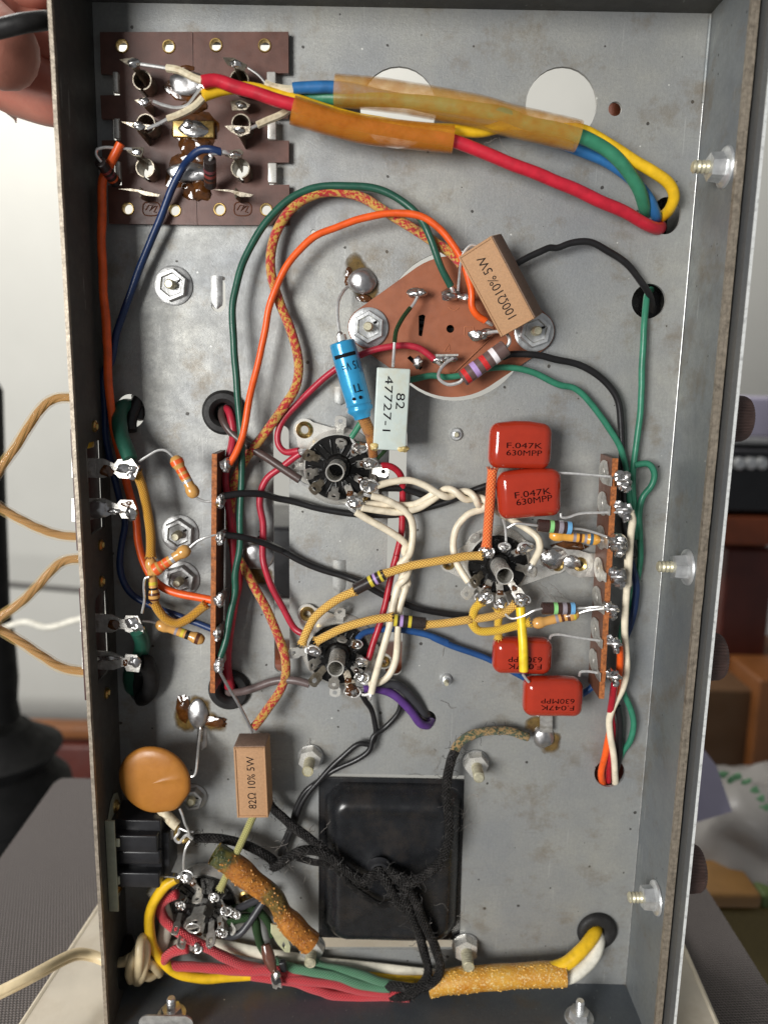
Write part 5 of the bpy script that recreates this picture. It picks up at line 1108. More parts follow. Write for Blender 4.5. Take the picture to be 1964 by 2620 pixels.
# ================================================================ wires
def amber(name, c, alpha, c2, mott=.5, rough=.3, grit=0.0):
    t = NT(name); n1 = t.ramp(t.noise(2.2, 5, .7), .35, .68); n2 = t.ramp(t.noise(16, 3, .6), .52, .68)
    col = t.mix(n1, c, c2); col = t.mix(t.math('MULTIPLY', n2, grit), col, lin(240, 214, 150))
    t.set(Base_Color=col, Roughness=rough, Alpha=t.math('ADD', t.math('MULTIPLY', n1, mott), alpha))
    t.bsdf.inputs['Coat Weight'].default_value = .4; t.bump(t.math('ADD', t.noise(9, 4, .7), t.math('MULTIPLY', n2, grit)), .35, .04); return t.m
M['amber1'] = amber('opaque_amber_tubing', lin(216, 140, 46), .34, lin(178, 100, 22), .32, .16)
M['amber2'] = amber('clear_amber_tubing', lin(230, 176, 70), .2, lin(184, 122, 34), .28, .12)
M['amber3'] = amber('gritty_amber_tubing', lin(222, 168, 66), .8, lin(184, 116, 26), .15, .35, .9)
def ochre():
    t = NT('pimpled_ochre_tubing'); u, v = t.uvxy(); n = t.noise(1.6, 4, .7); w = t.math('ADD', u, t.math('MULTIPLY', t.math('SUBTRACT', n, .5), 1.1))
    g1 = t.ramp(w, .42, .2); d = t.math('ABSOLUTE', t.math('SUBTRACT', w, 1.12)); g2 = t.ramp(d, .3, .1)
    g = t.math('MINIMUM', t.math('ADD', g1, t.math('MULTIPLY', g2, .8)), 1.0)
    c = t.mix(t.ramp(t.noise(3.5, 5, .7), .35, .68), lin(190, 124, 48), lin(140, 78, 22)); cg = t.mix(t.ramp(t.noise(5, 4, .7), .4, .6), lin(52, 62, 34), lin(104, 96, 44))
    t.set(Base_Color=t.mix(g, c, cg), Roughness=.28); t.bsdf.inputs['Coat Weight'].default_value = .5
    t.bump(t.math('ADD', t.noise(7, 4, .7), t.math('MULTIPLY', t.ramp(t.noise(14, 2), .55, .68), .6)), .6, .05); return t.m
M['ochre_t'] = ochre()
M['cordcu'] = braid('stranded_copper', lin(226, 164, 104), lin(120, 72, 36), 6, rough=.35, bump=.6)
M['clearpvc'] = amber('clear_yellowed_pvc', lin(252, 222, 140), .12, lin(236, 196, 110), .08, .05)
ND = dict(name='hookup_wire', cat='wire')
# --- thick cables of the upper right
gT = 'thick cables from the hole at the upper right'
wire('thick red cable stripped over the brown boards, leaving the orange tubing rightward',
     [Q('B1', 885, 460, 1.35), *qs('C2', (-100, 425, 1.3), (0, 462, 1.25), (150, 505, 1.2), (300, 555, 1.15), (700, 670, .95), (1000, 720, .9), (1155, 745, .88)), *qs('C3', (0, 755, .88), (300, 870, .85), (600, 990, .75), (850, 1100, .6), (1000, 1180, .35), (1075, 1215, .0), (1090, 1200, -.4))], 16, 'w_red', 'thick_cable', 'cable', gT, 14,
     tips=[(qs('B1', (885, 450, 1.36), (800, 415, 1.3), (700, 365, 1.22), (605, 348, 1.15)), .085, 'oldwhite'), (qs('B1', (610, 350, 1.15), (500, 332, 1.1), (400, 318, 1.05)), .04)])
wire('thick yellow cable crossing under the red one and looping into the upper right hole',
     [Q('B1', 890, 565, 1.15), *qs('C2', (-40, 470, 1.05), (100, 470, 1.02), (320, 530, .9), (700, 640, .72), (1180, 690, .62), (1330, 692, .58)), *qs('C3', (300, 655, .62), (520, 680, .7), (680, 690, .75), (850, 790, .75), (1030, 895, .72), (1130, 970, .65), (1162, 1040, .5), (1135, 1110, .2), (1100, 1145, -.25))], 14.5, 'w_yellow', 'thick_cable', 'cable', gT, 14,
     tips=[(qs('B1', (890, 580, 1.14), (820, 650, 1.1), (700, 715, 1.08), (610, 748, 1.06)), .085, 'oldwhite'), (qs('B1', (615, 745, 1.06), (540, 785, 1.05), (450, 825, 1.02)), .04), (qs('B1', (880, 500, 1.2), (830, 560, 1.1), (770, 635, 1.05), (680, 660, 1.0), (580, 640, 1.0), (500, 610, .95)), .04)])
wire('thick blue cable with a stripped white end, emerging beneath the green one',
     [*qs('C2', (312, 470, .95), (420, 462, .95), (530, 460, .95), (750, 500, .85), (1000, 560, .75), (1300, 620, .6)), *qs('C3', (400, 690, .45), (650, 790, .4), (800, 855, .4), (940, 950, .38), (1035, 1060, .3), (1062, 1140, .05), (1066, 1165, -.4))], 14.5, 'w_lblue', 'thick_cable', 'cable', gT, 14,
     tips=[(qs('B1', (1600, 520, .95), (1520, 515, .95), (1430, 495, .95), (1375, 470, .97)), .1, 'oldwhite'), (qs('B1', (1380, 465, .97), (1320, 400, 1.0), (1240, 345, 1.0)), .03, 'lead_d')])
wire('thick green cable seen through the amber tubing and curving into the upper right hole',
     [*qs('C2', (330, 525, .7), (430, 520, .7), (520, 520, .75), (800, 530, .95), (1100, 555, 1.05), (1400, 600, 1.1)), *qs('C3', (350, 640, 1.05), (560, 690, .95), (660, 720, .9), (790, 785, .85), (900, 885, .78), (975, 1000, .6), (1005, 1100, .25), (1012, 1150, -.3))], 17, 'w_green', 'thick_cable', 'cable', gT, 14,
     tips=[(qs('C2', (330, 525, .7), (300, 570, .75), (240, 610, .8), (180, 635, .85), (120, 662, .9)), .085, 'oldwhite'), (qs('C2', (125, 660, .9), (60, 690, .95)), .04)])
def sleeve(label, pts, rp, mat, group=None, flat=1.0, nm='tubing', seg=20, rr2=None, wob=.03):
    mid = pts[len(pts) // 2]; r = rp * ((CAMC - mid).dot(CAMR @ Vector((0, 0, 1)))) / FPX; pp = spline(pts, 8); n = len(pp)
    rr = [r * (1 + wob * noise.noise(p * 1.4)) for p in pp]
    t = Thing('insulating_tubing', label, 'tubing', pts[0], group); m = MB().tube(pp, rr, seg, cap=False); m.tube(pp, [x * .9 for x in rr], seg, cap=False)
    k = len(pp) * seg; fs = []
    for e in (0, len(pp) - 1):
        for j in range(seg): a, b = e * seg + j, e * seg + (j + 1) % seg; fs.append((a, a + k, b + k, b) if e else (b, b + k, a + k, a))
    m.f += fs; t.part('tube_wall', m, mat, angle=60); return t, pp, rr
gS = 'amber insulating tubing'
sleeve('orange amber tubing around the thick red and yellow cables', qs('C2', (308, 583, 1.1), (500, 642, 1.02), (700, 690, .95), (900, 712, .9), (1158, 738, .88)), 34, 'amber1', gS)
sleeve('clear amber tubing around the blue and green cables, over the two large round holes', [*qs('C2', (530, 478, .95), (750, 497, .95), (1000, 535, .95), (1300, 592, .95)), *qs('C3', (300, 640, .92), (480, 680, .9), (652, 722, .88))], 39, 'amber2', gS)
# --- long wires of the left
wire('orange wire along the left wall from the brown board down to the left terminal strip',
     [*qs('B1', (240, 940, 1.05), (190, 1040, 1.0), (120, 1180, .8)), *qs('C4', (128, 130, .75), (128, 300, .7), (124, 500, .7), (140, 800, .7), (155, 1000, .7), (160, 1240, .65)), *qs('C7', (582, 200, .6), (602, 400, .55), (640, 560, .5), (680, 720, .5), (715, 850, .55), (730, 1000, .6), (765, 1130, .65)), *qs('C11', (885, 135, .7), (960, 225, .75), (1100, 285, .85), (1290, 322, 1.05))], 10.5, 'w_orange', tips=None, **ND)
wire('blue wire from the brown board crossing the bare floor down along the left wall',
     [*qs('B1', (1030, 1005, 1.1), (960, 990, 1.15), (870, 995, 1.1), (790, 1060, .95)), *qs('C4', (560, 50, .65), (510, 140, .55), (440, 310, .45), (340, 555, .4), (255, 790, .4), (200, 940, .4), (175, 1090, .4)), *qs('C7', (552, 100, .4), (552, 300, .4), (562, 450, .4), (595, 600, .4), (640, 790, .4), (662, 900, .4), (650, 1000, .4), (638, 1120, .4)), *qs('C11', (728, 60, .4), (738, 170, .4), (790, 280, .45), (900, 345, .55), (1050, 405, .75), (1200, 462, .95), (1295, 500, 1.1))], 9, 'w_dblue', **ND)
wire('long dark green wire arching from the left terminal strip to the wafer', [*qs('C11', (1335, 665, 1.05), (1370, 560, .95), (1400, 400, .85), (1425, 260, .8)), *qs('C7', (1245, 1180, .8), (1275, 1040, .8), (1272, 900, .78), (1282, 700, .75), (1282, 500, .75), (1262, 250, .72)), *qs('C4', (838, 1150, .7), (826, 1000, .65), (820, 800, .6), (845, 650, .55), (900, 500, .5), (1000, 345, .5), (1130, 220, .5), (1280, 160, .5), (1420, 155, .52)), *qs('C2', (780, 1010, .55), (920, 1090, .6), (1010, 1180, .65)), *qs('C5', (640, 140, .7), (700, 230, .75), (745, 340, .75), (790, 460, .7), (835, 550, .6))], 9.5, 'w_dgreen', **ND)
wire('red and yellow flecked cloth wire arching up from the tan 82 ohm resistor',
     [*qs('C5', (900, 420, .6), (840, 350, .55), (700, 260, .5), (540, 160, .48), (400, 70, .45)), *qs('C4', (1530, 228, .42), (1400, 185, .42), (1270, 195, .42), (1140, 265, .42), (1060, 380, .42), (1022, 500, .42), (1025, 630, .42), (1070, 780, .42), (1120, 900, .42), (1158, 1030, .42), (1165, 1130, .42), (1145, 1235, .42)), *qs('C7', (1545, 220, .42), (1470, 345, .42), (1380, 465, .42), (1300, 570, .4), (1245, 680, .35), (1222, 820, .3), (1225, 960, .3), (1252, 1070, .32)), *qs('C12', (275, 40, .35), (340, 210, .4), (430, 380, .45), (500, 540, .5), (545, 660, .5), (545, 780, .52), (505, 880, .6), (425, 1000, .75), (350, 1095, .95))], 12, 'cloth_ry', 'cloth_wire', 'wire', None, 14)
wire('orange wire from the left terminal strip arching over to the wafer', [*qs('C7', (1215, 595, 1.05), (1250, 540, 1.0), (1290, 440, .9), (1320, 260, .8), (1360, 100, .7)), *qs('C4', (930, 1170, .68), (985, 950, .65), (1020, 770, .65), (1090, 610, .65)), Q('S', 786, 616, .65), *qs('C5', (150, 188, .65), (350, 124, .68), (560, 105, .72), (680, 135, .75), (790, 220, .75), (880, 345, .75), (935, 470, .75), (962, 580, .72), (962, 680, .7), (1000, 735, .65), (1045, 760, .6)), ], 9.3, 'w_orange', **ND)
wire('red wire running from the upper grommet down to the lower left grommet', qs('C7', (1200, 300, -.2), (1215, 315, .1), (1235, 400, .25), (1235, 480, .3), (1215, 570, .3), (1195, 660, .3), (1212, 800, .3), (1240, 950, .32), (1252, 1100, .35)) + qs('C12', (250, 0, .38), (262, 200, .4), (235, 370, .4), (202, 550, .4), (192, 700, .35), (212, 830, .15), (222, 870, -.25)), 10.5, 'w_crimson', **ND)
wire('second red wire beside the first, ending at the lower left grommet', qs('C7', (1245, 400, .2), (1228, 520, .45), (1196, 640, .5), (1205, 780, .5), (1228, 930, .5), (1240, 1100, .5)) + qs('C12', (222, 40, .5), (238, 220, .5), (215, 400, .5), (190, 560, .45), (185, 720, .35), (196, 850, -.1)), 9, 'w_crimson', **ND)
wire('brown wire from the upper grommet to the upper left socket', qs('C7', (1180, 300, -.2), (1180, 355, .15), (1230, 432, .3), (1330, 505, .4), (1460, 590, .5), (1590, 678, .6)), 11, 'w_brown', tips=[(qs('B2', (200, 1060, .62), (260, 1100, .65), (330, 1130, .7), (380, 1160, .74)), .04)], **ND)
wire('grey wire from the lower left grommet to the lower socket', qs('C12', (190, 880, -.2), (250, 880, .12), (340, 858, .3), (470, 815, .45), (580, 802, .55), (690, 830, .62)), 10.5, 'w_grey', **ND)
# --- crimson wires of the sockets
wire('crimson wire from the wafer behind the blue capacitor to the upper left socket', [*qs('C5', (735, 992, .5), (690, 955, .5), (630, 920, .5), (530, 905, .5), (410, 925, .48), (280, 968, .42), (140, 1050, .35), (0, 1165, .3)), *qs('C8', (480, 0, .3), (380, 80, .3), (300, 170, .3), (262, 260, .32), (268, 330, .36), (310, 372, .45), (390, 362, .6)), ], 8.6, 'w_crimson', **ND)
wire('crimson wire linking the upper left socket to the lower one past the left slot', [*qs('C8', (395, 382, .6), (300, 450, .5), (205, 515, .42), (165, 590, .4), (155, 690, .4), (172, 800, .4), (172, 930, .4), (182, 1060, .42)), *qs('C12', (402, 30, .42), (420, 120, .45), (470, 260, .48), (540, 395, .5), (600, 490, .52), (650, 522, .6))], 8.6, 'w_crimson', **ND)
wire('red wire from the upper socket down the right slot to the lower socket', [*qs('C8', (890, 455, .6), (950, 460, .55), (1000, 500, .45), (1018, 580, .3), (1018, 720, .25), (1010, 860, .25), (980, 1000, .25), (950, 1130, .28)), *qs('C12', (1222, 40, .3), (1190, 170, .32), (1150, 350, .38), (1110, 490, .45), (1075, 590, .52), (1045, 680, .6))], 8.6, 'w_red2', **ND)
# --- black wires
wire('black wire under the upper left socket from the left strip to the red capacitors', [*qs('C7', (1190, 765, 1.0), (1290, 752, .85), (1400, 756, .6), (1520, 785, .4)), *qs('C8', (200, 642, .3), (330, 666, .28), (500, 710, .22), (650, 737, .2), (850, 750, .2), (1000, 745, .2), (1150, 712, .2), (1300, 665, .22), (1420, 612, .25), (1530, 575, .3), (1640, 560, .3))], 9, 'w_black', **ND)
wire('short black wire behind the cream twisted pair at the upper socket', qs('C8', (870, 590, .35), (1000, 592, .3), (1100, 620, .25), (1170, 648, .2)), 9, 'w_black', **ND)
wire('black wire running diagonally from the left strip behind the upper yellow sleeved resistor', [*qs('C7', (1195, 970, 1.0), (1300, 985, .85), (1400, 1012, .6), (1500, 1055, .42)), *qs('C8', (130, 888, .35), (260, 948, .3), (400, 1030, .25), (520, 1080, .22), (680, 1130, .22), (780, 1175, .25)), *qs('C12', (970, 202, .3), (1100, 270, .3), (1220, 330, .25), (1400, 385, .22), (1658, 418, .22)), Q('D', 1030, 1332, .3)], 8.2, 'w_black', **ND)
wire('black wire arching from behind the tan 100 ohm resistor to the round right hole', [*qs('C5', (1180, 450, .5), (1240, 408, .5), (1380, 338, .5), (1500, 300, .5)), *qs('C6', (270, 330, .45), (380, 318, .45), (460, 290, .45), (580, 285, .45), (690, 335, .42), (800, 410, .38), (900, 535, .25), (945, 610, .05), (965, 700, -.3))], 8.8, 'w_black', **ND)
wire('black wire from behind the large brown resistor curving down behind the right strip', [*qs('C5', (1150, 980, .5), (1200, 958, .5), (1350, 968, .48), (1500, 1010, .42)), *qs('C6', (300, 965, .4), (500, 1022, .35), (650, 1110, .3), (740, 1220, .28)), *qs('C9', (1130, 60, .28), (1155, 180, .25), (1160, 320, .22), (1168, 500, .2), (1175, 700, .2), (1180, 850, .2), (1230, 960, .3), (1240, 1010, .35))], 8.8, 'w_black', **ND)
for i, (lab, pts) in enumerate([('black wire of a loose pair looping from the lower socket, inner of two', [*qs('C12', (1005, 890, .6), (1030, 930, .5), (1065, 980, .3), (1085, 1060, .25), (1092, 1130, .22), (1060, 1195, .22)), *qs('C15', (520, 125, .25), (420, 205, .28), (300, 320, .3), (215, 420, .3), (165, 500, .3), (130, 600, .28), (75, 740, .25)), Q('C14', 1010, 790, .2)]),
                               ('black wire of a loose pair passing under the purple wire, outer of two', [*qs('C12', (1225, 900, .3), (1242, 945, .25), (1225, 1010, .22), (1150, 1090, .2), (1050, 1170, .22)), *qs('C15', (600, 30, .3), (618, 90, .32), (580, 165, .32), (500, 225, .3), (380, 280, .28), (270, 350, .25), (190, 420, .25), (140, 510, .25), (110, 600, .25), (60, 730, .22)), Q('C14', 985, 800, .2)])]):
    wire(lab, pts, 7, 'w_black', 'hookup_wire', 'wire', 'loose black pair')
# --- green wires of the right
wire('light green wire from the round right hole down behind the right strip', [*qs('C6', (950, 570, -.4), (925, 600, -.05), (915, 700, .15), (905, 850, .25), (896, 1000, .28), (895, 1150, .28)), *qs('C9', (1276, 60, .28), (1265, 200, .26), (1240, 380, .25), (1228, 520, .22), (1238, 700, .2), (1250, 900, .2))], 8.4, 'w_fgreen', **ND)
wire('green wire making a small loop right of the terminal strip', [*qs('C9', (1240, 450, .3), (1270, 432, .32), (1320, 440, .35), (1356, 500, .35), (1342, 570, .32), (1290, 640, .3), (1268, 740, .28), (1270, 860, .25), (1275, 1000, .22), (1255, 1150, .2)), *qs('C10', (840, 200, .2), (790, 420, .2), (760, 650, .2), (775, 860, .22), (825, 980, .25), (845, 1080, .25), (820, 1180, .2)), Q('D', 1345, 1622, .1), Q('D', 1325, 1672, -.3)], 8, 'w_fgreen', **ND)
wire('green wire from behind the pale box capacitor down to the right strip', [*qs('C5', (560, 1120, .4), (640, 1105, .4), (720, 1090, .4), (800, 1100, .4), (900, 1090, .4), (1050, 1050, .4), (1200, 1040, .4), (1350, 1078, .4), (1500, 1150, .38)), *qs('C9', (870, -20, .35), (980, 80, .32), (1080, 220, .3), (1150, 340, .28), (1185, 460, .25), (1205, 600, .2), (1215, 800, .2))], 8.4, 'w_fgreen', **ND)
wire('short teal green wire stub between blue capacitor and upper socket', qs('C8', (765, 195, .8), (735, 240, .75), (705, 280, .7)), 8, 'w_green', tips=[(qs('B2', (930, 440, .7), (960, 500, .7), (1010, 545, .72)), .04)], **ND)
# --- right bundle
wire('long cream wire along the right side of the terminal strip into the lower right hole', [*qs('C9', (1215, 725, 1.25), (1232, 780, 1.15), (1222, 850, 1.05), (1205, 980, .95), (1195, 1200, .9)), *qs('C10', (805, 60, .9), (803, 200, .9), (793, 390, .88), (792, 560, .82), (803, 690, .75), (785, 840, .65), (730, 950, .6), (698, 1050, .55), (700, 1150, .5), (715, 1230, .4)), Q('D', 1326, 1660, .25), Q('D', 1328, 1696, -.2)], 9, 'w_cream', **ND)
wire('blue wire behind the cream wire curving down from the middle of the right strip', qs('C10', (820, 60, .35), (845, 140, .35), (862, 240, .35), (852, 350, .32), (825, 470, .3), (790, 560, .25)), 9, 'w_dblue', **ND)
wire('blue wire from the lower socket passing behind the red capacitors', [*qs('C12', (985, 560, .6), (1020, 525, .5), (1080, 505, .42), (1180, 495, .35), (1270, 505, .3), (1400, 530, .28), (1540, 580, .28)), *qs('D', (930, 1375, .28), (1000, 1403, .28), (1060, 1426, .28), (1150, 1475, .25)), *qs('C10', (430, 930, .3), (540, 890, .35), (600, 845, .4), (632, 780, .45))], 8.4, 'w_blue', **ND)
wire('orange wire from the lowest lug of the right strip into the lower right hole', [*qs('C10', (755, 600, 1.1), (762, 680, .95), (752, 780, .8), (735, 900, .6), (715, 1000, .5), (700, 1100, .4)), Q('D', 1308, 1620, .3), Q('D', 1297, 1668, .1), Q('D', 1303, 1700, -.3)], 8.6, 'w_orange', **ND)
wire('red wire from the lowest lug of the right strip into the lower right hole', [*qs('C10', (728, 830, 1.0), (718, 900, .8), (708, 1000, .55), (715, 1100, .4)), Q('D', 1316, 1630, .25), Q('D', 1313, 1688, -.3)], 8.6, 'w_red2', **ND)
wire('black wire in the bundle entering the lower right hole', [*qs('C10', (745, 960, .4), (762, 1060, .35), (758, 1180, .25)), Q('D', 1335, 1640, .1), Q('D', 1325, 1680, -.3)], 8.6, 'w_black', **ND)
wire('purple wire from the lower socket into the small round hole', qs('C12', (1020, 858, .6), (1100, 862, .5), (1180, 885, .4), (1240, 925, .35), (1310, 1000, .25), (1365, 1068, .12), (1405, 1080, -.02), (1430, 1060, -.3)), 11, 'w_purple', **ND)
wire('slate grey wire behind the purple wire', qs('C12', (1100, 838, .45), (1200, 832, .35), (1280, 880, .25), (1340, 950, .15), (1385, 1005, .0), (1400, 1020, -.3)), 11.5, 'w_slate', **ND)
# --- cream heater pairs
gC = 'cream heater wires'
H = lambda lab, pts, r=9.2: wire(lab, pts, r, 'w_cream', 'heater_wire', 'wire', gC, raw=True)
def twist(pts, r, turns, ph):
    """one strand of a twisted pair wound about a centre line"""
    pp = spline(pts, 8); n = len(pp); o = []
    for i, p in enumerate(pp):
        T = (pp[min(i + 1, n - 1)] - pp[max(i - 1, 0)]).normalized(); a = Vector((-T.y, T.x, 0)).normalized(); b = Vector((0, 0, 1)); t = 2 * PI * turns * i / n + ph
        o.append(p + a * r * math.cos(t) + b * r * math.sin(t))
    return o
tw = qs('C8', (1215, 632, .45), (1290, 618, .48), (1380, 628, .5), (1460, 655, .52), (1515, 690, .5))
for k, (lab, a, b) in enumerate([('upper cream wire of the twisted pair between the upper and right sockets', qs('C8', (850, 580, .7), (950, 552, .6), (1060, 542, .55), (1150, 572, .5)), qs('C9', (335, 712, .5), (235, 745, .5), (160, 830, .5), (140, 940, .5), (160, 1040, .6), (205, 1120, .7), (232, 1160, .78))),
                                 ('lower cream wire of the twisted pair between the upper and right sockets', qs('C8', (770, 708, .7), (900, 728, .55), (1000, 735, .5), (1110, 712, .45), (1180, 672, .42)), qs('C9', (420, 740, .45), (500, 785, .45), (590, 840, .5), (650, 890, .6), (664, 950, .7), (640, 1010, .78), (618, 1050, .82)))]):
    H(lab, a + twist(tw, .105, 1.6, PI * k + .6)[2:-2:2] + b)
H('short cream wire bowing under the twisted pair beside the upper socket', qs('C8', (790, 685, .5), (950, 690, .4), (1080, 690, .38), (1170, 648, .4), (1225, 605, .42)))
tv = [*qs('C8', (1048, 960, .5), (1035, 1040, .52), (1030, 1110, .55), (1022, 1180, .55)), *qs('C12', (1268, 90, .55), (1262, 180, .58), (1248, 250, .6))]
for k, (lab, a, b) in enumerate([('right cream wire of the long vertical twisted pair', qs('C8', (830, 638, .7), (900, 655, .65), (1000, 705, .58), (1065, 770, .52), (1080, 850, .5)), qs('C12', (1238, 360, .62), (1225, 480, .62), (1222, 600, .62), (1205, 710, .62), (1160, 790, .65), (1100, 825, .68), (1050, 825, .7))),
                                 ('left cream wire of the vertical twisted pair with a bare end', qs('C8', (735, 735, .7), (800, 775, .65), (900, 830, .58), (980, 880, .52), (1035, 930, .5)), qs('C12', (1195, 360, .7), (1180, 460, .75), (1150, 570, .8), (1115, 690, .85), (1085, 800, .85), (1065, 885, .85)))]):
    H(lab, a + twist(tv, .115, 2.0, PI * k + (0.4))[2:-2:2] + b)
single('bare_wire_end', 'bare bent wire end below the lower socket', 'wire', MB().tube(spline(qs('B4', (1190, 1360, .85), (1130, 1375, .85), (1080, 1370, .84)), 5), .04, 8), 'lead', Q('B4', 1190, 1360, .85))
# --- braided sleeves
gB = 'braided insulating sleeves'
def bs(label, pts, rp, mat, fray=True):
    mid = pts[len(pts) // 2]; r = rp * ((CAMC - mid).dot(CAMR @ Vector((0, 0, 1)))) / FPX; pp = spline(pts, 8)
    t = Thing('braided_sleeve', label, 'sleeve', pts[0], gB); n = len(pp)
    rr = [r * (1 + .14 * max(0, 1 - i / 1.6) + .14 * max(0, 1 - (n - 1 - i) / 1.6)) for i in range(n)]
    t.part('braid', MB().tube(pp, rr, 14), mat)
    if fray:
        m = MB()
        for e, d in ((0, pp[0] - pp[1]), (-1, pp[-1] - pp[-2])):
            d.normalize(); random.seed(len(label) + e)
            for k in range(9):
                a = 2 * PI * k / 9; s_ = d.cross(Vector((0, 0, 1))).normalized(); u_ = s_.cross(d); o = s_ * math.cos(a) + u_ * math.sin(a)
                b = pp[e] + o * rr[e] * .85; m.tube([b, b + d * .05 + o * random.uniform(.01, .05)], .016, 4)
        tag(t.part('frayed_ends', m, mat), kind='stuff')
    return t
bs('yellow braided sleeve from the right socket to the upper yellow and violet banded resistor', [*qs('C8', (1490, 998, .85), (1400, 1003, .9), (1300, 1020, .95), (1180, 1040, .97), (1060, 1062, .96), (905, 1110, .95))], 11, 'b_yellow')
bs('yellow braided sleeve curving from the upper banded resistor to the lower socket', qs('C12', (962, 268, .95), (880, 305, .95), (790, 365, .95), (720, 430, .93), (675, 510, .9), (648, 580, .82)), 11, 'b_yellow')
bs('yellow braided sleeve from the lower socket to the lower yellow and violet banded resistor', qs('C12', (735, 570, .9), (800, 535, .95), (900, 488, .97), (1010, 455, .97), (1100, 435, .96), (1190, 425, .95)), 11, 'b_yellow')
bs('yellow braided sleeve from the lower banded resistor to under the right socket', [*qs('C12', (1395, 470, .95), (1500, 462, .95), (1658, 440, .92)), *qs('B3', (440, 1580, .88), (800, 1525, .85), (960, 1470, .8), (1080, 1370, .75))], 10.5, 'b_yellow')
bs('orange braided sleeve standing between the two upper red capacitors and the right socket', qs('C9', (378, 475, .95), (370, 560, .95), (360, 700, .92), (350, 830, .88), (342, 940, .85)), 12.5, 'b_orange')
bs('bright yellow braided sleeve looping under the right socket', qs('B3', (600, 1340, .85), (520, 1430, .85), (495, 1540, .85), (500, 1640, .85)) + qs('D', (1018, 1345, .85), (1032, 1362, .88), (1065, 1363, .9), (1105, 1354, .92), (1142, 1345, .92)), 11, 'b_ybright')
bs('short bright yellow braided sleeve hanging from the right socket', qs('B3', (850, 1430, .8), (860, 1530, .8), (850, 1620, .78)) + qs('D', (1076, 1378, .7)), 10, 'b_ybright')
bs('gold braided sleeve hanging from the upper speaker lug', qs('C7', (725, 640, 1.05), (755, 720, 1.05), (778, 830, 1.05), (798, 960, 1.08), (800, 1085, 1.1)), 12, 'b_gold')
bs('gold braided sleeve bent in a V between the tan resistors and the left strip', qs('C11', (935, 340, 1.05), (965, 390, 1.08), (1010, 440, 1.1), (1070, 462, 1.1), (1130, 440, 1.1), (1245, 350, 1.12)), 11.5, 'b_gold')
bs('pale olive braided sleeve from the tan 82 ohm resistor down to the lowest socket', qs('C14', (832, 545, 1.0), (790, 640, 1.05), (740, 750, 1.1), (690, 860, 1.15), (625, 1005, 1.1)), 9.5, 'b_pale')
wire('plain yellow sleeve hanging over the red capacitor below the right socket', qs('C10', (158, 365, .85), (165, 460, .95), (175, 600, 1.1), (178, 752, 1.15)), 12, 'w_yellow2', 'plain_sleeve', 'sleeve')
# ================================================================ transformer
cT = Q('S', 1000, 2205, 0); t = Thing('transformer', 'black transformer end bell filling the large square opening', 'transformer', cT)
W_, H_ = 376 * sc(1000, 2205), 452 * sc(1000, 2205)
t.part('mounting_plate', MB().rbox((W_ * 1.02, H_ * 1.01, .1), .04, TM(Vector((cT.x, cT.y, -.09))), 2), 'enamel')
# dished bell: height field over a rounded rectangle
bx0, by0, bx1, by1 = P(838, 2030, .4).x, P(838, 2030, .4).y, P(1160, 2420, .4).x, P(1160, 2420, .4).y
m = MB(); nx, ny = 44, 56; vs = []; ccx, ccy, hw, hh = (bx0 + bx1) / 2, (by0 + by1) / 2, (bx1 - bx0) / 2 + .12, (by0 - by1) / 2 + .12
for j in range(ny + 1):
    for i in range(nx + 1):
        x, y = ccx + hw * (2 * i / nx - 1), ccy + hh * (2 * j / ny - 1)
        rr = .75; dx, dy = max(0, abs(x - ccx) - (hw - rr)), max(0, abs(y - ccy) - (hh - rr)); d = rr - math.hypot(dx, dy)
        e = max(0, min(1, d / .52)); z = -.06 + .62 * math.sin(e * PI / 2) ** .8 - (.05 if d > .52 else 0) * min(1, (d - .52) / .3 if d > .52 else 0)
        hub = math.hypot(x - Q('C15', 640, 900, .6).x, y - Q('C15', 640, 900, .6).y); z += .16 * math.exp(-(hub / .42) ** 2)
        vs.append((x, y, z + .012 * noise.noise(Vector((x * 1.5, y * 1.5, 2)))))
m.add(vs, [(j * (nx + 1) + i, j * (nx + 1) + i + 1, (j + 1) * (nx + 1) + i + 1, (j + 1) * (nx + 1) + i) for j in range(ny) for i in range(nx)])
bell = t.part('end_bell', m, 'enamel', angle=80)
hp = Q('C15', 640, 880, .72)
t.part('lead_bushing', MB().lathe([(.16, -.1), (.16, .08), (.2, .12), (.26, .1), (.3, .0), (.34, -.05)], TM(hp, 0, 10), 24, close=False), 'black', parent=bell)
m = MB()
for px, pyy in ((1245, 445), (1262, 446), (1275, 446)): q = Q('C16', px, pyy, -.02); m.add([(q.x - .03, q.y - .035, -.03), (q.x + .03, q.y - .035, -.03), (q.x + .03, q.y + .035, -.03), (q.x - .03, q.y + .035, -.03)], [(0, 1, 2, 3)])
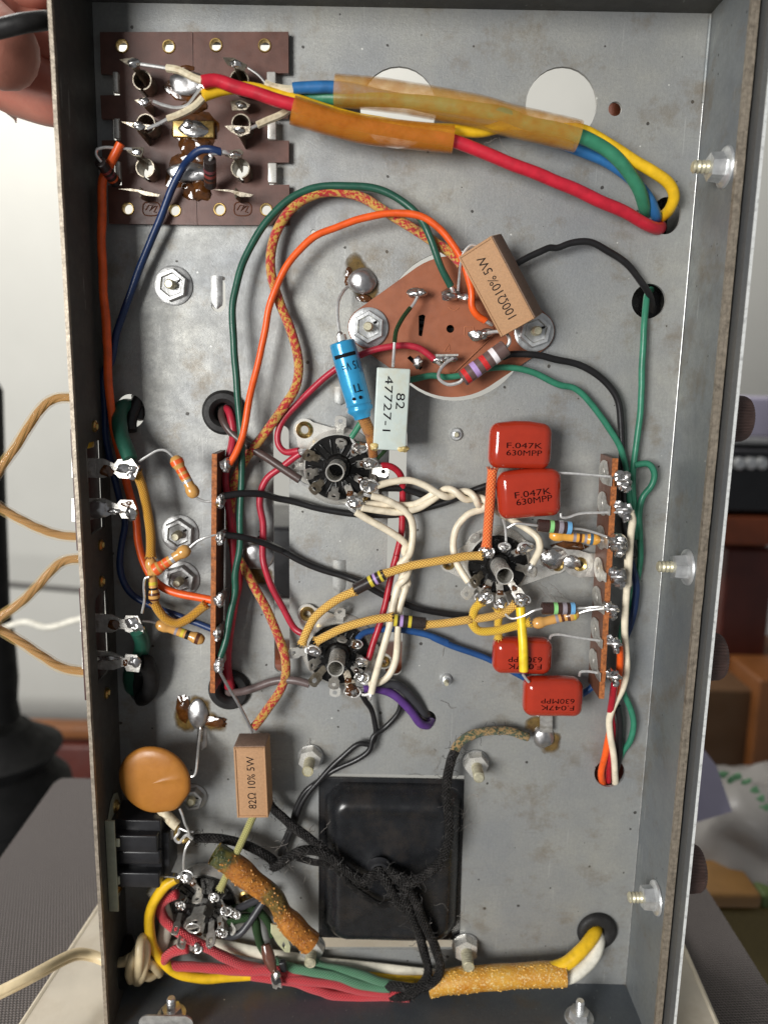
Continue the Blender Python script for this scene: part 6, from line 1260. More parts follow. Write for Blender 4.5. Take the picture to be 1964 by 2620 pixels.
# ---- black cloth harness
gH = 'black cloth transformer leads'
FUZZ = pm('loose_fibre', (.035, .032, .03, 1), .7)
def cl(label, pts, rp, mat='b_black', nm='cloth_wire', g=gH, fuzz=0, seed=1, wob=.04):
    mid = pts[len(pts) // 2]; r = rp * ((CAMC - mid).dot(CAMR @ Vector((0, 0, 1)))) / FPX; pp = clean(pts, 7); n = len(pp)
    for i in range(1, n - 1): pp[i] += Vector((noise.noise(pp[i] * 1.7), noise.noise(pp[i] * 1.7 + Vector((9, 1, 2))), 0)) * wob
    rr = [r * (1 + .13 * noise.noise(p * 2.6 + Vector((seed, 0, 0)))) for p in pp]
    t = Thing(nm, label, 'wire', pts[0], g); t.part('cloth_cover', MB().tube(pp, rr, 14), mat, angle=80)
    if fuzz:
        random.seed(seed); m = MB()
        for k in range(fuzz):
            i = random.randrange(1, n - 1); d = Vector((random.uniform(-1, 1), random.uniform(-1, 1), random.uniform(.1, 1))).normalized()
            b = pp[i] + d * rr[i] * .9; q = [b]; L = random.uniform(.025, .07)
            for s_ in range(6): d = (d + Vector((random.uniform(-1, 1), random.uniform(-1, 1), random.uniform(-.8, .4)))).normalized(); q.append(q[-1] + d * L)
            m.tube(q, .0065, 3, cap=False)
        tag(t.part('loose_fibres', m, FUZZ), kind='stuff')
    return t
cl('black cloth lead from behind the tan 82 ohm resistor to the transformer bushing', [*qs('C14', (900, 440, .5), (935, 505, .5), (1050, 615, .6), (1200, 730, .75), (1350, 850, .85), (1480, 965, .9)), *qs('C15', (560, 960, .9), (620, 920, .85), (640, 890, .75))], 12, fuzz=110, seed=2)
cl('black cloth lead running left to the mains outlet and looping back', [*qs('C14', (470, 705, .9), (540, 700, .8), (640, 705, .75), (760, 735, .7), (880, 790, .65), (950, 850, .6), (945, 930, .6), (915, 900, .7), (930, 860, .85)), *qs('C15', (20, 870, .9), (90, 815, .9), (180, 775, .9), (270, 775, .9), (350, 820, .9), (440, 890, .9), (540, 950, .9), (630, 900, .8))], 12, fuzz=150, seed=3)
cl('thin black cloth lead sagging below the others across the transformer', qs('C15', (140, 815, .6), (230, 845, .65), (320, 860, .7), (400, 905, .75), (480, 990, .75), (570, 1060, .75), (650, 1105, .75), (720, 1095, .8), (740, 1040, .85), (690, 940, .85)), 8, fuzz=20, seed=4)
cl('black cloth lead falling from the bushing to the bundle tie, left of two', [*qs('C15', (640, 890, .75), (670, 940, .95), (730, 1040, .95), (800, 1140, .9)), *qs('C16', (1400, 150, .9), (1450, 270, .85), (1495, 380, .8), (1525, 470, .8), (1528, 550, .85), (1490, 610, .9), (1420, 645, .85), (1350, 640, .7))], 12, fuzz=90, seed=5)
cl('black cloth lead falling from the bushing to the bundle tie, right of two', [*qs('C15', (680, 880, .75), (740, 930, .95), (820, 1020, .95), (880, 1120, .9)), *qs('C16', (1460, 190, .9), (1520, 320, .85), (1575, 440, .8), (1585, 530, .85), (1550, 585, .95), (1470, 610, .95), (1390, 600, .85), (1330, 595, .7))], 12, fuzz=90, seed=6)
cl('black cloth lead rising from the bushing to the upper right stud', [*qs('C15', (690, 880, .75), (760, 925, .95), (840, 955, .95), (930, 915, .95), (1010, 840, .9), (1055, 730, .85), (1062, 600, .8), (1045, 470, .75), (1050, 340, .7), (1072, 230, .65), (1105, 165, .6))], 12, fuzz=150, seed=7)
cl('speckled green and orange cloth lead ending at the grey solder tab', [*qs('C15', (1095, 180, .6), (1125, 125, .55), (1200, 75, .5), (1300, 48, .45), (1430, 50, .35), (1540, 85, .25))], 11.5, 'b_speck', 'cloth_wire', None, 12, 8)
# ================================================================ bottom wiring
gR = 'red cloth wires along the bottom'
cl('red cloth wire curling round the lowest socket from its upper left lug', qs('C16', (348, 162, .75), (300, 185, .7), (268, 225, .65), (285, 280, .65), (345, 335, .85), (430, 385, .9), (500, 420, .85), (580, 465, .75), (680, 505, .65), (800, 530, .6), (920, 548, .55)), 12.5, 'b_red', g=gR, wob=.02)
cl('red cloth wire curling back below the lowest socket and running right', qs('C16', (398, 418, 1.0), (330, 435, .95), (285, 475, .85), (310, 500, .75), (420, 505, .7), (560, 518, .7), (700, 525, .7), (800, 520, .7), (930, 545, .6), (1080, 575, .55), (1210, 605, .5)), 12.5, 'b_red', g=gR, wob=.02)
cl('red cloth wire lowest of the bundle, ending at the black leads', qs('C16', (700, 545, .55), (800, 560, .6), (900, 575, .65), (1000, 610, .7), (1090, 640, .7), (1200, 650, .7), (1310, 640, .7), (1440, 655, .7)), 12.5, 'b_red', g=gR, wob=.02)
cl('red cloth wire upper of the bundle, ending at the black leads', qs('C16', (840, 560, .75), (950, 572, .75), (1080, 585, .7), (1200, 615, .7), (1300, 628, .7), (1400, 630, .7)), 11.5, 'b_red', g=gR, wob=.02)
gG = 'green cloth wires along the bottom'
cl('green cloth wire from under the ochre tubing to the black bundle, lower of two', qs('C16', (800, 480, .5), (880, 510, .6), (1000, 532, .7), (1120, 555, .75), (1200, 585, .75), (1280, 600, .75), (1350, 605, .75)), 11.5, 'b_green', g=gG, wob=.02)
cl('green cloth wire from behind the lower left stud to the black bundle, upper of two', qs('C16', (960, 450, .4), (1020, 500, .5), (1120, 520, .6), (1220, 545, .65), (1300, 575, .7), (1380, 595, .7)), 11, 'b_green', g=gG, wob=.02)
cl('dark green cloth wire from the lowest socket bending down behind the scorched paper', qs('C16', (590, 300, .6), (650, 275, .55), (710, 280, .5), (725, 340, .45), (740, 400, .4), (765, 440, .4)), 11, 'b_dgreen', g=gG, wob=.02)
cl('dark green cloth wire passing under the ochre tubing', qs('C16', (600, 235, .5), (680, 225, .45), (740, 250, .4), (780, 300, .4), (800, 360, .4)), 10, 'b_dgreen', g=gG, wob=.02)
wire('yellow wire curving from the lowest socket under the red cloth wires', qs('C16', (345, 88, 1.0), (290, 125, 1.0), (240, 200, 1.0), (217, 290, .95), (225, 380, .9), (270, 470, .85), (340, 530, .75), (450, 558, .65), (600, 553, .5), (730, 543, .4), (900, 560, .35)), 13, 'w_yellow', **ND)
wire('yellow wire glimpsed behind the black bundle beside the gritty amber tubing', qs('C16', (1250, 540, .3), (1350, 555, .35), (1450, 565, .4), (1540, 570, .5)), 11, 'w_yellow', **ND)
wire('black wire from the lowest socket passing under the ochre tubing, lower of two', qs('C16', (565, 350, .8), (600, 362, .75), (650, 345, .7), (695, 285, .6), (740, 215, .5), (790, 150, .4)), 9.5, 'w_slate', **ND)
wire('black wire from the lowest socket passing under the ochre tubing, upper of two', qs('C16', (625, 235, .7), (665, 215, .6), (720, 190, .5), (780, 160, .4)), 9.5, 'w_slate', **ND)
m = MB().tube(clean(qs('C16', (285, 445, .25), (330, 410, .3), (400, 392, .3), (520, 398, .3), (640, 420, .3), (760, 445, .3), (900, 465, .25), (1000, 485, .25), (1150, 500, .25), (1300, 515, .25), (1560, 545, .3), (1650, 550, .4)), 6), .19, 12, flat=.6)
single('mains_lead', 'flat off white cord lead running behind the coloured wires along the bottom', 'cord', m, 'w_offwhite', Q('C16', 285, 445, .25))
t = Thing('mains_lead', 'off white cord lead rising from the knot behind the yellow wire to the outlet', 'cord', Q('C13', 965, 1270, .6))
t.part('insulation', MB().tube(clean(qs('C13', (930, 1330, .7), (965, 1260, .6), (1000, 1150, .5), (1005, 1060, .4), (970, 960, .4), (920, 890, .5)), 7), .2, 12, flat=.6), 'w_offwhite')
wire('off white lead with twisted bare strands beside the mustard disc capacitor', qs('C14', (250, 500, .9), (300, 560, 1.0), (365, 625, 1.05)), 14, 'oldwhite', tips=[(qs('C14', (360, 610, 1.08), (375, 660, 1.1), (350, 700, 1.12), (375, 725, 1.15), (420, 680, 1.18), (455, 705, 1.15)), .045), (qs('C14', (370, 620, 1.1), (350, 690, 1.1), (400, 720, 1.14), (440, 690, 1.16)), .045, 'brass'), (qs('C14', (380, 640, 1.1), (430, 660, 1.14), (460, 660, 1.1)), .03)], **ND)
# ---- tubings of the bottom
t, pp, rr = sleeve('pimpled ochre tubing with green stained ends slanting beside the lowest socket', qs('C14', (590, 790, 1.2), (700, 860, 1.2), (830, 970, 1.15), (950, 1060, 1.1)) + qs('C16', (850, 260, 1.05), (930, 350, 1.0), (980, 395, 1.0)), 27, 'ochre_t', None, wob=.3)
m = MB(); random.seed(5)
for k in range(110):
    i = random.randrange(4, len(pp) - 3); a = random.uniform(-1.3, 1.3); T = (pp[i + 1] - pp[i - 1]).normalized(); s_ = T.cross(Vector((0, 0, 1))).normalized(); n_ = s_.cross(T)
    r_ = random.uniform(.014, .04); m.blob(pp[i] + (s_ * math.sin(a) + n_ * math.cos(a)) * rr[i] * 1.0 + T * random.uniform(-.1, .1), (r_, r_, r_ * .8), k, .1, 7, 4)
tag(t.part('pimples', m, pm('pale_grit', lin(184, 128, 62), .3)), kind='stuff')
t, pp, rr = sleeve('gritty amber tubing around the yellow and white wires to the lower right grommet', qs('C17', (60, 960, .75), (200, 938, .75), (400, 922, .75), (550, 912, .75), (702, 908, .75)), 30, 'amber3', gS, wob=.1)
m = MB()
for k in range(150):
    i = random.randrange(1, len(pp) - 1); a = random.choice((random.uniform(-1.4, 1.4), random.uniform(.7, 1.5), random.uniform(-1.5, -.7))); T = (pp[i + 1] - pp[i - 1]).normalized(); s_ = T.cross(Vector((0, 0, 1))).normalized(); n_ = s_.cross(T)
    r_ = random.uniform(.01, .028); m.blob(pp[i] + (s_ * math.sin(a) + n_ * math.cos(a)) * rr[i] + T * random.uniform(-.12, .12), (r_ * 1.4, r_, r_ * .7), k, .2, 7, 4)
tag(t.part('grit', m, pm('pale_yellow_grit', lin(228, 182, 96), .4)), kind='stuff')
wire('yellow wire leaving the gritty amber tubing into the lower right grommet', qs('C17', (560, 900, .72), (700, 862, .7), (760, 815, .6), (810, 760, .4), (845, 710, .1), (850, 690, -.3)), 17 , 'w_yellow', **ND)
wire('white wire leaving the gritty amber tubing into the lower right grommet', qs('C17', (560, 925, .72), (710, 925, .72), (775, 890, .62), (830, 830, .45), (858, 760, .2), (862, 700, -.3)), 17, 'w_white', **ND)
# scorched paper part and brown component
m = MB().plate([(a, b) for a, b in [(-.16, .62), (.1, .4), (.22, 0), (.3, -.5), (.26, -.72), (.12, -.62), (-.06, -.2), (-.2, .3)]], [[(.12, -.2), (.17, -.42), (.1, -.5), (.06, -.3)]], .05, TM(Q('C16', 825, 365, .95), 4, 10, 30))
single('paper_wrap', 'torn greenish white paper wrapping beside the lower end of the ochre tubing', 'paper', m, pm('greenish_paper', lin(214, 216, 176), .6, var=.12, vs=5, bump=.3), Q('C16', 825, 365, .95))
t = Thing('brown_component', 'shiny brown lacquered component ending in a soldered lug on the red wires', 'component', Q('C16', 790, 470, .9))
t.part('lacquered_body', MB().tube(clean(qs('C16', (765, 400, .8), (780, 460, .9), (800, 515, 1.0), (810, 540, 1.0)), 6), [.13 + .05 * math.sin(i / 3.5) for i in range(40)][:len(clean(qs('C16', (765, 400, .8), (780, 460, .9), (800, 515, 1.0), (810, 540, 1.0)), 6))], 14, flat=.8), pm('brown_lacquer', lin(98, 62, 50), .15, coat=.6, var=.25, vs=5))
l = t.part('end_lug', MB().plate([(-.13, 0), (.13, 0), (.16, -.36), (.05, -.3), (0, -.38), (-.1, -.33)], [], .08, TM(Q('C16', 812, 548, 1.0), 5)), 'tin'); t.part('solder', MB().blob(Q('C16', 815, 560, 1.08), (.15, .22, .1), 4, .25), 'solder', parent=l)
single('small_black_cap', 'small dark blue black capped end beside the brown lacquered component', 'component', MB().rbox((.2, .34, .2), .06, TM(Q('C16', 848, 500, .85), 10), 3), 'black', Q('C16', 848, 500, .85))
# ================================================================ lowest socket
t, p, R, s = valve('octal_socket', 'black octal socket with tall bare lugs at the lower left', 'B5', 600, 640, 372,
      [(400, 275, 'solder', .16, .9), (525, 560, 'loop', 0, .8), (335, 620, 'solder', .12, .85), (730, 530, 'solder', .12, .85), (875, 690, 'solder', .13, .85), (980, 735, 'solder', .12, .8), (820, 950, 'solder', .13, .9), (950, 920, 'loop', 0, .75), (690, 1080, 'loop', 0, 1.0), (520, 1130, 'solder', .14, 1.0)],
      [(1100, 540, 95)], [], one=70, step=-45, nnum=8, tube=(.12, .5), ringf=1.17, group=None)
for i, (a, b, c, z0, z1) in enumerate([((560, 640), (470, 870), .55, .55, 1.3), ((400, 830), (340, 1100), .27, .5, 1.25), ((330, 720), (265, 940), .2, .5, 1.2)]):
    m = MB(); q0, q1 = Q('B5', *a, z0), Q('B5', *b, z1); strip_lug(m, q0, q1 + (q1 - q0).normalized() * .1, c, .04, True, up=Vector((0, -.25, 1)))
    t.part('long_lug', m, 'tin')
t.part('tongue_ring', MB().lathe([(.19, 0), (.21, .03), (.19, .05), (.17, .03)], TM(Q('B5', 485, 890, 1.35), 0, 15), 24, close=False), 'cad')
t.part('lug_ball', MB().blob(Q('B5', 675, 1115, 1.05), .07, 2, .1), 'solder')
# ================================================================ mains outlet on the left wall
def lw(crop, x, y, z): p = Q(crop, x, y, z); return p
xw = xl(2.6, 1) + .01
y_t, y_b = PX(*X('L3', 740, 712), xw).y, PX(*X('L3', 730, 1455), xw).y
b0, b1 = Q('B9', 285, 500, 1.55), Q('B9', 985, 1370, 1.55)
oc = Vector(((b0.x + b1.x) / 2, (b0.y + b1.y) / 2, 1.0))
t = Thing('mains_outlet', 'black mains outlet with pale green metal bracket on the lower left wall', 'outlet', (xw, oc.y, 1.0))
x0, x1 = xw + .06, b1.x; yl, yh = b1.y, b0.y; h3 = (yh - yl)
def seg(ya, yb_, xa, xb, za, zb_, r=.04): return MB().rbox((xb - xa, ya - yb_, zb_ - za), r, Matrix.Translation(((xa + xb) / 2, (ya + yb_) / 2, (za + zb_) / 2)), 2)
bo = t.part('moulded_body', seg(yh + .3, yl, x0, x1 - .02, .3, 1.32), 'black')
t.part('upper_rib', seg(yh, yh - h3 * .31, x0 + .12, x1 - .05, 1.25, 1.58), 'black', parent=bo)
t.part('middle_rib', seg(yh - h3 * .33, yh - h3 * .6, x0 + .2, x1, 1.25, 1.5, .07), 'black', parent=bo)
t.part('lower_rib', seg(yh - h3 * .71, yl, x0 + .14, x1 - .02, 1.25, 1.6), 'black', parent=bo)
t.part('rear_block', seg(yh - .15, yl + .1, x1 - .1, x1 + .16, .4, 1.2), 'black', parent=bo)
gm = pm('pale_green_plated_steel', lin(168, 170, 150), .45, .35, var=.1, vs=4, bump=.15, bs=14)
yc_ = (y_t + y_b) / 2; hh_ = (y_t - y_b) / 2
o = [(-hh_ + .35 * (1 - math.cos(a)), .95 + .42 * math.sin(a)) for a in [-PI / 2 + PI * k / 8 for k in range(9)]]
o = [(-hh_, .8), (-hh_ + .1, .62), (-hh_ * .62, .35), (hh_ * .62, .35), (hh_ - .1, .62), (hh_, .85), (hh_ - .08, 1.15), (hh_ * .66, 1.62), (-hh_ * .66, 1.62), (-hh_ + .08, 1.15)]
m = MB().plate(o, [], .05); m.v = [(xl(yc_ + a, b) + .012 + c, yc_ + a, b) for a, b, c in m.v]; br = t.part('bracket_plate', m, gm)
m = MB().rbox((.26, hh_ * 1.72, .06), .02, Matrix.Translation((xl(yc_, 1.7) + .14, yc_ - .05, 1.7)), 2); t.part('bracket_flange', m, gm, parent=br)
for cyy in (640, 1270):
    q = Q('B9', 205, cyy, 1.66); t.part('bracket_clip', MB().rbox((.3, .24, .06), .02, Matrix.Translation((q.x, q.y, 1.62)), 1), gm, parent=br)
for sgn in (1, -1):
    y_ = yc_ + sgn * hh_ * .78; t.part('rivet', MB().lathe([(.19, 0), (.18, .05), (.12, .08), (.1, .03), (.001, .03)], Matrix.Translation((xl(y_, .9) + .06, y_, .9)) @ Matrix.Rotation(PI / 2, 4, 'Y'), 20), 'brass', parent=br)
l = t.part('side_lug', MB().rbox((.34, .3, .06), .03, TM(Q('B9', 1110, 500, 1.0), 10), 2), 'tin'); t.part('side_lug', MB().rbox((.36, .06, .2), .02, TM(Q('B9', 1150, 1170, 1.0), -8), 1), 'tin')
single('earth_strap_stub', 'small off white strap below the mains outlet', 'strap', MB().tube(qs('B9', (810, 1400, .3), (850, 1460, .3), (900, 1520, .3)), .12, 8, flat=.5), 'w_offwhite', Q('B9', 850, 1460, .3))
# ---- mains cord: grommet on the left wall, knot, tail outside
gp = PX(*X('C13', 765, 1330), xl(.9, .9) + .02)
Mg = Matrix.Translation((xl(gp.y, gp.z) + .0, gp.y, gp.z)) @ Matrix.Rotation(PI / 2, 4, 'Y')
single('cord_grommet', 'large black rubber grommet on the lower left wall round the mains cord', 'grommet', MB().lathe([(.28, -.3), (.28, .08), (.34, .15), (.55, .17), (.7, .1), (.72, 0), (.68, -.02)], Mg, 36, close=False), 'rubber', gp)
t = Thing('mains_cable', 'cream twin mains cord knotted inside the lower left wall and trailing outside', 'cord', gp)
def twin(pts, r, nm, gapv, mat='w_cord'):
    pp = clean(pts, 7); m = MB()
    for sg in (-1, 1): m.tube([p + gapv * (sg * r * .95) for p in pp], r, 12)
    return t.part(nm, m, mat, angle=80)
kn = lambda *p: qs('C13', *p)
twin([*kn((735, 1330, .9), (775, 1320, 1.0), (800, 1300, 1.1))], .14, 'cable_entry', Vector((0, .5, .8)))
t.part('knot_loop', MB().tube(clean(kn((795, 1440, .9), (785, 1400, 1.15), (800, 1320, 1.3), (815, 1240, 1.25), (845, 1215, 1.0), (850, 1260, .8)), 8), .132, 12), 'w_cord')
t.part('knot_loop', MB().tube(clean(kn((830, 1450, .85), (838, 1400, 1.2), (845, 1310, 1.38), (850, 1220, 1.25), (868, 1180, 1.0), (880, 1230, .8)), 8), .132, 12), 'w_cord')
t.part('knot_loop', MB().tube(clean(kn((865, 1190, 1.0), (885, 1240, 1.1), (880, 1330, 1.15), (860, 1420, 1.1), (840, 1450, .9)), 8), .132, 12), 'w_cord')
t.part('knot_tail', MB().tube(clean(kn((870, 1330, 1.0), (910, 1340, .95), (950, 1370, .8), (965, 1400, .6)), 8), .14, 12), 'w_cord')
t.part('knot_tail', MB().tube(clean(kn((860, 1400, .95), (900, 1420, .85), (940, 1400, .7), (960, 1340, .6)), 8), .14, 12), 'w_cord')
twin([Vector((xl(.9, .9) - .05, gp.y + .05, .75)), *qs('L3', (600, 1770, .6), (500, 1760, .9), (400, 1800, 1.4), (290, 1860, 1.9), (160, 1930, 2.3), (0, 2010, 2.6), (-140, 2080, 2.8), (-500, 2200, 3.2), (-1100, 2300, 3.0))], .13, 'cable_tail', Vector((.1, .8, .5)), 'w_cord')
# ================================================================ speaker terminals on the left wall
def spk(label, cut, lugs, rivets, seed):
    ys = [c[0] for c in cut]; y0, y1 = min(ys), max(ys); yc_ = (y0 + y1) / 2
    t = Thing('speaker_terminal', label, 'terminal', (xl(yc_, 1.0) - .3, yc_, 1.0), 'speaker terminals on the left wall')
    m = MB().plate([(y0 - .35, .3), (y1 + .35, .3), (y1 + .35, 1.85), (y0 - .35, 1.85)], [], .12); m.v = [(xl(a, b) - .30 + c, a, b) for a, b, c in m.v]
    t.part('insulating_board', m, 'phenol_r', smooth=False)
    for (crop, pts, z, sol) in lugs:
        oo = [Q(crop, *q, z) for q in pts]; C = sum(oo, Vector()) / len(oo); ol = [(q - C)[:2] for q in oo]
        xmin = min(a for a, b in ol); ol = [((a - .35) if a < xmin + .12 else a, b) for a, b in ol]
        l = t.part('solder_tongue', MB().plate(ol, [], .04, Matrix.Translation(C) @ Matrix.Rotation(math.radians(-4), 4, 'Y')), 'tin')
        for (kind, sx_, sy_, rx, ry) in sol:
            q = Q(crop, sx_, sy_, z + .04); k = sc(*X(crop, sx_, sy_), z) / CROPS[crop][2]
            t.part('flux' if kind == 'flux' else 'solder', MB().blob(q, (rx * k, ry * k, .05 if kind == 'flux' else .1), seed + int(sx_), .28), kind, parent=l)
    return t
spk('upper pair of speaker lugs through the left wall with green and yellow leads', cut1,
    [('B7', [(230, 325), (520, 325), (700, 405), (760, 335), (985, 325), (1090, 470), (1030, 640), (780, 630), (700, 560), (540, 630), (230, 630)], 1.25, [('flux', 560, 520, 120, 85), ('solder_m', 850, 480, 150, 95), ('solder', 990, 480, 90, 75), ('solder_m', 965, 600, 70, 70)]),
     ('B7', [(230, 965), (530, 950), (740, 1035), (800, 970), (995, 975), (1055, 1100), (1000, 1260), (820, 1260), (780, 1185), (540, 1220), (330, 1290), (230, 1330)], 1.25, [('solder_m', 430, 1130, 200, 130), ('solder', 960, 1180, 90, 120), ('flux', 900, 1050, 90, 60), ('solder', 700, 1150, 150, 40)])], [], 100)
spk('lower pair of speaker lugs through the left wall above the black cable hole', cut2,
    [('B8', [(230, 320), (520, 320), (680, 390), (740, 390), (760, 330), (950, 330), (1000, 430), (1045, 600), (980, 640), (750, 580), (740, 545), (650, 545), (540, 605), (230, 605)], 1.2, [('flux', 560, 480, 85, 75), ('solder_m', 850, 450, 110, 100), ('solder', 940, 520, 100, 80)]),
     ('B8', [(260, 890), (530, 910), (740, 1000), (760, 935), (935, 945), (998, 1090), (970, 1215), (770, 1200), (740, 1125), (560, 1190), (260, 1190)], 1.2, [('solder', 480, 1010, 190, 45), ('flux', 745, 1080, 45, 60), ('solder_m', 880, 1060, 90, 95)])], [], 130)
for i, (crop, x_, y_, w_) in enumerate([('C7', 492, 395, 'topmost'), ('C7', 527, 1025, 'second'), ('C7', 531, 1218, 'third'), ('B8', 432, 1560, 'lowest')]):
    q = PX(*X(crop, x_, y_), xl(14, .6)); q.x = xl(q.y, q.z)
    single('brass_rivet', 'brass rivet in the left wall, %s of the four by the speaker lugs' % w_, 'rivet', MB().lathe([(.15, 0), (.15, .05), (.1, .08), (.07, .03), (.001, .03)], Matrix.Translation(q) @ Matrix.Rotation(PI / 2, 4, 'Y'), 20), 'brass', q, 'brass rivets of the left wall')
single('bare_strand', 'bright bent strand hanging below the upper speaker lugs against the wall', 'wire', MB().tube(clean(qs('B7', (270, 1330, 1.5), (200, 1400, 1.7), (160, 1520, 1.8), (205, 1620, 1.8), (245, 1540, 1.7), (190, 1440, 1.75)), 6), .04, 7), 'tin', Q('B7', 200, 1500, 1.7))
single('bare_strand', 'bright bent strand hanging below the lower speaker lugs against the wall', 'wire', MB().tube(clean(qs('B8', (300, 1010, 1.3), (230, 1100, 1.5), (175, 1200, 1.7), (155, 1300, 1.75), (170, 1375, 1.75)), 6), .05, 7), 'tin', Q('B8', 170, 1300, 1.7))
# green and black cables of the two small left holes
wire('thick dark green cable from the small left hole to the upper speaker lug', qs('C7', (720, 300, -.3), (680, 285, -.05), (642, 300, .3), (632, 360, .6), (642, 440, .9), (668, 510, 1.1), (690, 570, 1.25)), 19, 'w_dgreen', 'speaker_lead', 'cable', None, 14)
wire('black cable inside the small left hole behind the green one', qs('C7', (690, 420, .2), (690, 370, .1), (715, 300, .0), (735, 250, -.2), (745, 200, -.8)), 17, 'w_black', 'speaker_lead', 'cable', None, 12)
wire('dark brown black cable crossing the small left hole', qs('C7', (740, 360, -.05), (742, 300, -.12), (725, 230, -.3)), 14, 'w_black', 'speaker_lead', 'cable', None, 12)
wire('thick dark green cable from the lower speaker lugs into the oval hole', qs('B8', (930, 560, 1.2), (990, 680, 1.0), (1010, 820, .8), (960, 980, .6), (860, 1150, .4), (820, 1300, .15), (840, 1450, -.1), (880, 1600, -.5)), 19, 'w_dgreen', 'speaker_lead', 'cable', None, 14)
wire('thick black cable looping out of the oval hole behind the lower speaker lug', qs('B8', (960, 1660, -.4), (1040, 1620, .05), (1130, 1500, .35), (1150, 1320, .5), (1110, 1160, .65), (1060, 1080, .8), (980, 1080, .9)), 21, 'rubber', 'speaker_lead', 'cable', None, 14)
wire('second black cable inside the oval hole left of the loop', qs('B8', (980, 1180, .5), (960, 1300, .2), (940, 1450, -.05), (935, 1620, -.5)), 17, 'rubber', 'speaker_lead', 'cable', None, 14)
# ---- clear speaker cords outside
gK = 'clear speaker cords outside the left wall'
def cord(label, pts, rp=15.5):
    pts = [pts[0] + (pts[0] - pts[1]).normalized() * 14 + Vector((0, -4, 0))] + list(pts)
    pp = clean(pts, 9); mid = pts[len(pts) // 2]; r = rp * ((CAMC - mid).dot(CAMR @ Vector((0, 0, 1)))) / FPX
    t = Thing('speaker_cable', label, 'cord', pts[0], gK); t.part('clear_jacket', MB().tube(pp, r, 16), 'clearpvc', angle=80)
    for k in range(5):
        a = 2 * PI * k / 5; o = []
        for i, p in enumerate(pp):
            T = (pp[min(i + 1, len(pp) - 1)] - pp[max(i - 1, 0)]).normalized(); s_ = T.cross(Vector((0, 0, 1))).normalized(); u_ = s_.cross(T); b = a + i * .17
            o.append(p + (s_ * math.cos(b) + u_ * math.sin(b)) * r * .38)
        t.part('copper_strand', MB().tube(o, r * .3, 7), 'cordcu')
    return t
zc = .9
xo = lambda y: xl(y, zc) - .25
def endx(crop, x_, y_): q = Q(crop, x_, y_, zc); q.x = xo(q.y); return q
c_ = cord('uppermost clear copper speaker cord arching to the left wall', [Q('L2', -60, 680, 1.6), *qs('L2', (0, 590, 1.5), (110, 440, 1.4), (230, 250, 1.2), (310, 150, 1.1), (390, 105, 1.0)), endx('L2', 480, 100)])
cord('second clear copper speaker cord with faint print, sloping down to the left wall', [Q('L2', -60, 820, 1.4), *qs('L2', (0, 860, 1.3), (150, 945, 1.2), (300, 1015, 1.1), (420, 1050, 1.0)), endx('L2', 530, 1065)])
cord('third clear copper speaker cord rising to the left wall', [Q('L2', -70, 1670, 1.6), *qs('L2', (0, 1615, 1.5), (150, 1510, 1.4), (270, 1390, 1.2), (380, 1270, 1.1), (450, 1225, 1.0)), endx('L2', 540, 1208)])
cord('lowest clear copper speaker cord sloping down to the left wall', [Q('L2', -70, 1660, 1.4), *qs('L2', (0, 1700, 1.3), (150, 1790, 1.2), (300, 1890, 1.1), (430, 1965, 1.0)), endx('L2', 590, 2002)])
for i, (x_, y_) in enumerate([]): pass
q = endx('L2', 462, 310); single('yellow_tab', 'small yellow plastic tab outside the left wall below the uppermost speaker cord', 'tab', MB().rbox((.3, 1.0, .5), .05, Matrix.Translation((q.x - .05, q.y, zc)), 2), 'w_yellow', q)
# ================================================================ hand holding the chassis at the upper left
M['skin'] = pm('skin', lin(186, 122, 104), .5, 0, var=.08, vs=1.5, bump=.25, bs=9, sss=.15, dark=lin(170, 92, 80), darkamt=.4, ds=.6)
def skin_chain(chains, name, parent, base):
    me = bpy.data.meshes.new(name); vs = []; es = []; rs_ = []
    for pts in chains:
        st = None
        for i, (p, r) in enumerate(pts):
            if i == 0 and isinstance(p, int): st = p; continue
            vs.append(tuple(Vector(p) - base)); rs_.append(r); k = len(vs) - 1
            if i > 0: es.append((st, k))
            st = k
    me.from_pydata(vs, es, []); o = bpy.data.objects.new(name, me); COL.objects.link(o)
    sk = o.modifiers.new('skin', 'SKIN'); sk.use_smooth_shade = True; sb = o.modifiers.new('sub', 'SUBSURF'); sb.levels = 2; sb.render_levels = 2
    for i, v in enumerate(me.skin_vertices[0].data): v.radius = (rs_[i], rs_[i]); v.use_root = i == 0
    dg = bpy.context.evaluated_depsgraph_get(); nm = bpy.data.meshes.new_from_object(o.evaluated_get(dg)); bpy.data.objects.remove(o); nm.name = name
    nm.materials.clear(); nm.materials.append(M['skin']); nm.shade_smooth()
    h = bpy.data.objects.new(name, nm); COL.objects.link(h); h.parent = parent; return h
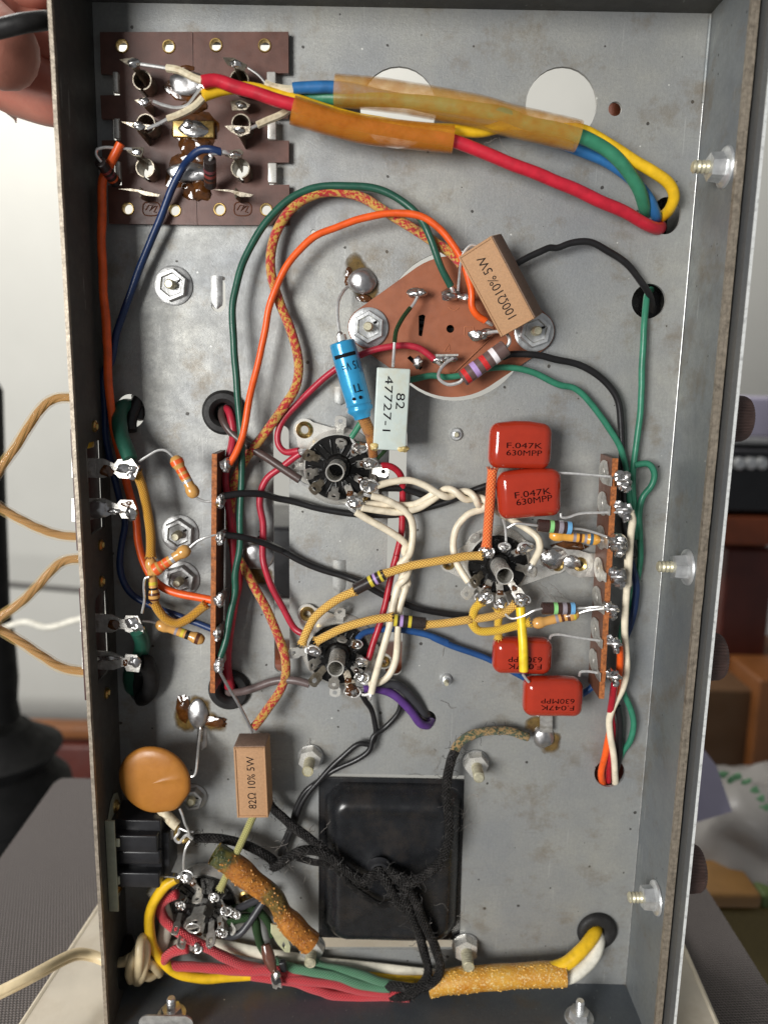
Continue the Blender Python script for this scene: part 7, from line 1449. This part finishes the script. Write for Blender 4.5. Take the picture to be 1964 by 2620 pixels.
hb = P(-60, 150, -2); ht = Thing('person', 'hand of a person holding the upper left chassis wall from outside', 'person', hb)
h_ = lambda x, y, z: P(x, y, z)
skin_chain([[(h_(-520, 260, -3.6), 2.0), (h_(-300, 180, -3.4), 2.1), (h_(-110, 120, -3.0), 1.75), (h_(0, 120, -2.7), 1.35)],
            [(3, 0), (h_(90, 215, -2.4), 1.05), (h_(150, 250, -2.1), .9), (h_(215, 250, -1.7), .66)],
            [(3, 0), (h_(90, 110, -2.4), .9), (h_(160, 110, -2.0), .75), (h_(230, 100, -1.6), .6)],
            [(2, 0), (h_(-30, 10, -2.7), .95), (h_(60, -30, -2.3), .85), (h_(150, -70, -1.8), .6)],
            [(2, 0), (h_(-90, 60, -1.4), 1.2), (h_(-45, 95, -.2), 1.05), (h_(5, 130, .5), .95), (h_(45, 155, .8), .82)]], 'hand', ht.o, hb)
single('black_cable', 'black cord passing over the thumb of the hand at the upper left', 'cord', MB().tube(clean([P(-80, 90, 2.0), P(0, 72, 2.1), P(60, 58, 2.05), P(112, 52, 1.7), P(124, 50, .8), P(118, 48, -.5)], 8), .2, 12), 'rubber', P(0, 72, 2.1))
# ---- lint and stray fibres lying about
random.seed(31); m = MB()
for (cx_, cy_, sp, z0, nn) in ((1405, 1545, 40, .25, 16), (1190, 2080, 40, .4, 10), (760, 2170, 60, .9, 12), (1260, 395, 60, .4, 8), (1500, 1330, 160, .03, 6), (900, 1850, 260, .03, 8), (1150, 2330, 90, .75, 6)):
    for k in range(nn):
        p = P(cx_ + random.uniform(-sp, sp), cy_ + random.uniform(-sp, sp), z0); d = Vector((random.uniform(-1, 1), random.uniform(-1, 1), 0)).normalized(); q = [p]
        for j in range(9): d = (d + Vector((random.uniform(-.7, .7), random.uniform(-.7, .7), random.uniform(-.15, .15)))).normalized(); q.append(q[-1] + d * .06)
        m.tube(spline(q, 2), .0055, 3, cap=False)
o = single('lint', 'fine pale lint and stray fibres caught on the wiring and floor', 'lint', m, pm('lint_fibre', (.22, .2, .18, 1), .8), P(1000, 1500, 0)); o['kind'] = 'stuff'
